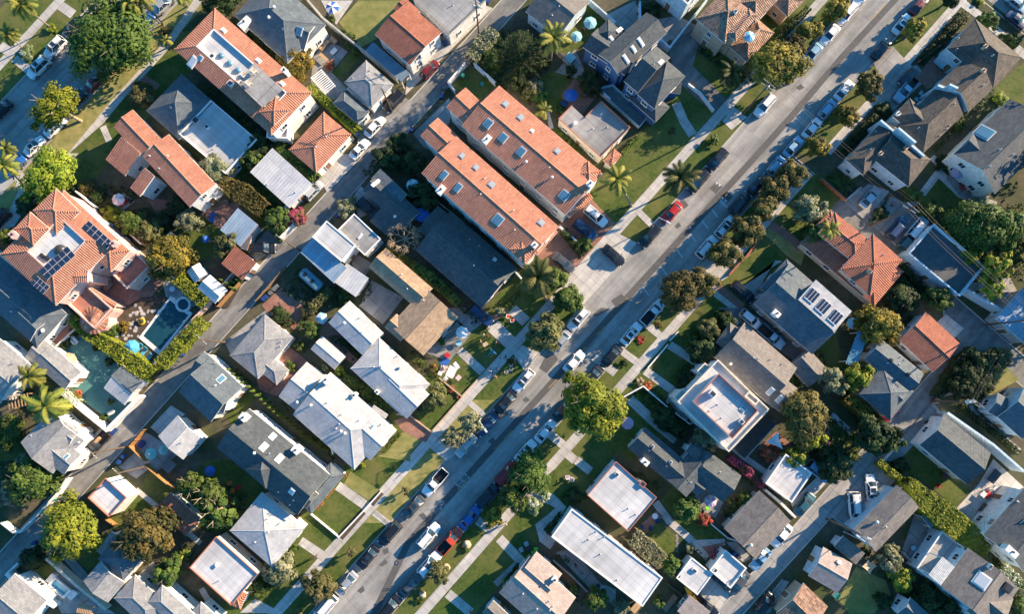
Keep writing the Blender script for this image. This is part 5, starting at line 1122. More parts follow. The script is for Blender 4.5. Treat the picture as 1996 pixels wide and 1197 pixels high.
H('brown_house','brown and tan shingle house in an L around a concrete yard','br','tan','tan_shingle',[('gable',(690,205),(1145,600),(1395,480),3.3,1.5),('gable',(900,770),(1240,400),(1565,685),3.3,1.9,{'roof': 'tan_shingle'}),('gable',(845,790),(1000,925),(1065,745),3.2,1.0)],[('v','br',1225,525,'pane_white'),('v','br',1065,415),('c','br',1420,850,1.2,.9,.9,'white'),('v','br',1010,275)])
H('grey_hip_house','grey hip house with smaller hip wing, across the alley from the pink wall','12','white','grey_shingle',[('hip',(190,372),(462,50),(682,232),3.3,1.9),('hipB',(395,475),(555,602),(656,490),3.0,1.3)],[('v','12',590,265),('v','12',585,300)])
H('gable_shed','small white gable shed standing between two long pale roofs','12','white','pale_shingle',[('gable',(820,322),(1005,482),(1102,385),2.5,.9)], cat='shed', win=False)
H('pale_roofed_house','long pale shingle house stretching from the tall white umbrella to the picnic garden','br','white','pale_shingle',[('gable',(300,742),(630,1060),(860,868),3.4,1.5),('hip',(515,1190),(1010,1650),(1290,1345),3.5,2.0),('gable',(780,1410),(1060,1680),(1270,1430),3.6,1.8)],
  [('t','br',460,748),('t','br',820,1168),('v','br',740,1175),('v','br',905,935),('v','br',970,1070),('u','br',800,805,.5,.5,.6),('v','br',625,835),('v','br',600,700),('c','12',1345,655,.7,.5,.7,'white'),('t','12',1520,465)])
H('pale_roofed_house','widest pale shingle house on the block, big white chimney near its upper end','12','white','pale_shingle',[('hipB',(680,832),(1160,1262),(1505,972),3.8,2.5),('gable',(570,690),(705,800),(935,540),3.3,1.6),('gable',(1130,1050),(1285,1190),(1505,985),3.9,1.9),('shed',(1290,790),(1400,865),(1330,770),3.0,.1,{'win': 0})],
  [('c','12',955,560,1.2,1.1,1.3,'white'),('t','12',826,758),('t','12',1060,960),('t','12',1090,977),('v','12',1042,906),('v','12',947,740),('v','12',1060,832),('v','12',1198,878),('v','12',1368,910),('s','12',1300,925,.4,.6),('t','12',722,735),('c','12',1165,680,.5,.9,.5,'white'),('v','12',685,745),('v','12',1020,940,'pane_white')])
H('charcoal_gable_house','charcoal gable house with two white chimneys and red window boxes, above the tidy square lawn','12','white','charcoal',[('gable',(90,1090),(720,1612),(960,1292),5.0,2.3,{'roof': 'charcoal'}),('hip',(310,1260),(470,1410),(640,1260),5.35,1.9,{'steep': 1,'win': 0}),('hip',(825,1605),(1085,1300),(960,1220),3.0,.8,{'roof': 'slate','win': 0}),('gable',(700,1480),(790,1560),(880,1450),4.2,.9,{'win': 0})],
  [('c','12',320,850,1.2,1.0,1.2,'white'),('c','12',725,1100,1.2,1.0,1.3,'white'),('s','12',525,1003,.8,1.0,'pane_white'),('s','12',456,1085,.9,1.3,'pane_white'),('s','12',578,1175,.9,1.3,'pane_white'),('s','13',675,245,.8,1.0,'pane_white'),('t','12',388,1130),('v','12',500,1135),('v','13',570,250),('v','13',688,315),('v','12',580,980),('v','13',660,350)])
H('charcoal_gable_house','charcoal cross gabled house beside the row of little cypresses','s','white','slate',[('gable',(348,764),(411,823),(478,758),4.6,2.0),('gable',(392,786),(436,806),(456,770),4.8,1.5,{'win': 0}),('gable',(372,720),(400,740),(418,700),4.2,1.0)],[('v','12',80,605,'pane_white'),('s','12',125,555,.9,1.3),('v','12',75,430)])
H('gable_garage','white walled low gable garage with pale roof beside the orange fence and sage umbrellas','02','white','pale_shingle',[('gable',(1230,1000),(1380,838),(1590,1000),3.4,.9)],[('v','02',1410,1050)], cat='garage')
H('white_flat_house','white flat house edged in red with a small orange tile porch, lower left','13','cream','white_flat',[('flat',(-125,840),(200,1135),(425,905),4.2,0,{'parapet': .3}),('hip',(180,1120),(272,1165),(368,1062),3.2,.6,{'roof': 'terracotta'})],[('v','13',105,942),('w','13',90,805),('u','13',150,640,.6,.6,.3)], coping='trim_red')
H('white_hip_house','white low pitched house whose upper half lies in blue shade beside the charcoal house','13','white','pale_shingle',[('hip',(190,552),(440,250),(800,500),3.6,1.1)],[('v','13',490,455,'pane_white'),('v','13',390,640,'pane_white'),('v','13',495,560,'pane_white'),('v','13',580,495)])
# --- right of the main street
H('brown_tile_house','large tan stucco house with mottled brown tile roofs and a rooftop hot tub','tt','tan','mottled_tile',
  [('hip',(200,265),(610,620),(1050,150),6.0,2.0),('hip',(770,590),(1090,220),(960,110),6.3,1.7),('deck',(935,890),(1325,470),(1060,240),3.6,1.2,{'inset': 2.0,'coping': 'tan','flat': 'soil'}),('hip',(1050,330),(1430,-60),(1010,-230),5.9,2.1),('hip',(1520,235),(1760,0),(1500,-240),4.0,1.6)],[('u','tt',760,175,.6,.6,.5),('v','tt',660,155,'pane_white')], coping='tan', style='w', winw=1.3)
H('pale_blue_house','pale blue house with balconies cut by the top edge behind a white picket wall','30','paleblue','grey_flat',[('flat',(340,-160),(560,30),(720,-150),6.0,0)], flatm='dark_flat')
H('shingled_house','dark wood shingled house with white chimney wall beside its walled front terrace, top right','ne','paleblue','brown_shingle',[('hip',(1300,175),(1750,555),(1470,850),5.0,2.6),('gable',(950,810),(1185,585),(1500,835),5.0,2.4),('shed',(1140,640),(1200,690),(1290,600),3.2,.4,{'win': 0})],[('c','ne',1375,465,.5,.5,.7,'tan'),('v','ne',1465,540,'pane_white'),('v','ne',1115,480),('c','ne',1365,695,.6,.5,.5,'tan'),('v','ne',1370,830),('v','ne',1130,375)], trim='trim', winw=1.0)
H('shingled_house','dark shingled middle house of the stepped row, pale gable slope catching the sun, white parapets','nf','paleblue','brown_shingle',[('hipA',(525,330),(935,-60),(1215,190),4.7,2.4),('hip',(500,230),(760,460),(900,260),4.8,1.9,{'win': 0})],[('v','nf',745,345),('v','nf',1095,110),('v','nf',1045,320),('v','nf',1020,355),('v','nf',950,420),('c','nf',540,215,.5,.5,.5,'white')])
H('shingled_house','dark shingled lowest house of the stepped row, white garage wall facing a parked silver car','nf','paleblue','brown_shingle',[('hipA',(45,655),(400,275),(590,400),4.3,2.1),('hipB',(300,640),(655,920),(880,660),4.4,2.2)],[('c','nf',370,600,.5,.5,.5,'tan'),('c','nf',612,545,.5,.5,.5,'tan'),('v','nf',330,380),('v','nf',280,555)])
for a_, b_, z_, lab in (((960,812),(1160,905),6.4,'pale blue stepped parapet wall between the top and middle shingled houses'),((400,1155),(820,1510),6.0,'pale blue stepped parapet wall between middle and lowest shingled houses')):
 P0, P1 = W('ne', *a_, z_), W('ne', *b_, z_); rt = root('parapet_wall',((P0.x+P1.x)/2,(P0.y+P1.y)/2, YARD), lab, 'wall'); mb = MB(); d = P1-P0
 for u0_, u1_, hh in ((0,.3, z_-.5),(.3,.7, z_+1.0),(.7,1, z_-.3)):
  c_ = P0.lerp(P1,(u0_+u1_)/2); mb.box((c_.x, c_.y, 0), d.length*(u1_-u0_)*.998,.35, hh, math.atan2(d.y, d.x))
 part(mb, 'panel',['paleblue'], rt)
H('slate_gable_house','dark slate gable house with a white windowed gable wall above the mauve umbrella, right edge','nf','white','charcoal',[('gable',(1090,600),(1640,60),(2040,445),5.0,3.2),('gable',(1100,590),(1240,720),(1480,560),4.9,1.4,{'win': 0})],[('v','nf',1540,555,'pane_white'),('v','nf',1440,720,'pane_white'),('v','nf',1665,605,'pane_white'),('s','nf',1390,390,2.2,2.6,'skyglass')])
H('red_tile_house','two storey house with stacked salmon red tile hip roofs beside a tall palm','41','cream','rust_tile',[('hip',(420,620),(652,827),(395,1105),4.9,1.8),('hip',(125,455),(420,690),(280,850),4.6,1.5),('hip',(-140,700),(432,1185),(695,945),2.9,1.2)],[('u','41',385,915,.7,.6,.7,'tan'),('v','41',500,785)])
H('flat_roof_building','long white parapet building with a dark flat roof beside the cross alley','41','paleblue','dark_flat',[('flat',(700,775),(1100,1110),(1330,900),4.2,0,{'parapet': .7})], flatm='dark_flat', coping='paleblue', cat='building')
H('solar_house','grey house carrying three white framed solar panels on its raised roof','s','greywood','slate',[('gable',(1470,592),(1583,691),(1652,612),4.0,1.7),('hip',(1482,562),(1533,505),(1590,555),3.4,1.5),('shed',(1556,584),(1626,646),(1657,604),6.0,.04,{'roof': 'pale_shingle'}),('gable',(1515,560),(1550,590),(1570,550),3.7,.8,{'win': 0})],
  [('p','s',(1566,580),(1584,559),(1600,573),1,3,.16),('p','s',(1587,601),(1606,580),(1623,594),1,3,.16),('p','s',(1611,622),(1629,601),(1646,614),1,3,.16),('c','32',1230,50,1.2,.8,1.2,'white')])
H('grey_gable_house','long grey gable house between the pink parapet house and the solar house','32','grey','taupe_shingle',[('gable',(770,385),(1180,742),(1425,480),3.7,2.0),('gable',(1080,660),(1278,812),(1432,640),3.4,1.5),('hip',(780,270),(870,335),(965,165),2.9,.8,{'win': 0})],[('s','32',1203,650,.7,1.4,'pane_white'),('s','32',1275,710,.7,1.4,'pane_white'),('t','32',888,438),('v','32',1105,398),('v','32',1075,388,'pane_white'),('v','32',1200,405),('v','32',1290,440),('c','32',1390,718,.8,.7,.9,'tan')])
H('gable_shed','small grey gable garden shed right of the long grey gable house','32','grey','taupe_shingle',[('gable',(1350,455),(1500,620),(1650,480),2.8,1.1)], cat='shed', win=False)
H('pink_parapet_house','square pink and white house with a stepped parapet around its pale flat roof','32','white','white_flat',[('flat',(480,730),(882,1125),(1187,780),6.4,0,{'coping': 'cream','parapet': .5}),('flat',(600,732),(908,1022),(1112,800),7.5,0,{'parapet': .7,'coping': 'trim_red','win': 0}),('flat',(455,700),(500,740),(560,665),5.4,0,{'coping': 'cream'}),('flat',(632,490),(672,530),(732,462),5.4,0,{'coping': 'cream'}),('flat',(1005,690),(1090,760),(1120,720),6.8,0,{'coping': 'cream','win': 0})],
  [('u','32',745,668,1.2,.9,1.0),('v','32',880,655),('v','32',938,722),('v','32',790,755),('v','32',820,860),('v','32',728,805),('u','32',972,885,.8,.7,.7),('s','32',990,790,.8,.8)], coping='pink')
H('hip_roof_house','slate grey hip house with blue glass pergola and the red car at its corner','ee','white','slate',[('gable',(180,560),(515,832),(642,670),3.5,1.4),('hip',(140,832),(320,610),(570,800),3.5,1.8),('gable',(250,870),(370,978),(560,790),3.3,.9)],[('u','ee',380,570,.5,.5,.5,'dark_metal'),('v','ee',450,600),('v','ee',490,565,'pane_white'),('v','ee',460,540,'pane_white'),('u','ee',510,680,.5,.5,.5,'dark_metal'),('v','ee',360,590,'pane_white')])
H('orange_tile_garage','salmon orange tile gable garage at the junction of the two right alleys','ee','white','rust_tile',[('gable',(450,412),(715,662),(922,437),3.3,1.4)], cat='garage')
H('charcoal_gable_house','charcoal gable house with white gable front, beside the right alley','se','white','charcoal',[('gable',(668,252),(930,472),(1085,312),3.8,2.3)],[])
H('slate_gable_house','dark blue slate house with bright blue-white side wall at the right edge','ee','paleblue','slate',[('gable',(1215,1010),(1405,1182),(1640,950),4.2,2.2),('gable',(1140,972),(1225,1020),(1330,885),3.6,.8)],[])
H('taupe_gable_house','dark gable house with turquoise front wall behind the two white parked vans','se','paleblue','taupe_shingle',[('gable',(300,725),(540,478),(695,570),4.6,1.7)],[('t','se',423,682),('v','se',480,712,'pane_white'),('v','se',540,740,'pane_white')])
H('small_taupe_garage','small flat taupe garage roof beside the pole with the street lamp, lower right','se','paleblue','taupe_shingle',[('shed',(190,822),(312,922),(362,860),2.8,.2)], cat='garage')
H('pink_roofed_garage','pinkish roofed garage with a white dish on its roof, lower right alley','se','paleblue','pink_shingle',[('gable',(45,987),(208,1082),(305,925),3.4,.9)],[('w','se',205,900),('v','se',215,920)], cat='garage')
H('striped_tile_house','house with broad pink and white striped tile roof at the bottom edge','33','tan','mottled_tile',[('gable',(1250,1195),(1440,1380),(1660,1150),3.7,1.2)],[])
H('balcony_house','large dark roofed house with turquoise balconies and a big ribbed skylight, bottom right','se','paleblue','taupe_shingle',[('gable',(785,1042),(940,830),(1217,1067),6.0,1.7),('gable',(930,1180),(1060,1290),(1200,1120),5.8,1.6),('flat',(650,945),(775,1040),(930,835),3.4,0,{'flat': 'slab','parapet': .5,'coping': 'trim'})],[('s','se',1015,1012,2.2,2.0,'pane_white'),('u','se',1055,930,.8,.5,.5),('u','se',1150,1050,1.4,1.4,.5,'dark_metal')])  # white walls: the tint of shade is put into their pale blue colour
H('navy_roofed_house','dark roofed house with white side and tall white chimney at the right edge','se','white','charcoal',[('gable',(1025,755),(1256,490),(1490,690),5.4,2.2),('gable',(1150,745),(1260,850),(1400,700),5.5,1.3,{'win': 0})],[('c','se',1160,842,.9,2.0,.9,'white'),('v','se',1215,570,'pane_white')])
H('blue_walled_house','small house corner with pale blue wall cut by the bottom edge, lower right','se','paleblue','slate',[('gable',(545,1195),(650,1290),(720,1200),3.8,1.3)],[])
H('charcoal_cottage','charcoal cottage with several crossing gables beside the pink flowering hedge','cc','white','charcoal',[('gable',(265,440),(850,935),(1062,700),3.7,2.3),('gable',(705,795),(1065,390),(1310,602),3.8,2.2),('gable',(1000,800),(1370,1078),(1628,795),3.7,2.3),('gable',(930,890),(1090,1010),(1180,830),3.4,1.3,{'win': 0}),('gable',(930,480),(1070,575),(1130,470),4.6,.8)],
  [('c','cc',450,595,1.2,.8,1.0,'white'),('u','cc',548,422,.5,.5,.4,'white_plastic'),('u','cc',758,605,.5,.5,.4,'white_plastic'),('v','cc',510,470),('v','cc',715,655),('v','cc',995,845),('v','cc',1335,725),('w','cc',1555,740),('v','cc',1600,860,'pane_white')])
H('flat_roof_house','pale blue-white flat roofed house edged in red, right of a lawn with two white chairs','33','white','white_flat',[('flat',(-221,275),(98,560),(325,295),4.2,0,{'parapet': .25}),('flat',(180,190),(215,220),(245,190),4.4,0,{'win': 0})],[('v','33',98,378),('v','33',155,425),('w','23',1500,480),('u','33',10,110,.7,.5,.4)], coping='trim_red')
H('white_flat_house','biggest plain white flat roof, long house in the lower right middle beside a curved path','23','white','white_flat',[('flat',(1095,600),(1806,1145),(1985,935),4.0,0,{'parapet': .15})],[('v','23',1385,620),('v','23',1440,560),('v','23',1475,735),('v','33',10,935),('v','23',1505,600)], coping='trim')
H('pink_hip_house','pinkish beige shingle house with a cross gable cut by the bottom edge','23','tan','pink_shingle',[('gable',(690,1035),(1050,1360),(1300,1085),3.7,2.0),('gable',(800,935),(1000,1110),(1180,890),3.8,1.8)],[('c','23',1120,920,.8,.6,.9,'white'),('v','23',1222,1005,'pane_white'),('v','23',875,1042,'pane_white'),('v','23',985,1160,'pane_white'),('v','23',1075,1100),('v','23',1105,1140),('v','23',1085,1170,'pane_white')])
H('small_gable_house','little tan roofed porch gable with pale blue front at the bottom edge','23','paleblue','taupe_shingle',[('gable',(560,1190),(720,1340),(800,1240),3.8,1.3)],[])
H('charcoal_garage','dark grey gable garage with two pale cars tucked at its alley side','33','grey','taupe_shingle',[('gable',(845,535),(1120,240),(1378,460),3.3,1.3)],[('t','33',1048,660)], cat='garage')
H('white_flat_garage','white flat garage beside the gold shrub and right alley','33','white','white_flat',[('flat',(1165,182),(1372,335),(1560,125),3.3,0)], cat='garage')
H('white_flat_garage','plain white flat garage touching the round clipped bush near the black pickup','33','white','white_flat',[('flat',(470,920),(637,1055),(750,885),3.0,0,{'parapet': .1}), ],[('u','33',612,858,.9,.45,.35)], cat='garage')
H('white_flat_garage','white parapet garage beside the magenta bush, dark grey car at its wall','33','white','white_flat',[('flat',(730,860),(895,1003),(1030,850),3.3,0,{'parapet': .4})],[('u','33',775,858,.5,.7,.3)], cat='garage')
H('orange_roof_garage','tan roofed garage with a yellow surfboard along its wall, bottom edge','33','greywood','pink_shingle',[('shed',(480,1180),(640,1310),(720,1170),2.9,.3)], cat='garage')
H('flat_roof_building','grey corrugated flat roof at the right edge beyond the pale court, in shade','ee','grey','blue_seam',[('shed',(1200,240),(1440,450),(1650,210),3.6,.3)],[], cat='building')
# ================================================================ TREES, SHRUBS, HEDGES
T = tree; SH = shrub
T('street_tree','fol_green','00',870,300,285,11,'huge dense dark green tree overhanging the left street near the top', squash=5)
T('leaning_tree','fol_lime','00',430,830,140,8,'small leaning golden green tree over the dark car on the left street', base=(629,940), stretch=1.25, bark='bark_pale')
palm('00',160,25,130,8.5,'slim pale trunked palm by the upper left pavement, topmost crown', base=(400,215), tr=.12); palm('00',60,260,95,5,'short palm at left edge leaning over the upper left pavement', base=(190,385), tr=.12)
palm('00',990,10,120,9,'tall palm behind the huge dark tree, left of a pair of pale trunks', base=(1270,190), tr=.13); palm('00',1090,-30,120,8.5,'tall palm whose crown is cut by the top edge near silver car', base=(1290,215), tr=.13); palm('00',1380,-60,110,6,'palm trunk beside the top left corner of the white deck house', base=(1460,45), tr=.13)
SH('fol_lime','00',400,215,42,1.0,'small round lime shrub at the foot of the upper left palm'); SH('fol_white','00',205,410,60,1.1,'white flowering shrub at the foot of the short left palm'); SH('fol_olive','00',1290,232,42,1.0,'round olive shrub at the foot of twin palm trunks')
SH('fol_olive','00',1110,740,98,3.0,'dense olive shrub beside brick step of the slate cottage'); palm('00',1290,310,60,2.2,'little feathery palm beside the left pavement and orange roof corner', n=14); T('garden_tree','fol_dark','10',110,20,130,5,'dark garden tree at the top edge between deck house and slate hip house')
palm('01',35,90,120,7,'yellowish palm at left edge over a blue parked car', base=(185,240), tr=.15); palm('00',45,1150,80,6,'second yellowish palm at left edge above a white sports sedan', base=(150,1225), tr=.13)
T('garden_tree','fol_lime','01',380,165,175,7.5,'feathery pale lime tree in front of the pink villa', base=(545,245), stretch=1.1, squash=2.6); SH('fol_rust','01',670,262,58,1.6,'orange flowering shrub beside a short white wall'); SH('fol_dark','01',205,400,80,1.6,'low dark hedge clump by the villa drive'); SH('fol_green','01',25,640,60,1.8,'green shrub at left edge below the villa drive'); SH('fol_dark','01',560,275,50,1.2,'dark shrub at the trunk of the pale lime tree')
for x, y, r, h, m, l in ((1010,530,98,4,'fol_green','round green tree right of the white umbrella garden'),(1160,610,92,3.6,'fol_olive','pale speckled bush next to the round green tree above villa hedge'),(865,470,70,2,'fol_lime','yellow green bush directly below the white umbrella'),(1465,520,88,3.4,'fol_pale','pale blossoming bush below the white end wall of the orange house'),(1390,410,80,3,'fol_dark','dark bush at the back patio of the orange gable house'),(1255,520,90,2.6,'fol_dark','dark shaded bush in the middle of the umbrella garden'),(760,330,60,1.8,'fol_dark','dark bush by the short white wall'),(1240,620,50,1.6,'fol_green','small green bush between pale bush and golden tree')): T('garden_tree' if h > 3 else 'garden_bush', m, '01', x, y, r, h, l, cat='tree' if h > 3 else 'shrub')
T('garden_tree','fol_gold','01',1320,800,172,7,'golden yellow tree between the villa and the white sheds', squash=3.0)
hedge('fol_lime','01',[(1360,950),(1480,1060),(1600,1170)],2.2,2.6,'golden green hedge running from golden tree to the pool spa'); hedge('fol_lime','02',[(1570,90),(1400,270),(1240,440)],[2.0,2.2,2.4],2.4,'yellow green hedge between the pool and the pink alley wall')
hedge('fol_lime','02',[(540,80),(700,215),(880,320),(1040,440),(1180,530)],[1.6,2.0,2.6,3.0,2.6],2.6,'long bushy hedge between the teal courtyard and the villa pool'); hedge('fol_lime','02',[(340,540),(450,640),(590,770)],[1.4,2.4,2.2],2.2,'grassy green hedge beside the two left palms', leaf=.2)
palm('02',225,535,125,7,'compact golden palm beside the wooden pergola posts', m='fol_palm', base=(300,560)); palm('02',350,765,185,8,'wide spreading palm over the many gabled house', base=(545,770), tr=.18)
SH('fol_green','02',860,185,65,1.3,'green shrub under the round tiled bay of the villa'); SH('fol_gold','02',965,150,50,1.0,'gold shrub beside the stepping stones by the pool'); SH('fol_red','02',610,672,32,1.0,'red flowering plant on the white courtyard wall'); SH('fol_green','02',810,850,32,1.2,'round green shrub at the lower corner of the teal courtyard'); SH('fol_dark','02',750,305,42,.9,'dark clipped dome in the teal courtyard by the hedge, upper one'); SH('fol_dark','02',852,422,42,.9,'dark clipped dome in the teal courtyard nearest the pool house'); SH('fol_dark','02',510,275,48,1.4,'dark round shrub left of the courtyard bench'); SH('fol_dark','02',580,190,48,1.4,'dark round shrub above the courtyard bench'); SH('fol_palm','02',862,735,28,.9,'spiky little plant beside the white pool house roof')
T('garden_tree','fol_green','02',55,985,140,4.5,'green tree at left edge under the lattice deck'); SH('fol_pale','02',200,1175,60,1.6,'pale shrub below the many gabled house')
hedge('fol_rust','11',[(120,220),(280,300),(450,430)],[2.6,3.8,3.0],3.4,'broad rounded hedge with reddish tips between orange house and flat garage', leaf=.34); T('garden_tree','fol_pale','11',80,110,115,4.5,'silvery olive tree above the broad rounded hedge'); T('garden_tree','fol_green','11',560,515,95,4.2,'round green tree behind the pink bougainvillea'); T('bougainvillea','fol_pink','11',705,490,75,3,'bright pink bougainvillea spilling over the alley wall', cat='shrub'); SH('fol_dark','11',480,470,60,2,'dark shrub between blue metal garage and the round green tree'); SH('fol_lime','11',580,640,40,1.2,'lime shrub against the alley wall below the bougainvillea')
T('garden_tree','fol_green','11',360,35,85,4,'green tree above the flat white garage'); hedge('fol_green','11',[(590,-20),(720,80),(860,185)],1.5,2.2,'ivy hedge beside the flat white garage and tiled garage'); T('garden_tree','fol_olive','11',170,710,108,4.2,'fuzzy brown-olive tree above the burnt orange shed'); SH('fol_pale','11',1100,415,80,2.2,'pale spiky shrub by the blue bin at the alley'); bare_tree('11',1550,650,150,5.4,'leafless pale branched tree behind the brown house')
hedge('fol_gold','br',[(850,40),(980,120),(1130,190)],1.7,2.2,'golden dry hedge below the leafless tree'); hedge('fol_green','br',[(1130,200),(1270,290),(1400,400),(1570,560)],[1.6,2.0,1.7,1.4],2.3,'dark green hedge between brown house and charcoal house'); SH('fol_dry','br',850,100,55,1.8,'dry golden shrub at the corner of the brown house'); hedge('fol_olive','11',[(830,1190),(970,1060)],1.5,1.6,'clipped box hedge beside the trailer'); SH('fol_green','11',1085,1110,52,1.9,'green bush below the corrugated porch'); SH('fol_green','11',905,1050,36,1.4,'small green bush at the tail of the trailer')
for i, (x, y) in enumerate(((140,985),(180,1010),(225,1000),(265,985),(215,1045))): cypress('11', x, y, 3.2,.38,'slender cypress in the clump beside the wooden gate and burnt orange shed','fol_green','clump of cypresses by wooden gate')
T('garden_tree','fol_dark','11',1400,40,95,4,'dark tree in deep shade at alley side of the dark sheds'); T('garden_tree','fol_dark','21',110,330,115,4,'dark bush wedged between striped blue umbrella and southern townhouses'); T('garden_tree','fol_dark','21',20,60,90,4,'dark bush above the striped blue umbrella')
T('garden_tree','fol_gold','10',690,495,132,5,'round golden clipped tree beside the orange roofed deck house', squash=2.6); SH('fol_red','10',975,510,44,1.1,'rust red potted shrub on the paved patio'); hedge('fol_lime','10',[(815,670),(1000,840),(1180,1010)],[1.3,1.6,1.5],2.4,'ivy covered hedge between grey garages and tiled garage'); hedge('fol_dark','10',[(220,130),(400,280),(560,430)],1.1,1.7,'thin dark hedge along the upper side of the deck house'); hedge('fol_dark','10',[(-30,660),(210,870),(440,1080)],1.4,2.2,'dark shaded hedge along lower side of the deck house')
for x, y, r, l in ((1075,260,40,'uppermost green bush along the garden wall'),(1130,290,45,'second green bush along the garden wall, in the brown yard'),(1120,345,38,'green bush on the patio side of the garden wall'),(1175,390,40,'lowest green bush along the garden wall by the dark lawn'),(985,148,36,'small bush under the white and blue umbrella')): SH('fol_green','10', x, y, r, 1.3, l)
T('garden_tree','fol_dark','10',400,1120,115,3.5,'dark green bush between flat roofs and deck house lower end'); SH('fol_green','10',590,1150,62,1.8,'leafy bush beside the corner of the long pale garage'); T('garden_tree','fol_dark','10',1510,1115,85,3.2,'round dark tree at the alley opposite two white cars')
hedge('fol_pale','20',[(650,230),(560,330),(470,450)],[2.6,3.2,2.2],2.6,'white blossoming hedge with rusty tips beside the utility pole', lumpy=.35); conifer('20',850,410,265,12,'big dark shaggy pine between the alley and the lawn'); palm('20',1115,290,150,9,'bright yellow green palm beside the dark pine', n=22); SH('fol_green','20',640,560,70,1.5,'green bush along the low white yard wall'); SH('fol_olive','20',930,720,70,2,'olive bush under the pine by the townhouse roof')
palm('20',1040,860,85,3,'small bright palm at the corner of the northern townhouses', n=16); T('garden_tree','fol_dark','20',1400,640,95,3.6,'dark shrubby tree at the back of the blue house'); SH('fol_dark','20',1250,550,52,1.4,'dark shrub beside the lattice fence'); hedge('fol_green','20',[(1120,1000),(1230,1100),(1330,1190)],.9,1.0,'narrow green hedge under the cream wall'); SH('fol_green','20',1150,850,42,1.0,'small shrub near the blue round tub')
T('street_tree','fol_gold','30',1270,500,178,9,'large golden autumn tree over the upper pavement', squash=3.2); palm('30',905,560,125,5,'dark feathery palm below the brown tile house', m='fol_palmdark'); T('street_tree','fol_gold','30',1470,235,72,5,'orange-gold verge tree, left one of a pair above the golden tree'); T('street_tree','fol_gold','30',1560,225,60,4.6,'orange-gold verge tree, right one of a pair near white cars'); T('street_tree','fol_rust','30',1400,345,80,5,'rusty tree just above the large golden tree')
SH('fol_green','30',760,1090,48,1.6,'small sapling on the verge lawn near the kerb corner'); SH('fol_rust','30',438,1020,34,.6,'small orange plant in the shaded front lawn'); SH('fol_dark','30',265,80,75,1.8,'dark planting behind the white picket wall'); SH('fol_green','30',720,380,50,1.2,'shrub under the windows of the brown tile house'); hedge('fol_dark','30',[(1250,330),(1350,210),(1500,60)],1.2,1.4,'dark hedge before the brown tile house'); hedge('fol_green','30',[(60,1190),(110,1120),(170,1060)],.7,.7,'low flower border beside the cream wall')
T('street_tree','fol_gold','40',140,60,90,5,'gold verge tree beside the topmost white cars'); T('street_tree','fol_gold','40',745,225,82,5.5,'golden tree by the white sedan at top right kerb'); T('street_tree','fol_rust','40',400,665,102,5.5,'loose olive-gold tree at the edge of the wide driveway'); T('street_tree','fol_gold','40',220,900,84,5,'round golden tree beside a blue-silver parked car'); T('street_tree','fol_gold','40',-10,1140,80,5,'round golden tree below the blue-silver parked car')
T('street_tree','fol_green','40',1315,160,72,4.5,'green tree by the top right side street, upper one'); T('street_tree','fol_green','40',1480,320,66,4.5,'green tree by the top right side street, lower one'); SH('fol_lime','40',1415,765,58,.9,'flat lime shrub above the slate gable house'); SH('fol_green','40',1090,960,60,1.5,'green shrub in the side alley of the shingled row'); hedge('fol_dark','40',[(1130,120),(980,290),(800,470)],1.6,1.0,'dark low hedge along pavement of the shingled house'); SH('fol_dark','40',510,850,62,1.3,'dark shrub beside the short entry path'); hedge('fol_dark','40',[(450,900),(330,1030),(200,1190)],1.3,1.0,'dark planting along the pavement of the lowest shingled house'); SH('fol_lime','40',1250,0,40,.8,'small lime plant at the top right corner verge'); T('street_tree','fol_dark','40',1020,-15,70,5,'dark tree cut by the top edge at the right pavement')
for i, (x, y, r, l) in enumerate(((1365,160,112,'uppermost'),(1240,285,112,'second from the top'),(1150,430,92,'middle and smallest'),(1030,585,122,'fourth from the top'),(850,775,112,'lowest'))): T('street_tree','fol_rust','31', x, y, r, 6,'rust-tipped street tree along right kerb, %s of the row of five' % l, group='rust-tipped street trees')
T('street_tree','fol_rust','31',510,1060,150,7.5,'big two lobed rusty tree over the right kerb, left lobe', squash=2.8); T('street_tree','fol_rust','31',670,1010,125,7,'rusty tree merging with the two lobed tree on its right')
T('garden_tree','fol_pale','31',1510,425,108,5,'pale green rounded tree left of the red tile house'); T('garden_tree','fol_green','31',1545,625,80,4,'green tree below the pale green rounded tree'); palm('31',500,180,165,7,'spiky green palm on the verge above the red car', m='fol_palmdark', base=(415,300), n=30); palm('31',15,195,140,8,'golden palm beside the townhouse end tower', base=(125,405), tr=.22)
palm('21',990,960,190,8,'large glossy green palm before the southern townhouse tower', base=(1060,1140), tr=.2, n=28, m='fol_palmdark'); T('garden_tree','fol_green','21',1110,970,95,4,'bushy green tree right beside the large glossy palm'); SH('fol_green','21',1350,705,62,1.9,'round bush at the end of the driveway planter'); hedge('fol_dark','21',[(1190,600),(1260,690),(1340,790)],1.0,1.3,'dark planting along the white wall between brick drives'); SH('fol_gold','21',915,920,48,1.6,'yellow shrub at the foot of townhouse tower'); T('street_tree','fol_green','21',1220,1130,105,4.5,'small green verge tree below the driveway apron')
T('garden_tree','fol_green','41',1290,560,190,9,'bright topped large tree right, above the white parapet building', squash=4); T('garden_tree','fol_green','41',1150,520,150,7.5,'darker half of the large tree beside the grassy yard'); T('garden_tree','fol_green','41',1490,550,115,8,'bright green tree at right edge next to the large tree'); T('garden_tree','fol_lime','41',1380,880,125,8,'lumpy bright tree over the pale court, wires above it', style='open', stretch=1.2); T('garden_tree','fol_lime','41',1170,790,75,5,'small bright green tree at the corner of white parapet building'); T('garden_tree','fol_green','41',1250,840,85,5,'open branched tree between two bright trees above the pale court', style='open'); T('garden_tree','fol_lime','41',1360,1050,75,6,'lowest tuft of bright tree over the pale court')
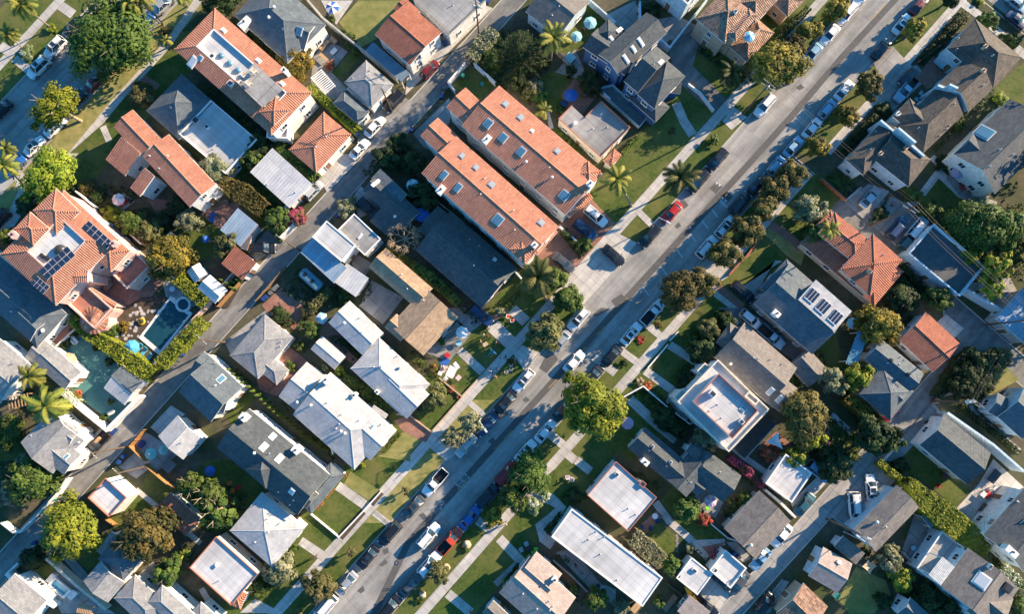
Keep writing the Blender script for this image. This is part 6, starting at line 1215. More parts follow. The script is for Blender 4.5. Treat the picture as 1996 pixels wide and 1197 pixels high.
T('garden_tree','fol_green','41',930,1125,92,4.6,'round dappled tree above the salmon orange tile garage'); palm('41',90,590,95,9,'palm rising over the corner of the red tile house', base=(60,690)); SH('fol_green','41',720,310,66,2,'green bush beside the utility pole cross path'); T('garden_tree','fol_green','41',850,410,80,3.6,'dark green bush above the parked dark cars'); SH('fol_pale','41',912,490,48,1.5,'pale cream bush beside the dark green bush'); SH('fol_pale','41',1230,390,62,2,'pale shrub left of the bright topped large tree'); SH('fol_dark','41',480,470,55,1.2,'dark planting strip beside the silver car'); SH('fol_dark','41',980,80,68,1.2,'dark round shrub by the path below the shingled row'); T('garden_tree','fol_dark','41',640,1110,120,3.4,'dark shaded bush below the red tile house'); hedge('fol_dark','41',[(650,860),(740,960),(840,1080)],1.0,1.4,'dark hedge along the lower side of cross alley')
T('garden_tree','fol_green','12',810,168,76,3.6,'round clipped green tree by the white peaked umbrella'); SH('fol_dark','12',580,50,68,2.2,'dark round bush in the brick yard above grey hip house'); SH('fol_dark','12',640,108,46,1.8,'smaller dark bush below the dark round bush in the brick yard'); SH('fol_green','12',742,300,46,1.8,'light green round bush left of the white gable shed'); SH('fol_green','12',670,452,42,1.6,'round green bush in the brick court by the hip wing'); SH('fol_lime','12',1050,492,44,1.7,'bright lime bush below the white gable shed'); hedge('fol_green','12',[(1080,540),(1240,650),(1410,800)],[1.3,1.8,1.8],1.5,'leafy hedge between the two pale roofed houses'); SH('fol_pale','12',930,465,28,1.2,'tiny pale bush under the white gable shed'); hedge('fol_green','12',[(1390,1120),(1510,985)],.5,.6,'low clipped hedge at the sunny front corner of the widest pale house'); SH('fol_olive','12',800,20,60,1.4,'olive shrub along yard fence near the brick court'); hedge('fol_dark','12',[(1050,240),(1200,380)],.9,.8,'dark flower bed beside the long pale house')
n_ = 24
for i in range(n_):
 f = i/(n_-1); x, y = (205+f*790,480+f*660+math.sin(f*3)*40)
 if .68 < f < .8: y += 10
 cypress('12', x, y, 3.4-f*1.1+random.uniform(-.3,.3),.42-f*.1,'little cypress in the row between charcoal houses and the widest pale house','fol_green','row of little cypresses')
T('street_tree','fol_olive','22',1060,190,132,5.5,'round speckled olive tree over the verge and a silver car', squash=2.5); T('street_tree','fol_lime','22',1410,765,225,11,'big bright yellow green tree over the main street', squash=4.4); T('fruit_tree','fol_olive','22',190,690,100,3.4,'fruit tree with orange specks in the corner of the picnic garden'); T('street_tree','fol_pale','22',470,900,95,5,'pale airy verge tree left of the dark blue sedan', style='open'); T('street_tree','fol_pale','22',340,1020,95,5,'pale airy verge tree above a silver sedan, lower one', style='open'); SH('fol_green','22',80,430,34,1.1,'small round shrub by the corner of the picnic garden'); SH('fol_red','22',320,640,30,.6,'red flower clump along the picnic garden edging'); SH('fol_red','22',375,690,24,.5,'small red flower clump at the picnic garden corner'); SH('fol_rust','22',180,480,40,.8,'brown flower clump beside the beach towels'); SH('fol_olive','22',40,790,48,.9,'low olive shrub curving by the pale front roof'); SH('fol_rust','22',780,415,28,.7,'brown shrub on the verge near the bicycle'); SH('fol_green','22',240,250,38,1.1,'dark green shrub by the patio of the brown house'); SH('fol_pale','22',700,25,36,.9,'pale flower bed at the path by the charcoal house')
T('garden_tree','fol_olive','32',725,160,78,4.2,'fluffy olive tree in front of the grey gable house'); T('garden_tree','fol_dark','32',690,320,115,3.4,'dark mass of shrubbery at the grey gable house front'); SH('fol_green','32',595,255,58,2.2,'green shrub left of the fluffy olive tree'); T('garden_tree','fol_dark','32',850,90,70,3.2,'dark tree between olive tree and the parked white car'); T('garden_tree','fol_pale','32',690,1040,98,4.6,'light green feathery tree below the pink parapet house'); T('garden_tree','fol_rust','32',1470,850,168,8.5,'large brown-leaved pepper tree right of the pink parapet house', squash=3); T('garden_tree','fol_lime','32',1520,1010,95,5,'yellow green lower branches beside the shade sail'); T('garden_tree','fol_lime','32',1400,1165,92,3.8,'bright round gold-green tree above the white flat garage'); T('bougainvillea','fol_red','32',1210,1130,62,2,'red flowering bush beside the shade sail patio', cat='shrub')
SH('fol_red','32',250,605,40,.9,'reddish shrub inside the white front fence'); SH('fol_dry','32',190,575,36,.9,'dry beige shrub at the corner of the white front fence'); T('garden_tree','fol_dark','32',570,590,78,2.6,'dark shrubs by the turret of the pink parapet house'); SH('fol_dark','32',70,425,32,.9,'small square box plant on the verge by the big yellow tree'); SH('fol_red','32',195,250,38,.5,'dried reddish plant on the verge beside a white car'); SH('fol_rust','32',335,135,32,.4,'square flower bed of brown plants on the verge'); SH('fol_dark','32',1560,410,68,1.9,'dark bush beside the small grey gable shed'); T('garden_tree','fol_dark','32',380,860,90,2.8,'dark leafy bush inside the white walled garden'); SH('fol_dark','32',480,930,80,2,'dark leafy bush by the steps of the charcoal cottage'); SH('fol_lime','32',175,690,28,.7,'tiny yellow flowering plant by the front gate'); SH('fol_green','32',1390,560,46,1.1,'ivy beside the lower end of grey gable roof')
hedge('fol_green','32',[(1330,520),(1420,620)],.9,1.2,'ivy strip between the grey gable house and shed'); hedge('fol_dark','42',[(930,700),(1010,560),(1100,420),(1210,320)],[1.6,1.5,1.5,1.2],1.6,'dark hedge curving round the junction of the right alleys')
T('garden_tree','fol_gold','42',450,130,150,6,'rounded tree with golden crown right of the solar house', squash=2.8); T('garden_tree','fol_gold','42',560,230,62,4,'golden tip of foliage next to the salmon orange garage'); T('garden_tree','fol_dark','42',420,1000,135,8,'very dark dense tree beside the right alley, left half', squash=3); T('garden_tree','fol_dark','42',540,1000,100,7.5,'very dark dense tree beside the right alley, alley half', squash=3); T('garden_tree','fol_lime','42',300,530,108,5.5,'bright light green open tree left of the slate hip house'); T('garden_tree','fol_pale','42',110,570,95,5.5,'pale grey-green column shaped tree next to the bright open tree'); hedge('fol_gold','42',[(220,690),(340,780),(480,900)],[2.0,2.2,1.6],2.6,'golden hedge between slate hip house and the very dark tree')
for x, y, r, l in ((1200,560,140,'dark shaded trees on the triangle between right alleys, middle clump'),(1290,430,110,'dark shaded trees on the triangle between right alleys, upper clump'),(1430,390,66,'small olive tree at the tip of the triangle garden'),(1100,620,90,'dark shaded trees on triangle between right alleys, lowest clump')): T('garden_tree','fol_dark' if r != 66 else 'fol_olive','42', x, y, r, 4.5, l)
T('garden_tree','fol_dark','43',130,30,130,5,'dark bush below the very dark tree, in the alley corner'); hedge('fol_dark','42',[(1110,760),(1250,880),(1420,1010),(1560,1130)],.9,.9,'dark planting along white side wall of the charcoal gable house'); SH('fol_dark','42',850,910,36,.8,'dark hedge pots by the gate of the right alley'); SH('fol_dark','42',1280,640,60,1.2,'dark low shrub above the bright blue-white side wall')
T('garden_tree','fol_green','03',240,170,168,7,'large bushy green tree at left edge by the alley bins', squash=3); T('garden_tree','fol_dry','03',60,270,110,4,'grey twiggy bush at left edge', style='open'); T('street_tree','fol_lime','03',540,540,212,8,'big round bright lime tree in lower left, by the plunge pool lawn', squash=3.4); T('garden_tree','fol_rust','03',1130,575,215,8,'big brown and olive mottled tree above the slate hip house', squash=3.2); T('garden_tree','fol_green','03',1310,860,108,5,'green tree below the big brown and olive tree'); T('garden_tree','fol_dark','03',270,760,88,3.4,'small dark tree by the alley below the big lime tree'); T('garden_tree','fol_green','13',40,260,120,7,'open pale limbed tree near blue umbrella lawn, upper half', style='open', bark='bark_pale'); T('garden_tree','fol_green','13',100,390,135,7,'open pale limbed tree near blue umbrella lawn, lower half', style='open', bark='bark_pale'); T('garden_tree','fol_green','03',1480,200,110,6,'open leafy tree left of the blue round umbrella', style='open', bark='bark_pale'); SH('fol_lime','13',90,500,46,2,'lime bush at the foot of the open pale limbed tree'); palm('03',1430,740,62,1.6,'small strappy palm beside the white trellis', n=16); SH('fol_rust','03',870,310,0+40,.5,'low rust shrub behind the white garage')
T('garden_tree','fol_pale','13',590,830,128,4,'blossoming pale shrub tree in front of white hip house', squash=1.9); T('street_tree','fol_olive','13',885,990,122,5.2,'round dense dark olive tree at the kerb near bottom edge', squash=2.5); SH('fol_green','13',680,680,46,1.1,'green bush by the entry path of white hip house'); T('garden_tree','fol_green','13',415,1010,66,2.4,'green bush by the orange tile porch'); T('street_tree','fol_olive','13',1140,715,40,2.6,'thin young tree on the verge between two black cars'); T('street_tree','fol_olive','13',1560,238,34,2.2,'thin young verge tree near the stepping stone strip'); SH('fol_olive','13',730,1185,34,1.2,'small verge shrub at the bottom edge'); SH('fol_lime','13',1220,45,24,.8,'small lime bush at the corner of the widest pale house'); SH('fol_dry','13',490,870,60,1.8,'dry blossom bush against the white walled house')
for p, q, l in (((870,390),(925,310),'lower'),((930,300),(1005,225),'middle'),((1070,145),(1110,100),'upper')): hedge('fol_red','13',[p, q],.45,.55,'%s red flower box along the front of the charcoal chimney house' % l, leaf=.16, name='flower_box', cat='planter')
T('street_tree','fol_green','23',930,105,150,7,'dark green round street tree, larger of a pair at right kerb', squash=3.0); T('street_tree','fol_green','23',800,290,106,6,'dark green round street tree, smaller of a pair at right kerb', squash=2.6); T('street_tree','fol_gold','23',645,455,74,3.6,'gold-green small verge tree below the dark pair'); SH('fol_white','23',960,358,62,1.2,'white flowering bush on the lawn beside the curved path'); SH('fol_white','23',1050,270,46,1.0,'thin white flowering bush above the curved path'); T('street_tree','fol_olive','23',215,880,96,4,'leafy olive verge tree by a white suv, near bottom', style='open'); SH('fol_green','23',425,695,34,.9,'lush little plant beside a boulder on the verge, upper one'); SH('fol_green','23',80,1085,34,.9,'lush little plant beside a boulder on the verge, lowest one'); SH('fol_green','23',1275,1010,40,1.1,'round green bush by the pinkish beige house'); T('garden_tree','fol_green','23',1440,1080,82,3,'light green bush below the biggest white flat roof'); SH('fol_lime','23',745,940,30,.7,'small yellow green plant in the front bed of pinkish house'); SH('fol_lime','23',815,860,26,.6,'small yellow green plant at the upper end of the front bed'); hedge('fol_dark','23',[(740,960),(850,820)],.9,.6,'dark flower bed before the pinkish beige house'); hedge('fol_dark','23',[(1060,560),(1180,430)],1.0,.9,'dark shrub border at the end of the biggest white flat roof'); SH('fol_dark','23',1270,280,70,1.2,'dark shrub by the pale blue-white house steps')
T('garden_tree','fol_green','33',560,385,100,4,'round dappled green tree between the lawn and the pink umbrella'); T('bougainvillea','fol_red','33',690,465,58,1.8,'red and pink bush next to the round dappled tree', cat='shrub'); SH('fol_green','33',1015,305,62,2.2,'round green bush at the corner of the charcoal garage'); hedge('fol_pale','33',[(130,590),(240,690),(360,790)],[2.6,3.2,2.6],2.4,'thick pale green hedge beside the biggest white flat roof', lumpy=.3); T('garden_tree','fol_green','33',445,840,76,3.2,'round clipped bush touching the plain white flat garage'); SH('fol_pale','33',580,690,44,1.5,'pale flowering shrub behind the plain white garage'); SH('fol_pink','33',775,738,48,1.6,'magenta bush at the corner of the parapet garage'); SH('fol_green','33',340,1110,48,1.5,'leafy green bush beside the timber stack'); SH('fol_pale','33',40,1160,70,2,'pale bush at the bottom edge below biggest white roof'); hedge('fol_pink','33',[(890,-20),(1030,90),(1150,205)],[1.0,1.3,1.0],1.6,'pink bougainvillea hedge beside the charcoal cottage'); SH('fol_olive','33',900,330,46,1.2,'olive shrub next to the round green bush'); hedge('fol_dark','33',[(870,430),(960,370)],.8,1.0,'dark strip of planting before the charcoal garage')
hedge('fol_lime','se',[(615,460),(700,560),(800,640),(920,740),(1050,840)],[1.6,3.6,4.4,4.2,2.8],3.6,'giant clipped green hedge, tallest and longest, lower right', leaf=.42, dens=70); hedge('fol_lime','43',[(470,10),(560,90),(690,180)],1.1,1.8,'narrow bright hedge leading from the alley to the giant hedge'); SH('fol_dark','43',640,40,60,1.8,'dark bush beside the narrow bright hedge'); T('garden_tree','fol_pale','43',545,770,92,4.2,'pale leaved tree beside the dark gable house'); T('garden_tree','fol_lime','43',640,935,92,3.6,'oval lime hedge tree left of balcony house'); SH('fol_pale','43',590,695,46,1.6,'white flowering shrub at the gable end by the deck'); hedge('fol_white','43',[(1430,830),(1520,920),(1620,1040)],1.8,1.6,'white flowering bushes along the wall of the navy roofed house'); T('garden_tree','fol_dark','43',850,1090,120,4,'dark shaded trees left of the balcony house'); SH('fol_dark','43',500,1100,66,1.6,'dark shrub in the shaded lower right yard'); SH('fol_olive','43',745,1085,38,1.0,'small round olive shrub in the shaded lower right yard'); T('garden_tree','fol_dark','43',990,1150,100,4,'dark trees at the bottom edge beside the balcony house'); SH('fol_green','43',1560,1140,70,1.8,'green shrub in the bottom right corner'); SH('fol_dark','43',360,720,50,1.5,'dark shrub between the two small alley garages')
SH('fol_dark','42',1540,190,60,1.6,'dark shrub on the far side of the cross alley'); SH('fol_olive','02',1090,105,26,.8,'small potted plant by the yellow float ring')
# low planting beds nobody could count; some dark leaves stand in for shaded bare ground
for t_, ps_ in {'10': [[(440,1090),(620,1110),(640,1180),(400,1197)]],'01': [[(740,220),(1010,260),(1080,340),(900,450),(780,420)],[(780,400),(900,470),(930,560),(820,520)],[(1000,430),(1180,420),(1300,560),(1250,700),(1120,560)],[(1260,430),(1400,360),(1480,480),(1350,600)],[(640,300),(760,420),(900,560),(1130,720),(1080,740),(840,560)]],'11': [[(200,330),(330,90),(400,170),(500,330),(620,430),(600,460),(430,430)],[(590,1060),(720,880),(830,950),(900,1080),(800,1190),(640,1100)],[(920,1080),(1000,1010),(1150,1110),(1100,1190),(980,1197)],[(1180,1080),(1290,1000),(1300,1080),(1200,1197)],[(1210,130),(1330,20),(1596,60),(1596,200),(1400,120),(1280,190)]],'20': [[(420,500),(560,430),(700,480),(900,620),(960,800),(900,760),(700,620)],[(560,300),(700,220),(960,260),(1060,480),(960,620),(720,480)],[(1350,560),(1480,590),(1450,760),(1330,760)],[(900,700),(1010,830),(1080,950),(1000,900)]],'21': [[(0,100),(170,300),(230,400),(120,440),(0,380)],[(1170,590),(1210,570),(1380,740),(1340,820)],[(700,1197),(840,1050),(870,1060),(800,1197)]],'30': [[(620,380),(720,330),(840,460),(800,530)],[(820,470),(1000,480),(1080,620),(960,700),(850,640)],[(200,30),(330,120),(300,180),(200,130)],[(1000,650),(1080,560),(1300,300),(1330,340),(1080,640)]],'40': [[(1090,80),(1180,100),(1160,170),(820,500),(760,480)],[(420,880),(500,920),(220,1197),(130,1197)],[(1130,870),(1280,720),(1360,680),(1330,760),(900,1190),(860,1170)]],'31': [[(1430,330),(1560,340),(1596,700),(1480,650)]],'41': [[(1000,560),(1150,400),(1596,380),(1596,1000),(1450,900),(1100,700)],[(560,1000),(700,900),(850,1080),(720,1197),(500,1190)],[(0,200),(140,100),(310,270),(190,360)],[(380,520),(540,310),(560,340),(410,550)]],'02': [[(110,690),(180,600),(330,680),(320,880),(150,830)],[(0,880),(150,930),(230,1080),(0,1100)]],'12': [[(1000,200),(1230,390),(1150,420),(960,230)],[(560,690),(680,850),(980,1180),(1060,1190),(700,830)],[(700,120),(760,60),(830,30),(720,200)],[(880,470),(1000,480),(1180,560),(1400,800),(1350,830),(1080,600)]],'22': [[(0,320),(90,380),(200,500),(150,560),(0,430)],[(380,0),(500,0),(640,200),(560,190),(440,100)],[(90,700),(190,600),(300,640),(250,740),(110,790)]],'32': [[(480,480),(600,400),(700,400),(650,480),(560,620),(470,560)],[(820,30),(900,70),(870,170),(640,400),(620,330),(800,170)],[(200,630),(300,620),(560,890),(500,1010),(300,830),(200,740)],[(700,410),(800,440),(1180,780),(1150,800)],[(1330,850),(1450,800),(1596,1000),(1596,1190),(1420,1090)]],'42': [[(880,690),(980,610),(1250,330),(1480,360),(1460,450),(1350,650),(1180,780),(1000,660)],[(1080,760),(1200,760),(1560,1100),(1500,1130)],[(340,740),(480,860),(330,980),(220,820)],[(0,870),(130,820),(330,1000),(330,1190),(0,1197)],[(560,0),(740,0),(720,120),(630,160)]],'43': [[(470,700),(600,850),(560,960),(470,880)],[(620,880),(740,960),(720,1040),(640,1020)],[(560,1060),(740,1010),(1060,1190),(560,1197)],[(1300,720),(1400,760),(1560,1000),(1596,1197),(1500,1060)]],'03': [[(1390,200),(1560,470),(1596,540),(1440,420)],[(0,0),(120,0),(60,200),(0,240)],[(170,790),(300,700),(400,800),(280,870)],[(1390,690),(1460,640),(1596,800),(1540,850),(1480,900)]],'13': [[(0,160),(130,180),(330,270),(290,420),(180,560),(0,560)],[(100,600),(180,640),(440,870),(440,820),(250,700)],[(360,1040),(470,950),(560,960),(430,1060)]],'23': [[(1060,560),(1180,420),(1220,440),(1110,600)],[(1110,750),(1200,720),(1380,920),(1240,800)],[(1330,280),(1400,220),(1390,300),(1310,320)],[(700,970),(850,810),(880,830),(730,990)],[(1180,920),(1390,1100),(1330,1130),(1150,960)]],'33': [[(0,90),(180,90),(340,180),(380,170),(330,250),(150,130)],[(820,390),(1000,290),(1030,360),(860,470)],[(480,740),(640,690),(720,790),(600,740)],[(860,40),(980,70),(1160,230),(1100,240)]]}.items():
 for p_ in ps_: cover(t_, *p_)
for x, y, r, h, m, l in ((640,470,80,3,'fol_green','bushy green shrub between pine and walled yard'),(760,620,85,2.6,'fol_dark','dark undergrowth bush at the foot of the pine, townhouse side'),(1010,480,80,3,'fol_dark','dark bush right of the pine under the bright palm'),(960,660,60,2.2,'fol_pale','speckled climbing bush by the lawn path beside townhouses'),(1010,760,60,2,'fol_green','green bush between lawn path and townhouses')): T('garden_bush', m, '20', x, y, r, h, l, cat='shrub')
for x, y, r, h, m, l in ((1120,640,100,5,'fol_green','green tree left of the large bright topped tree'),(1420,700,110,5.5,'fol_green','green tree between the large tree and the pale court'),(1290,730,90,5,'fol_olive','olive tree in the middle of the right hand grove')): T('garden_tree', m, '41', x, y, r, h, l)
# a belt of trees just beyond the right edge of the view, whose shade falls into it
mbt = MB(); tit = []
for x, y, r, h in ((2050,300,4.5,9),(2085,400,5,10),(2055,470,4.5,9),(2065,545,4.5,9),(2100,160,5,10),(2075,640,5,9),(2060,30,4,8),(2090,760,4,8)):
 m0, t0 = crown_mesh(x, 30,1500,.17,'round'); c = W('s', x, y, h-r*.8); mbt.f += [[i+len(mbt.v) for i in q] for q in m0.f]; mbt.m += m0.m; mbt.uv += m0.uv; mbt.v += [c+Vector((v.x*r*1.15, v.y*r*1.15, v.z*r*.85)) for v in m0.v]; tit += t0; n0 = len(mbt.f); mbt.tube((c.x, c.y, 0),(c.x, c.y, c.z),.3,.2,8, cap=False); tit += [.1]*(len(mbt.f)-n0)
tag(link('tree_belt', mbt.mesh('tree_belt',['fol_green'], tint=tit)), kind='stuff')
# ================================================================ CARS
KL, KM, KR, KA = 'cars along the left street','cars parked along the left kerb of the main street','cars parked along the right kerb of the main street','cars parked by the alleys'
C = car
C('suv','paint_white','00',448,350,'d','white boxy suv with dark roof window on the left street, upper of two', KL, sunroof=True); C('suv','paint_white','00',298,525,'d','white suv on the left street, lower of two by a cross path', KL, sunroof=True); C('sedan','paint_black','00',550,225,'d','black car half hidden under the huge dark tree', KL); C('coupe','paint_maroon','00',738,630,'u','dark red sports car on left street by the lawn verge', KL); C('suv','paint_black','00',585,775,'u','black car behind the leaning tree on the left street', KL); C('sedan','paint_white','00',425,985,'u','white sedan with dark sunroof below the leaning tree', KL, sunroof=True); C('coupe','paint_white','00',262,1135,'u','white sports sedan with racing sunroof near the yellowish palm', KL, sunroof=True); C('sedan','paint_black','00',5,855,'d','black car cut by left edge on the left street', KL)
C('sedan','paint_silver','00',1240,60,'u','silver sedan at the top edge between two pale trunks', KL); C('hatch','paint_blue','00',1155,140,'u','blue car behind the silver sedan, under tree edge', KL); C('sedan','paint_blue','01',115,85,'u','metallic blue sedan under the yellowish palm at left', KL); C('suv','paint_black','01',-10,515,'d','black car in the shaded driveway at left edge')
CARZ[0] = .19
C('suv','paint_black','10',1468,790,'d','black suv parked by square grey roofed garage', KA); C('sedan','paint_white','10',1300,1008,'u','white sedan on the apron of the narrow grey garage, upper one', KA); C('coupe','paint_white','10',1225,1135,'u','white car with black hood glass near the tiled garage', KA); CARZ[0] = .02
C('hatch','paint_maroon','20',150,535,'u','small dark red car parked at the white garage by the left alley', KA); CARZ[0] = .19; C('hatch','cover','11',845,285,'u','car under a pale grey cloth cover by the flat garage', KA); C('suv','paint_black','11',455,737,(100,-4),'black suv with roof bars parked across the alley carport', KA); C('suv','paint_black','11',1270,430,'v','black suv in deep shade beside dark sheds', KA); CARZ[0] = .02
C('pickup','paint_black','02',752,1062,'d','black pickup with timber in its bed beside the many gabled house', KA); CARZ[0] = .02
# main street, left kerb, from the top
for kind, pa, t, x, y, l, sr in (('sedan','paint_white','40',272,40,'topmost white car by the left kerb',0),('suv','paint_white','40',168,160,'white suv with blue hood reflection, second of three whites at the top',0),('sedan','paint_white','40',62,295,'white sedan, third of three whites at the top',0),('suv','paint_black','30',1482,450,'black suv beside the large golden tree',0),('sedan','paint_sky','30',1590,345,'pale blue sedan between black suv and third white car',0),('suv','paint_white','30',1158,820,'lone white suv at the verge corner below the golden tree',0),
 ('suv','paint_black','31',788,45,'black suv at left kerb above the two speed hump patches',1),('suv','paint_black','31',642,215,'black car partly under the spiky green palm',1),('sedan','paint_red','31',438,455,'bright red car at left kerb, dark rear glass',0),('suv','paint_black','31',265,640,'black suv with twin pale roof bars below the bright red car',0),('suv','paint_white','22',1303,92,'white suv with small sunroof above the silver car',1),('sedan','paint_silver','22',1168,262,'silver car beside the round speckled olive tree',0),('wagon','paint_white','22',862,588,'white wagon below the bicycle verge',1),('sedan','paint_black','22',742,735,'black car in the trench patch shade below the white wagon',0),('sedan','paint_navy','22',580,925,'dark blue sedan under the street lamp',0),('sedan','paint_silver','22',455,1048,'silver sedan behind the pale airy verge trees',0),
 ('pickup','paint_white','23',192,175,'white pickup with empty bed',0),('sedan','paint_grey','23',22,368,'dark grey sedan below the white pickup',1),('suv','paint_black','13',1435,575,'black suv below the stepping stones',0),('sedan','paint_black','13',1262,765,'black convertible looking car by the thin young tree',1),('sedan','paint_silver','13',1075,988,'silver sedan by the round dense dark olive tree',0),('van','paint_white','13',950,1135,'white van at the bottom edge',0)):
 C(kind, pa, t, x, y, 'd', l, KM, sunroof=bool(sr))
for kind, pa, t, x, y, l, sr in (('sedan','paint_maroon','40',785,32,'dark maroon car at the top right kerb',0),('sedan','paint_white','40',652,180,'white car with sunroof beside a golden tree, top right kerb',1),('sedan','paint_white','40',190,708,'white sedan left of the olive-gold tree',0),('hatch','paint_sky','40',68,842,'blue-silver hatchback above the round golden tree',0),('sedan','paint_white','30',1525,1000,'white sedan at right kerb opposite the verge corner',0),('sedan','paint_sky','30',1400,1120,'pale blue sedan just above the curved kerb island',0),
 ('hatch','paint_sky','31',1190,155,'pale blue hatchback half under the uppermost rust-tipped tree',0),('sedan','paint_black','31',1075,280,'black car under the second rust-tipped tree',0),('suv','paint_black','31',965,385,'black suv next to the middle rust-tipped tree',0),('wagon','paint_white','31',918,492,'white wagon with roof bars right of the parking ticks, upper one',1),('suv','paint_white','31',752,675,'white suv beside the lowest rust-tipped tree',0),('pickup','paint_white','32',280,45,'white pickup with black empty bed below the two lobed tree',0),('sedan','paint_white','32',115,210,'white car with sunroof beside square verge lawn',1),('sedan','paint_black','22',1565,375,'black sedan in the shade above the yellow green tree',0),('sedan','paint_black','22',1450,500,'black car tucked against the yellow green tree, upper side',0),('sedan','paint_black','22',1150,835,'black car tucked against the yellow green tree, lower side',0),('sedan','paint_white','22',1040,975,'white sedan below the yellow green tree',0),('sedan','paint_white','22',895,1120,'white car half hidden by the larger dark green round tree',0),
 ('suv','paint_red','23',670,190,'deep red suv beside the smaller dark green round tree',0),('suv','paint_black','23',570,320,'black suv between the deep red suv and blue sedan',0),('sedan','paint_blue','23',400,520,'shiny blue sedan ahead of the orange red truck',0),('pickup','paint_orange','23',275,668,'bright orange red truck with black bed',0),('suv','paint_white','23',135,825,'white suv beside the leafy olive verge tree',1),('sedan','paint_grey','23',22,955,'grey blue car below the white suv',0),('suv','paint_black','13',1565,1000,'black suv near the bottom edge in tree shade',0),('sedan','paint_white','13',1450,1130,'white car at the bottom edge under a verge bush',0)):
 C(kind, pa, t, x, y, 'u', l, KR, sunroof=bool(sr))
C('sedan','paint_black','40',490,378,'u','black sedan driving up the main street near the wide driveway'); C('sedan','paint_white','22',1275,420,'u','white sedan driving over the SPEED lettering'); C('suv','paint_white','23',143,588,'u','white suv driving up the street in low sun beside the blue sedan'); C('coupe','paint_navy','40',1545,150,'v','dark blue car on the top right side street, lower one'); C('sedan','paint_sky','40',1545,25,'v','pale blue car on the top right side street, topmost')
CARZ[0] = .19
C('suv','paint_white','21',1440,485,'v','white suv on the brick drive of the northern townhouses'); C('suv','paint_navy','21',1355,592,'v','dark navy suv on the brick drive beside a white suv', sunroof=True); C('sedan','paint_grey','21',1190,847,'v','dark grey sedan alone on the southern brick drive'); C('sedan','paint_black','21',1580,790,'v','black sedan crossing the driveway apron by the triangle lawn'); C('suv','paint_navy','22',555,60,'v','dark blue suv nose out in the narrow drive by the picnic garden', sunroof=True); C('suv','paint_black','31',985,1075,'v','black suv in the drive behind the clipped square lawn')
C('hatch','paint_white','32',1045,90,'v','white hatchback on the drive of the solar house'); C('pickup','paint_sky','32',1205,225,'v','pale blue pickup parked behind the white hatchback'); C('pickup','paint_sky','40',672,700,'d','pale blue pickup with black bed in the drive of the shingled house'); C('hatch','paint_black','40',690,605,'d','small black car beside the pale blue pickup bed'); C('sedan','paint_silver','41',395,340,'u','silver sedan on the pale drive below the white garage wall'); C('suv','paint_navy','41',605,580,'u','dark navy suv in the open yard beside the cross alley'); C('van','paint_white','41',760,580,'u','white topped van in the dark yard by the parapet building'); C('hatch','paint_teal','41',680,680,'u','dark teal hatchback in the yard by the parapet building')
CARZ[0] = .02
C('coupe','paint_red','42',568,798,'u','red car with black glass at the corner of slate hip house', KA); CARZ[0] = .19
C('suv','paint_sky','43',-5,90,'v','pale blue suv beside the white flat garage, right alley', KA, sunroof=True); C('sedan','paint_teal','33',1468,342,'u','dark teal sedan on the sunny apron of the white flat garage', KA); CARZ[0] = .02; C('sedan','paint_white','33',1290,590,'d','white sedan in alley beside the charcoal garage, upper one', KA); C('coupe','paint_sky','33',1125,775,'d','pale blue car in alley beside the charcoal garage, lower one', KA); C('sedan','paint_grey','33',960,960,'d','dark grey sedan along the parapet garage wall', KA); CARZ[0] = .19; C('hatch','paint_black','33',785,1000,'v','black car tucked behind the parapet garage', KA); C('pickup','paint_black','33',735,1075,'v','black pickup with grey striped bed cover near the surfboard', KA); C('hatch','paint_black','33',1162,1115,'u','black hatchback on the right alley near the bottom edge', KA); C('sedan','paint_white','43',405,215,(-8,-100),'white sedan parked facing the alley by the turquoise front wall', KA, sunroof=True); C('van','paint_white','43',275,365,(8,100),'white minivan parked next to the white sedan and the lamp pole', KA)

# ================================================================ WALLS AND FENCES
wall('10',[(780,-10),(930,170),(1110,320),(1240,420),(1500,640)],1.9,'long blue-grey garden wall between the patio and the brown yard','grey'); wall('12',[(-400,430),(-200,195),(0,-10),(80,-120),(240,-300)],1.6,'pink wall along the alley beside the pool hedge','pink', at_top=True, cap='pink'); wall('02',[(505,635),(700,800),(880,945),(1130,690)],2.0,'white wall with red edging round the lower teal courtyard','white', cap='white', th=.45); wall('02',[(1050,680),(1170,570)],2.2,'short white wall from the pool house to the pink alley wall','white')
wall('11',[(610,665),(750,525)],1.9,'white alley wall below the bougainvillea','white'); wall('11',[(640,440),(800,235)],1.7,'white wall at the end of the long flat garage','white'); fence('11',[(120,1195),(310,985)],1.7,'golden wooden gate fence at the alley by the burnt orange shed','ochre'); fence('11',[(405,1150),(640,880)],1.2,'low tan fence round the brick yard with bins','wood'); wall('20',[(305,655),(425,520)],1.5,'white yard wall along the alley by the northern townhouses','white'); wall('20',[(500,520),(660,665)],1.5,'white yard wall running back to the townhouse roof','white'); wall('20',[(345,725),(300,665)],1.5,'short white return wall at the townhouse driveway','white')
wall('30',[(190,10),(195,160),(420,365),(720,-20)],1.9,'pale blue-white lattice wall round the forecourt of pale blue house','paleblue', at_top=True); wall('20',[(1385,-15),(1590,165),(1510,240)],1.8,'pale blue boundary wall behind the two aqua umbrellas','paleblue', at_top=True); wall('20',[(1440,700),(1540,790)],1.6,'short pale blue wall beside the red tile flat roof','paleblue'); wall('30',[(560,670),(650,740),(750,870)],1.0,'white garden wall stepping down to the pavement, blue house drive','white'); fence('20',[(1130,405),(1250,530)],1.4,'grey lattice fence beside the hot tub lawn','greywood')
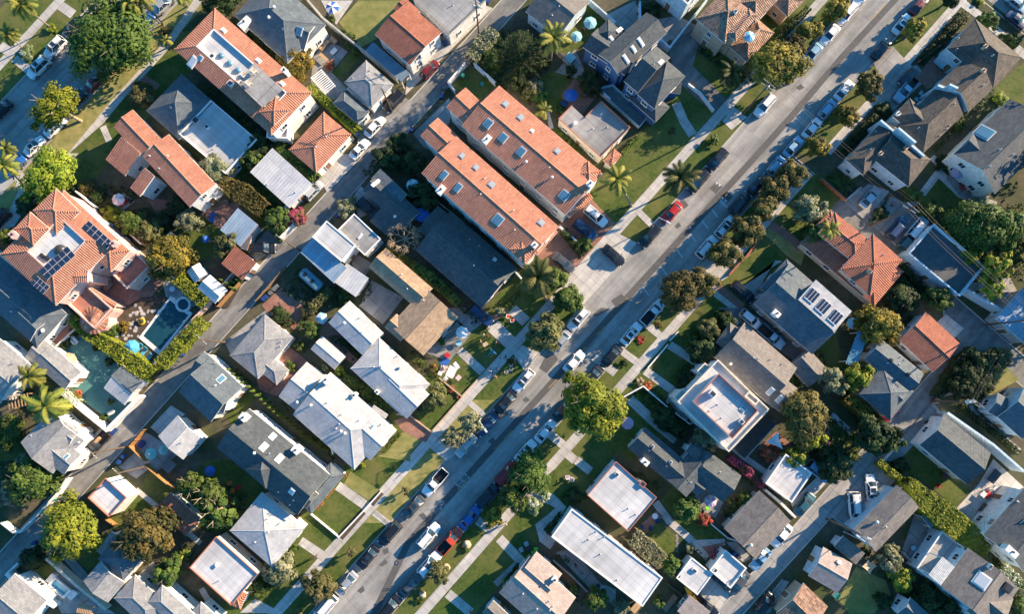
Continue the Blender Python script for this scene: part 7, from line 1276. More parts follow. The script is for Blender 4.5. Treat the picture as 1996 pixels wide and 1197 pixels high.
fence('02',[(1110,950),(1000,1080),(1120,1197)],1.8,'bright orange board fence with a corner at the alley','ochre', at_top=True); fence('03',[(1160,30),(1250,110),(1370,210)],1.7,'orange board fence below the sage umbrellas','ochre'); fence('03',[(850,450),(920,500)],1.4,'short orange fence at foot of white garage','ochre'); wall('03',[(205,545),(310,440),(480,260),(560,140)],1.5,'white alley wall behind a row of rubbish bins','white'); wall('03',[(60,480),(150,550),(210,545)],1.4,'white corner wall at the bottom left alley','white'); wall('03',[(310,660),(470,800),(650,960),(860,1130)],1.7,'cream wall running down from the big lime tree past the plunge pool','cream', th=.35); wall('03',[(110,860),(185,790)],1.5,'white gate wall by the small dark tree','white'); wall('03',[(120,870),(190,945),(470,1110)],1.8,'white stepped wall along the bottom left grey gable house','white', th=.5)
wall('13',[(830,420),(1045,597),(1235,395),(1370,245)],.45,'low white kerb wall round the tidy square lawn','white', th=.15); wall('22',[(-100,830),(10,830)],.4,'curved low edging by the low olive shrub','tan', th=.15); wall('22',[(230,550),(400,690),(555,525)],.35,'low tan edging round the picnic garden','tan', th=.15); wall('22',[(0,840),(165,965),(400,700)],.35,'low edging around the lawn with fruit tree','tan', th=.15); wall('21',[(1160,575),(1300,700)],1.0,'white planter wall between the two brick drives','white', th=.3); wall('21',[(735,835),(860,975)],1.6,'white and brown side wall at the townhouse tower','white'); wall('21',[(220,390),(330,480),(720,830)],1.7,'dark side fence between southern townhouses and charcoal house','greywood', th=.12)
wall('32',[(60,690),(205,610),(390,770),(560,900)],1.2,'white front fence wall with gate by the yellow green tree','white', th=.12); wall('32',[(420,255),(480,190)],.5,'low white wall at the corner of the olive tree garden','white', th=.15); wall('32',[(250,465),(400,290)],.5,'low white wall round the shaded square lawn','white', th=.15); wall('31',[(880,940),(960,850),(1030,790)],.6,'low brick wall with cap beside the clipped square lawn','brickred', th=.25); wall('31',[(1010,800),(1140,630)],.6,'low brick wall along the pavement before the shaded lawn','brickred', th=.25); wall('41',[(700,775),(0+860,910),(1100,1085),(1310,1210),(1500,1330)],2.8,'long pale blue wall along the cross alley','paleblue'); wall('40',[(760,490),(880,400),(960,340)],.8,'dark brick wall along the terrace of shingled house','brickred', th=.25); wall('41',[(5,200),(190,360)],.9,'brick edge wall at shaded yard beside the cross alley','brickred', th=.2); wall('41',[(205,360),(310,270)],.8,'low concrete wall beside the silver sedan drive','grey', th=.2)
wall('42',[(895,735),(950,680),(1030,660)],1.0,'curved tan wall at the alley junction','tan', th=.35); wall('42',[(1010,610),(1150,470),(1245,355)],.9,'tan retaining wall beside the triangle garden','tan', th=.3); wall('42',[(490,1190),(640,1020)],.6,'thin white kerb wall along right alley','white', th=.12); wall('33',[(730,490),(860,600),(920,620)],1.0,'white picket wall behind the red and pink bush','white', th=.12); wall('33',[(1150,230),(1260,320),(1370,430)],1.2,'white parapet wall between white flat garage and charcoal garage','white', th=.3); fence('33',[(400,960),(540,1070),(700,1150)],1.3,'dark wooden fence by the yellow surfboard','wood'); wall('43',[(640,170),(560,240)],1.6,'white gate wall at the narrow bright hedge','white', th=.15); fence('se',[(560,850),(620,910),(650,940)],1.4,'white trellis fence beside the deck by the balcony house','white'); fence('se',[(730,740),(835,790),(770,880)],1.4,'white scalloped fence round the dark decking','white'); wall('23',[(1110,770),(1250,890),(1370,1010)],1.3,'pale wooden side wall below the biggest white roof','greywood', th=.12); wall('se',[(830,75),(1080,250),(1252,400)],3.2,'long pale blue side wall behind the charcoal gable house','paleblue', th=.3, at_top=True); wall('12',[(840,800),(960,910),(1010,1130)],1.6,'white side fence between cypress row and charcoal house','white', th=.15)
wall('01',[(635,310),(770,420)],1.6,'short white wall beside orange flowering shrub','white'); wall('01',[(1040,630),(1130,710)],1.5,'white low wall behind pale speckled bush','white'); fence('32',[(720,890),(570,900)],1.2,'short white fence at the pink parapet house corner','white')
# ================================================================ POOL, PATIOS, GARDEN THINGS
def pool(name, label, t, pts, water, cw=.45, h=.1, cop='white'):
 P = [W(t, x, y, YARD+.06) for x, y in pts]; c = sum(P, Vector())/len(P); rt = root(name, (c.x, c.y, YARD), label, 'pool'); cb = MB(); wb = MB()
 if sum(P[i].x*P[(i+1) % len(P)].y-P[(i+1) % len(P)].x*P[i].y for i in range(len(P))) < 0: P.reverse()
 I = [p+(c-p).normalized()*cw*1.4 for p in P]; up = Vector((0,0, h))
 for i in range(len(P)): j = (i+1) % len(P); cb.poly([P[i]+up, P[j]+up, I[j]+up, I[i]+up]); cb.poly([P[i]-up*2, P[j]-up*2, P[j]+up, P[i]+up]); cb.poly([I[i]+up, I[j]+up, I[j]-up*.4, I[i]-up*.4])
 wb.poly([p+up*.35 for p in I]); part(cb, 'coping',[cop], rt); part(wb, 'water',[water], rt); return rt
pool('swimming_pool','long rectangular swimming pool with pale coping beside the pink villa','02',[(1080,235),(1240,370),(1500,45),(1330,-95)],'water_deep',.6); pool('spa_pool','round spa pool at the upper end of the long swimming pool','01',[(1430+62*math.cos(a*.524),1172+62*math.sin(a*.524)) for a in range(12)],'water_deep',.3,.35)
pool('plunge_pool','small raised turquoise plunge pool with white rim, bottom left','03',[(395,965),(450,900),(582,1008),(520,1068)],'water_pale',.3,.9); deck_box('pool_deck','pale steps at the upper end of the plunge pool','deck','03',[(350,945),(400,885),(445,905),(395,965)], YARD, .8,'white'); deck_box('pool_deck','pale bench deck at the lower end of the plunge pool','deck','03',[(520,1065),(560,1010),(602,1040),(545,1100)], YARD, .8,'white')
umbrella('02',1018,305,58,'canvas_teal','bright blue umbrella by the swimming pool loungers'); umbrella('02',525,410,62,'canvas_tan','straw tan umbrella at the edge of the teal courtyard'); umbrella('02',1165,1140,48,'canvas_sage','larger sage green umbrella behind the orange corner fence'); umbrella('02',1260,1110,40,'canvas_sage','smaller sage green umbrella near the white gable garage'); umbrella('01',912,350,50,'canvas_white','white round umbrella in the shaded garden right of the villa','canvas_pink'); umbrella('10',985,50,52,'canvas_white','white and blue umbrella at the top edge patio','canvas_blue'); umbrella('20',1400,168,52,'canvas_aqua','right hand aqua umbrella in the yard above the blue house'); umbrella('20',1292,275,46,'canvas_aqua','left hand aqua umbrella in the yard above the blue house'); umbrella('20',1250,735,54,'canvas_blue','dark blue umbrella on the round brick patio', h=2.2); umbrella('21',15,240,52,'canvas_aqua','striped light blue and white umbrella above a blue one','canvas_white'); umbrella('21',90,468,62,'canvas_blue','vivid blue umbrella at the corner of the charcoal house'); umbrella('22',400,192,50,'canvas_white','white umbrella on the patio of the brown house'); umbrella('12',902,80,48,'canvas_aqua','white peaked umbrella at the top of the long pale roof','canvas_white', n=6); umbrella('32',95,900,50,'canvas_mauve','mauve umbrella on the lawn below the yellow green tree'); umbrella('33',742,325,50,'canvas_pink','pink and grey umbrella behind the charcoal cottage','canvas_mauve'); umbrella('41',1088,142,48,'canvas_mauve','mauve umbrella before the white gable wall, right'); umbrella('42',270,120,46,'canvas_aqua','folded grey umbrella beside the solar house', h=2.2); umbrella('11',-5,660,30,'canvas_blue','small blue parasol in the garden above the burnt orange shed', h=2); umbrella('13',30,88,42,'canvas_blue','round bright blue sunshade on the dark lawn, lower left', h=1.6, n=10); umbrella('tt',975,510,85,'canvas_white','white and turquoise parasol on the roof terrace of the brown tile house','canvas_teal', h=6.0)
for x, y, l in ((1085,325,'turquoise lounger closest to the blue umbrella'),(1120,352,'turquoise lounger with towel, middle of three'),(1158,400,'turquoise lounger at the pool corner, outermost')): lounger('02', x, y, UA+.1, l)
umbrella_table = table
table('01',968,385,.5,'red rectangular table beside the white round umbrella','red',(1.5,.8)); table('02',395,285,.55,'round white table on the railed brick porch','white_plastic'); table('10',1005,405,.6,'white fire table on the paved patio','white_plastic',(1.3,.8), h=.5); table('10',930,455,.5,'long pale wooden bench table beside the rust red potted shrub','wood_light',(2.0,.6), rz=math.atan2(V.y, V.x)); table('22',585,288,.5,'small cream folding table among the party guests','canvas_tan',(.9,.7)); table('22',376,545,.5,'beige folding table on the picnic lawn','canvas_pink',(.9,.8)); table('23',915,685,.45,'round dark table among lawn chairs, lower middle','dark_metal'); table('33',300,432,.5,'round white table on the brick patio of flat roof house','white_plastic'); table('11',170,385,.55,'dark round table in red brick yard by the orange house','dark_metal'); table('22',378,275,.55,'round blue and white table below the white umbrella','canvas_aqua'); table('01',1355,1055,.5,'round white table by the pool spa','white_plastic'); table('ne',960,645,.8,'blue topped table on the walled front terrace','canvas_aqua',(1.4,1.2)); table('se',1010,525,.5,'white patio table beside the white windowed wall, lower right','white_plastic',(1.0,.8)); table('nf',1290,920,.5,'dark round table on patio of the slate gable house','dark_metal'); table('se',1070,425,.6,'dark table tennis top on the pale patio, lower right','dark_metal',(2.4,1.4)); table('10',1215,1000+0,.01+.35,'small dark utility table beside the ivy hedge end','dark_metal'); table('se',620,825,.45,'small pale round table on the dark decking','canvas_aqua'); table('01',860,1030+0,.7,'outdoor dining table in the shaded villa court','grey_plastic',(1.8,1.0)); table('01',1340,635,.5,'pale blue table in the garden above golden tree','canvas_aqua',(1.0,.9))
sofa('10',935,355,2.6, UA+math.pi/2*0+math.pi, 'white L sofa on the paved patio, long side','wood','canvas_tan'); sofa('10',1000,315,1.8, UA-math.pi/2,'white L sofa on the paved patio, short side','wood','canvas_tan'); sofa('02',580,245,1.9, UA+1.5,'white cushioned bench between two dark clipped shrubs','white','canvas_white'); sofa('nf',1180,870,1.6, UA+math.pi, 'dark garden bench below the mauve umbrella','darkwood','canvas_mauve'); sofa('ne',1090,610,1.4, UA, 'white terrace sofa by the white chimney wall','white','canvas_aqua'); sofa('se',1020,605,1.6, UA, 'dark lounge seat against the white windowed wall','darkwood','grey_plastic')
wc = [('22',760,70,'white lawn chair with red cushion, upper of a pair','white_plastic','red'),('22',792,102,'white lawn chair with red cushion, lower of a pair','white_plastic','red'),('23',1220,130,'white chair with magenta cushion, left of a pair','white_plastic','canvas_mauve'),('23',1252,147,'white chair with magenta cushion, right of a pair','white_plastic','canvas_mauve'),('23',974,690,'lime green lawn chair, right one','lime', None),('23',924,748,'lime green lawn chair, lower one','lime', None),('23',900,645,'pale grey lawn chair by the round dark table, upper','paint_silver', None),('23',860,690,'pale grey lawn chair by the round dark table, left','paint_silver', None),
      ('13',205,175,'orange garden chair at the dark lawn, top','orange', None),('13',225,232,'orange garden chair at the dark lawn, below','orange', None),('13',270,210,'red garden chair at the dark lawn, right','red', None),('13',205,300,'dull red garden chair near the pale limbed tree','red', None),('43',968,118,'red and blue toy chair on the lawn beside the giant hedge','red','blue_plastic'),('43',920,200,'low red chair on the lawn by the giant hedge','red', None),('ne',1040,565,'white armchair on the walled front terrace, left','white_plastic', None),('ne',760,920,'pale blue seat in the shaded court between shingled houses, upper','canvas_aqua', None),('ne',715,978,'pale blue seat in the shaded court between shingled houses, lower','canvas_aqua', None),('nf',1170,935,'red garden chair on patio of the slate gable house','red', None),('nf',1240,965,'dull red garden chair on patio of the slate gable house, lower','red', None),('nf',1300,985-65,'white garden chair on patio of the slate gable house','white_plastic', None),
      ('10',1000,115,'white chair under the white and blue umbrella','white_plastic', None),('10',1035,65,'pale chair right of the white and blue umbrella','canvas_aqua', None),('20',1345,235,'dark chair beneath the right hand aqua umbrella','dark_metal', None),('33',200,515,'blue cushioned patio chair, lower left of the round white table','dark_metal','blue_plastic'),('33',268,525,'blue cushioned patio chair, lower middle','dark_metal','blue_plastic'),('33',318,468,'blue cushioned patio chair, right end','dark_metal','blue_plastic'),('01',990,372,'red chair next to the red rectangular table','red', None),('se',1075,490,'white patio chair in the lower right, upper one','white_plastic', None),('23',1455,975,'blue chair on the shaded patio below the biggest white roof','blue_plastic', None),('23',1490,990,'pale blue chair on shaded patio below the biggest white roof','canvas_aqua', None),('22',235,510,'white garden chair by the brown flower clump','white_plastic', None),('22',275,550,'white garden chair at the corner of the picnic edging','white_plastic', None),('22',250,190,'pale grill chair at the corner of the brown house patio','paint_silver', None),('cc',1180,1135,'lime chair beneath the pink and grey umbrella','lime', None)]
for t, x, y, l, m, st in wc: chair(t, x, y, UA+random.uniform(-2,2), l, m, st, k=1.15)
table('23',948,715,.25,'little lime green side table between lime chairs','lime', h=.45)
for i, (x, y) in enumerate(((940,240),(900,265+30),(1010,265+0),(965,215))): pass
for t, x, y, m, l in (('20',605,20,'blue_plastic','blue bin at the top of the alley below grey garage'),('20',565,30,'grey_plastic','dark bin left of the blue bin at the alley top'),('20',272,345,'blue_plastic','blue bin at the front of white garage beside the alley'),('20',240,325,'grey_plastic','dark bin left of the blue bin at the white garage'),('20',245,760,'blue_plastic','blue bin at the townhouse driveway'),('20',272,695,'grey_plastic','dark bin by the white return wall'),('20',15,1015,'blue_plastic','blue bin at the lower end of the townhouse driveway'),('11',1035,485,'blue_plastic','blue bin under the pale spiky shrub'),('10',1180,1055,'blue_plastic','blue bin at the end of the ivy hedge'),('11',485,1115,'blue_plastic','blue bin in the brick yard, upper'),('11',465,1130,'blue_plastic','blue bin in the brick yard, lower'),('11',520,1085,'grey_plastic','grey bin in the brick yard next to the blue ones'),('11',548,1055,'grey_plastic','grey bin in brick yard, third from the alley'),('11',568,1035,'grey_plastic','grey bin in brick yard, nearest the fence top'),('02',1428,370,'blue_plastic','blue bin at the top of the row along the pink wall'),('02',1400,400,'grey_plastic','grey bin second along the pink wall'),('02',1375,430,'grey_plastic','grey bin third along the pink wall'),('02',1350,458,'grey_plastic','grey bin lowest along the pink wall'),
 ('03',440,300,'green_plastic','dark green bin first in the row at the white alley wall'),('03',405,340,'grey_plastic','grey bin second in the row at the white alley wall'),('03',370,372,'grey_plastic','grey bin third in the row at the white alley wall'),('03',345,400,'green_plastic','dark green bin fourth in the row at the white alley wall'),('03',318,428,'grey_plastic','grey bin last in the row at the white alley wall'),('03',290,640,'blue_plastic','blue bin under the lime tree at the alley'),('03',945,12,'blue_plastic','blue bin on the shaded patio by the orange fence'),('02',980,1150,'blue_plastic','blue bin behind the orange corner fence'),('33',915,720,'blue_plastic','blue bin beside the parapet garage'),('33',945,750,'grey_plastic','dark bin beside the blue bin at parapet garage'),('33',1490,830,'blue_plastic','blue bin at the right alley by the white fence'),('se',45,935,'blue_plastic','blue bin at the pinkish garage front'),('43',100,45,'blue_plastic','blue bin beside the pale blue suv'),('43',465,25,'blue_plastic','blue bin at the end of the narrow bright hedge'),('41',570,395,'grey_plastic','pale grey bin beside the utility pole'),('20',410,600,'green_plastic','green bin in the walled townhouse yard, left'),('20',560,665,'green_plastic','green bin in the walled townhouse yard, right'),('10',1150,1090,'grey_plastic','dark grey bin by tiled garage corner')):
 bin_(t, x, y, m, l, ang=UA+random.uniform(-.3,.3), z=YARD if t not in ('02',) else .02)
# pergolas, covers, sheds without walls
pergola('10',(820,600),(935,735),(1000,650),2.6,'white slatted pergola beside the round golden tree','white',11, sw=.16); pergola('ee',(30,585),(110,620),(320,425),2.8,'blue glass pergola attached to slate hip house','white',5, name='glass_pergola', fill='skyglass'); pergola('10',(1245,395),(1530,640),(1590,570),3.0,'pale blue glazed carport beside the orange tile gable house','white',5, name='carport', fill='blue_seam'); pergola('ww',(80,690),(300,640),(330,520),2.6,'weathered wooden pergola between the two left palms','wood',7, sw=.14); pergola('32',(920,1085),(1010,1170),(1225,905),2.9,'dark slatted patio cover behind the pink parapet house','greywood',14, name='patio_cover', sw=.34); pergola('se',(715,975),(785,1035),(868,945),6.5,'white slatted pergola on the turquoise balcony','white',10, sw=.12); pergola('sb',(1240,1110),(1480,1160),(1560,1100-50),2.3,'tan slatted pergola at the bottom left patio','wood_light',9, sw=.14); pergola('43',(790,440),(870,530),(925,495),2.4,'small blue striped canopy beside the giant hedge','white',6, sw=.1, fill='blue_seam'); pergola('ww',(640,480),(760,600),(790,640),2.0,'narrow white arbour at the many gabled house wall','white',4)
sail('32',[(1172,1050),(1262,965),(1300,1100)],3.0,'white triangular shade sail over the brick patio'); sail('43',[(338,830),(385,782),(450,828),(400,890)],2.8,'cream four cornered shade sail in the shaded lower right yard','canvas_tan')
deck_box('wooden_deck','dark striped wooden deck between giant hedge and balcony house','deck','se',[(600,870),(700,740),(830,790),(720,910)], YARD, .6,'greywood'); deck_box('raised_porch','white railed brick porch at the sunny end of the blue-grey house','porch','02',[(310,330),(530,100),(610,160),(390,365)], YARD, .7,'red_floor','white'); deck_box('porch_deck','grey plank porch along the blue clapboard house','porch','bl',[(340,780),(725,1125),(810,1020),(480,740)], YARD, .5,'greywood','paleblue'); deck_box('roof_terrace','sunken brown roof terrace with furniture on the orange roofed deck house','terrace','10',[(245,640),(380,485),(600,690),(440,830)],7.45,7.75,'slab'); deck_box('stone_steps','stone stepped terrace by the pool house','terrace','02',[(830,815),(880,790),(890,820),(840,845)], YARD, .5,'white')
sofa_z = YARD
def roof_seat(t, x, y, l):
 o = chair(t, x, y, UA, l, 'white_plastic','canvas_tan', k=1.4, z=7.75)
for x, y, l in ((270,635,'white seat on the sunken roof terrace, left'),(310,590,'white seat on the sunken roof terrace, upper'),(350,655,'white seat on the sunken roof terrace, lower'),(390,560,'white seat on sunken roof terrace, right')): roof_seat('10', x, y, l)
# trailer
plain('trailer',(.10,.20,.26),.4); c0 = W('11',830,980,1.2); rt = root('caravan',(c0.x, c0.y, YARD),'old rounded silver blue caravan trailer beside the brick yard','caravan', rz=math.atan2(V.y, V.x)); mb = MB(); n_ = 14
for i in range(n_):
 x_ = -2.9+5.8*i/(n_-1); k_ = (1-abs(x_/2.95)**14)**.4
 sg = lambda v: math.copysign(abs(v)**.42, v); ring = [Vector((x_, 1.1*k_*sg(math.cos(a)),1.55+.95*k_*sg(math.sin(a)))) for a in [2*math.pi*j/16 for j in range(16)]]
 mb.v += ring
for i in range(n_-1):
 for j in range(16): a_, b_ = i*16+j, i*16+(j+1) % 16; mb.f.append([a_, b_, b_+16, a_+16]); mb.m.append(0); mb.uv.append(None)
mb.f.append(list(range(15,-1,-1))); mb.f.append([(n_-1)*16+j for j in range(16)]); mb.m += [0,0]; mb.uv += [None, None]
link('body', mb.mesh('body',['trailer'], smooth=True), rt); rt.scale = (.8,.9,.9)
for x_ in (-1.0,.5): q = MB(); q.box((x_*1.5,0,2.42),.8,.7,.14); link('roof_hatch', q.mesh('roof_hatch',['black']), rt)
for y_ in (-1,1): q = MB(); q.tube((0, y_, .33),(0, y_*.8,.33),.33, n=14); link('wheel', q.mesh('wheel',['rubber']), rt)
q = MB(); q.tube((2.8,0,.5),(3.7,0,.45),.05, n=6); link('hitch', q.mesh('hitch',['dark_metal']), rt)
# surfboard, float ring, boulders, toys, bicycles, towels
def board(t, x, y, ang, L, m, label, z=YARD, cat='surfboard', name='surfboard'):
 p = W(t, x, y, z+.3); rt = root(name, (p.x, p.y, z), label, cat, None, ang); mb = MB(); n = 12; top = []
 for i in range(n+1):
  u = i/n; w = .29*L/2.6*(math.sin(math.pi*min(.999, max(.001, u)))**.55); top.append((L*(u-.5), w))
 for i in range(n):
  (a, w0),(b, w1) = top[i], top[i+1]; z0, z1 = .06+.25*(a/L)**2,.06+.25*(b/L)**2
  mb.poly([(a, -w0, z0),(b, -w1, z1),(b, w1, z1),(a, w0, z0)]); mb.poly([(a, w0, z0-.06),(b, w1, z1-.06),(b, -w1, z1-.06),(a, -w0, z0-.06)])
  mb.poly([(a, -w0, z0-.06),(b, -w1, z1-.06),(b, -w1, z1),(a, -w0, z0)]); mb.poly([(a, w0, z0),(b, w1, z1),(b, w1, z1-.06),(a, w0, z0-.06)])
 link('deck', mb.mesh('deck',[m]), rt); f = MB(); f.box((-L*.42,0,-.02),.18,.02,.09); link('fin', f.mesh('fin',['dark_metal']), rt)
VA = math.atan2(V.y, V.x)
board('33',590,1055, VA-.15,3.4,'yellow','long yellow surfboard leaning beside the tan roofed garage',.9); board('22',625,350, UA, 1.9,'green_plastic','green bodyboard lying on the party lawn'); board('22',645,340, VA, 1.6,'white_plastic','white surfboard lying on the party lawn'); board('22',632,375, UA, 1.2,'orange','small orange bodyboard on the party lawn')
c0 = W('02',1103,108,.2); rt = root('float_ring',(c0.x, c0.y, YARD),'yellow inflatable ring beside the villa stepping stones','pool float'); mb = MB(); n_ = 18
for i in range(n_):
 for j in range(8): a, b = 2*math.pi*i/n_, 2*math.pi*j/8; mb.v.append(Vector(((.5+.18*math.cos(b))*math.cos(a),(.5+.18*math.cos(b))*math.sin(a),.18+.18*math.sin(b))))
for i in range(n_):
 for j in range(8): mb.f.append([i*8+j, ((i+1) % n_)*8+j, ((i+1) % n_)*8+(j+1) % 8, i*8+(j+1) % 8]); mb.m.append(0); mb.uv.append(None)
link('ring', mb.mesh('ring',['yellow'], smooth=True), rt)
for t, x, y, r, l in (('23',438,660,.75,'rounded boulder by the lush little plant, upper one'),('23',92,1050,.65,'rounded boulder by the lush little plant, lower one'),('23',278,840,.7,'rounded boulder beside the leafy olive verge tree')):
 p = W(t, x, y, .3); mb = MB(); rg = random.Random(int(x)); mb.lathe((0,0,0),[(r*.9,-.05),(r, r*.25),(r*.85, r*.6),(r*.5, r*.85),(r*.1, r*.92)],14); mb.v = [v*rg.uniform(.9,1.1) for v in mb.v]
 tag(link('boulder', mb.mesh('boulder',['tan'], smooth=True), None, (p.x, p.y, YARD)), l, 'rock')
st_ = MB()
for i in range(60):
 a, b = random.random(), random.random(); x = 860+a*230+b*220-40; y = 210-a*240+b*60
 if (x > 1080 and y > 150): continue
 c = W('02', x, y, YARD+.06); n = random.randint(5,7); rr = random.uniform(.22,.42); ph = random.uniform(0,6); st_.poly([c+Vector((math.cos(ph+6.283*k/n)*rr*random.uniform(.8,1.1), math.sin(ph+6.283*k/n)*rr*random.uniform(.8,1.1),.001*i)) for k in range(n)])
tag(link('stepping_stones', st_.mesh('stepping_stones',['concrete'])), kind='structure')
st_ = MB()
for i in range(9):
 c = W('13',1320+i*13,410+i*11, YARD+.05); st_.poly([c+Vector((math.cos(6.283*k/6)*.32, math.sin(6.283*k/6)*.32,.001*i)) for k in range(6)])
for i in range(7):
 c = W('33',475+(i % 2)*6,590+i*20, YARD+.05); st_.poly([c+Vector((math.cos(6.283*k/6)*.24, math.sin(6.283*k/6)*.24,.001*i)) for k in range(6)])
tag(link('stepping_stones', st_.mesh('stepping_stones',['slab'])), kind='structure')
def bicycle(t, x, y, ang, label, m='blue_plastic', tilt=1.2):
 p = W(t, x, y, YARD); rt = root('bicycle', p, label, 'bicycle'); rt.rotation_euler = (tilt, 0, ang)
 for xx in (-.52,.52):
  mb = MB(); n = 20
  for i in range(n): a, b = 6.283*i/n, 6.283*(i+1)/n; mb.tube((xx+math.cos(a)*.33,0,.33+math.sin(a)*.33),(xx+math.cos(b)*.33,0,.33+math.sin(b)*.33),.035, n=5, cap=False)
  for i in range(6): a = 6.283*i/6; mb.tube((xx, 0,.33),(xx+math.cos(a)*.33,0,.33+math.sin(a)*.33),.006, n=3, cap=False)
  link('wheel', mb.mesh('wheel',['white_plastic']), rt)
 f = MB()
 for a, b in (((-.52,0,.33),(-.1,0,.32)),((-.1,0,.32),(.38,0,.78)),((-.1,0,.32),(-.22,0,.85)),((-.2,0,.78),(.36,0,.8)),((-.52,0,.33),(-.2,0,.75)),((.52,0,.33),(.35,0,.92))): f.tube(a, b, .03, n=6)
 link('frame', f.mesh('frame',[m]), rt); s = MB(); s.box((-.23,0,.86),.26,.14,.06); link('saddle', s.mesh('saddle',['black']), rt); h = MB(); h.tube((.35,-.3,.95),(.35,.3,.95),.02, n=5); link('handlebar', h.mesh('handlebar',['metal']), rt)
bicycle('22',758,475, UA-.3,'blue and white bicycle lying on the verge lawn'); bicycle('22',780,415, UA+.2,'reddish bicycle lying on the verge near the driveway','red')
def towel(t, x, y, w, l, m, label, ang=0.0):
 p = W(t, x, y, YARD+.03); mb = MB(); nx, ny = 6,4
 for i in range(nx):
  for j in range(ny):
   q = [(w*(a/nx-.5), l*(b/ny-.5),.03+.025*math.sin(a*2.1+b*1.3)) for a, b in ((i, j),(i+1, j),(i+1, j+1),(i, j+1))]; mb.poly(q); mb.poly([(u, v_, 0.0) for u, v_, _ in reversed(q)])
 o = link('blanket', mb.mesh('blanket',[m]), None, p); o.rotation_euler.z = UA+ang; tag(o, label, 'blanket')
towel('22',268,425,1.7,1.3,'canvas_blue','bright blue picnic blanket beside the patio'); towel('22',318,500,2.0,1.5,'canvas_white','large white picnic blanket on the sunny lawn',.3); towel('22',358,450,1.3,.7,'white_plastic','small pale beach mat above the white blanket',1.4); towel('22',258,475,1.2,1.0,'canvas_pink','pink picnic blanket between the blue and white ones',.2)
# wooden lounge, cars' cargo, misc boxes
def crate(t, x, y, sx, sy, sz, m, name, label, cat, z=YARD, ang=None, lid=None):
 p = W(t, x, y, z); rt = root(name, p, label, cat, None, UA if ang is None else ang); b = MB(); b.box((0,0,0), sx, sy, sz, taper=.97); link('body', b.mesh('body',[m]), rt); l = MB(); l.box((0,0, sz), sx*1.06, sy*1.06,.06); l.box((0,0, sz+.06), sx*.5,.06,.04); link('lid', l.mesh('lid',[lid or m]), rt)
crate('20',1232,468,1.9,1.6,.8,'wood','hot_tub','pale blue hot tub with cover beside the blue house lawn','hot tub', lid='canvas_aqua'); crate('20',1192,812,.9,.9,.6,'blue_plastic','water_tub','round blue tub on the brick patio edge','tub'); crate('sb',1150,600,3.2,1.1,.5,'grey_plastic','storage_bench','dark blue storage bench along the plunge pool','bench', ang=VA); crate('33',150+0,1140,1.6,1.0,.7,'wood_light','timber_stack','stack of tan timber at the end of the biggest white flat roof','timber'); crate('33',420,1110,3.0,.8,.4,'wood','timber_stack','brown planks stacked by the dark wooden fence','timber', ang=UA); crate('se',195,1090,1.0,.9,.6,'white_plastic','toy_box','white and green box by the pinkish garage end','box', lid='green_plastic'); crate('02',1110,1060,1.2,.8,.5,'blue_plastic','storage_box','blue box on the patio inside the orange corner fence','box'); crate('02',880,962,1.7,1.0,.5,'blue_plastic','boat_cover','bright blue tarp bundle at the tip of the white courtyard wall','tarp', z=.02); crate('12',480,590,2.2,1.4,.5,'brickred','spa_cover','red brown box cover under the grey hip wing','box', ang=VA); crate('03',1330,45,1.8,1.6,.7,'wood','hot_tub','square brown hot tub on the curved patio, lower left','hot tub', lid='grey_plastic'); crate('11',440-370,480,1.2,.8,.8,'blue_plastic','toy_box','blue bundle in the red brick yard','box'); crate('11',60,1100-585,.9,.7,.6,'canvas_blue','toy_box','small blue box below the blue bundle in the brick yard','box'); crate('13',10,250,.9,.9,.5,'green_plastic','toy_box','teal green tub under the pale limbed tree','box'); crate('22',290,370,.8,.8,.5,'blue_plastic','cool_box','blue cool box on the patio edge by the blankets','box', lid='red'); crate('02',765,1030,1.1,.5,.4,'wood_light','timber_bundle','tan timber bundle lying in the bed of black pickup','timber', z=1.1); crate('43',1345,480,1.6,.9,.9,'black','barbecue','black covered barbecue against the white windowed wall','barbecue'); crate('43',1300,270,1.0,.8,.6,'red','toy_box','red box on the lower right patio','box'); crate('22',265,205,1.5,.7,.9,'paint_silver','barbecue','silver barbecue at the corner of the brown house','barbecue')
# poles, lamps, wires
p1 = pole('30',(990,885),13,'utility pole on the verge beside the white suv and golden tree',2,1); p2 = pole('41',(405,555),13,'utility pole with wires beside the red tile house and cross alley',2,0); p3 = pole('20',(535,295),12.5,'utility pole with transformers at the blossoming hedge',2,2); p4 = pole('42',(880,725),12,'utility pole with transformers at the junction of the right alleys',2,2); p5 = pole('43',(60,460),12,'utility pole with a street lamp beside the white minivan',1,0, lamp=VA+.3); p6 = pole('11',(745,755),10.5,'utility pole leaning over the left alley at the pale flat house',1); p7 = pole('02',(1000,1080),10.5,'utility pole at the orange fence corner',1); p8 = pole('03',(1160,45),9.5,'utility pole behind the white garage, lower left',1); p9 = pole('42',(1285,135),12,'utility pole at right edge beside the cross alley lamp',1,0, lamp=VA); p10 = pole('12',(160,270),9.5,'pale pole leaning across the alley bend by the grey hip house',1); p11 = pole('10',(1455,870),10,'utility pole by the black suv and white sedan, left alley',1)
wires(p1, p2,'thin power line strung from the golden tree pole to cross alley pole'); wires(p2, p9,'thin power line running along the cross alley'); wires(p1, W('30',540,-20,12),'thin power line running from the golden tree pole over the brown tile house'); wires(p3, p11,'thin power line above the left alley, upper stretch'); wires(p11, p6,'thin power line above left alley, middle stretch'); wires(p4, W('43',1300,900,11),'thin power line over the lower right houses'); wires(p4, p9,'thin power line crossing the triangle garden'); wires(p6, p10,'thin power line above the left alley by brick yard'); wires(p10, p7,'thin power line above the left alley, lower stretch')
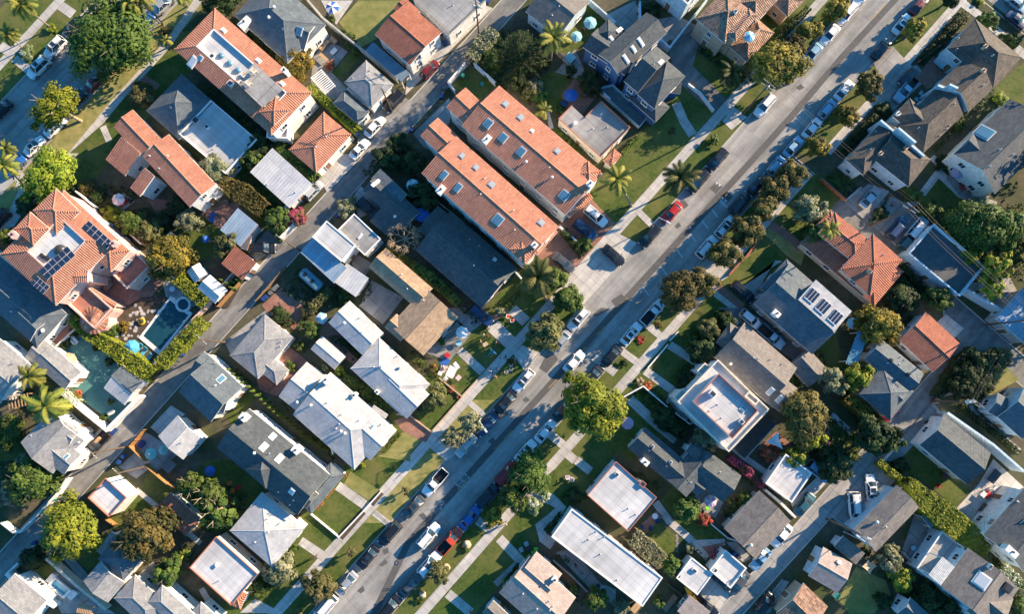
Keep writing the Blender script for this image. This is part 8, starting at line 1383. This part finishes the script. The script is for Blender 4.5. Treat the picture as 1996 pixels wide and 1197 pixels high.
streetlight('22',(550,860),7.5,-.95,1.6,'white street lamp over the dark blue sedan'); streetlight('31',(265,570),7.5,-.55,1.5,'white street lamp between the bright red car and black suv'); streetlight('43',(195,560),7,2.5,1.4,'street lamp at the small taupe garage')
for t, x, y, l in (('12',1540,1000,''),): pass
# people
person('22',570,215,2.4,'person in a white top standing among party guests by the driveway', top='canvas_white', legs='dark_metal'); person('22',600,220,-2.0,'person in an orange red top standing at the driveway wall', top='red'); person('22',548,265,.4,'person in a tan top at the small folding table', top='canvas_tan', legs='canvas_blue'); person('22',625,235,2.8,'person in a dark top at the party, right of the red top', top='black', legs='canvas_tan'); person('22',668,268,3.0,'person in a pale top near the driveway, lower right of the party', top='canvas_pink'); person('22',680,292,2.2,'person in black beside the driveway edge', top='black', legs='dark_metal'); person('22',565,285,.2,'child in grey beside the small folding table', top='paint_silver', k=.75)
person('22',702,380, UA+math.pi, 'person in white walking on the pavement with a dark bag','walk','canvas_white','blue_plastic', z=SZ); person('22',740,385, UA, 'person in navy on the pavement beside the walker in white','walk','paint_navy','dark_metal', z=SZ); person('22',672,480, UA, 'person in a blue top walking up the pavement','walk','canvas_blue','dark_metal', z=SZ); person('22',622,495, UA+.4,'person in a white top walking at the garden path corner','walk','canvas_white','dark_metal', z=SZ); person('22',664,545,2.0,'barely dressed person sitting on the verge lawn','sit','skin','canvas_tan'); person('22',262,470,.3,'person in pink sitting on the picnic blankets','sit','canvas_pink','canvas_tan'); person('22',245,480,1.5,'second person in mauve sitting on the picnic blankets','sit','canvas_mauve','canvas_tan'); person('10',990,100,2.0,'person seated under the white and blue umbrella','sit','canvas_tan','dark_metal'); person('22',185,455,0,'person in orange bending by the flower clump','bend','orange','dark_metal')
person('13',870,745, UA, 'person in dark clothes walking on the entry path','walk','black','dark_metal', z=SZ); person('23',740,490, UA, 'person in a pink top walking on the right pavement','walk','canvas_pink','dark_metal', z=SZ); person('23',470,1172,1.0,'small child in red on the bottom lawn path','stand','red','red', k=.7)
space_cars()
lay_sheets()
lay_cover()
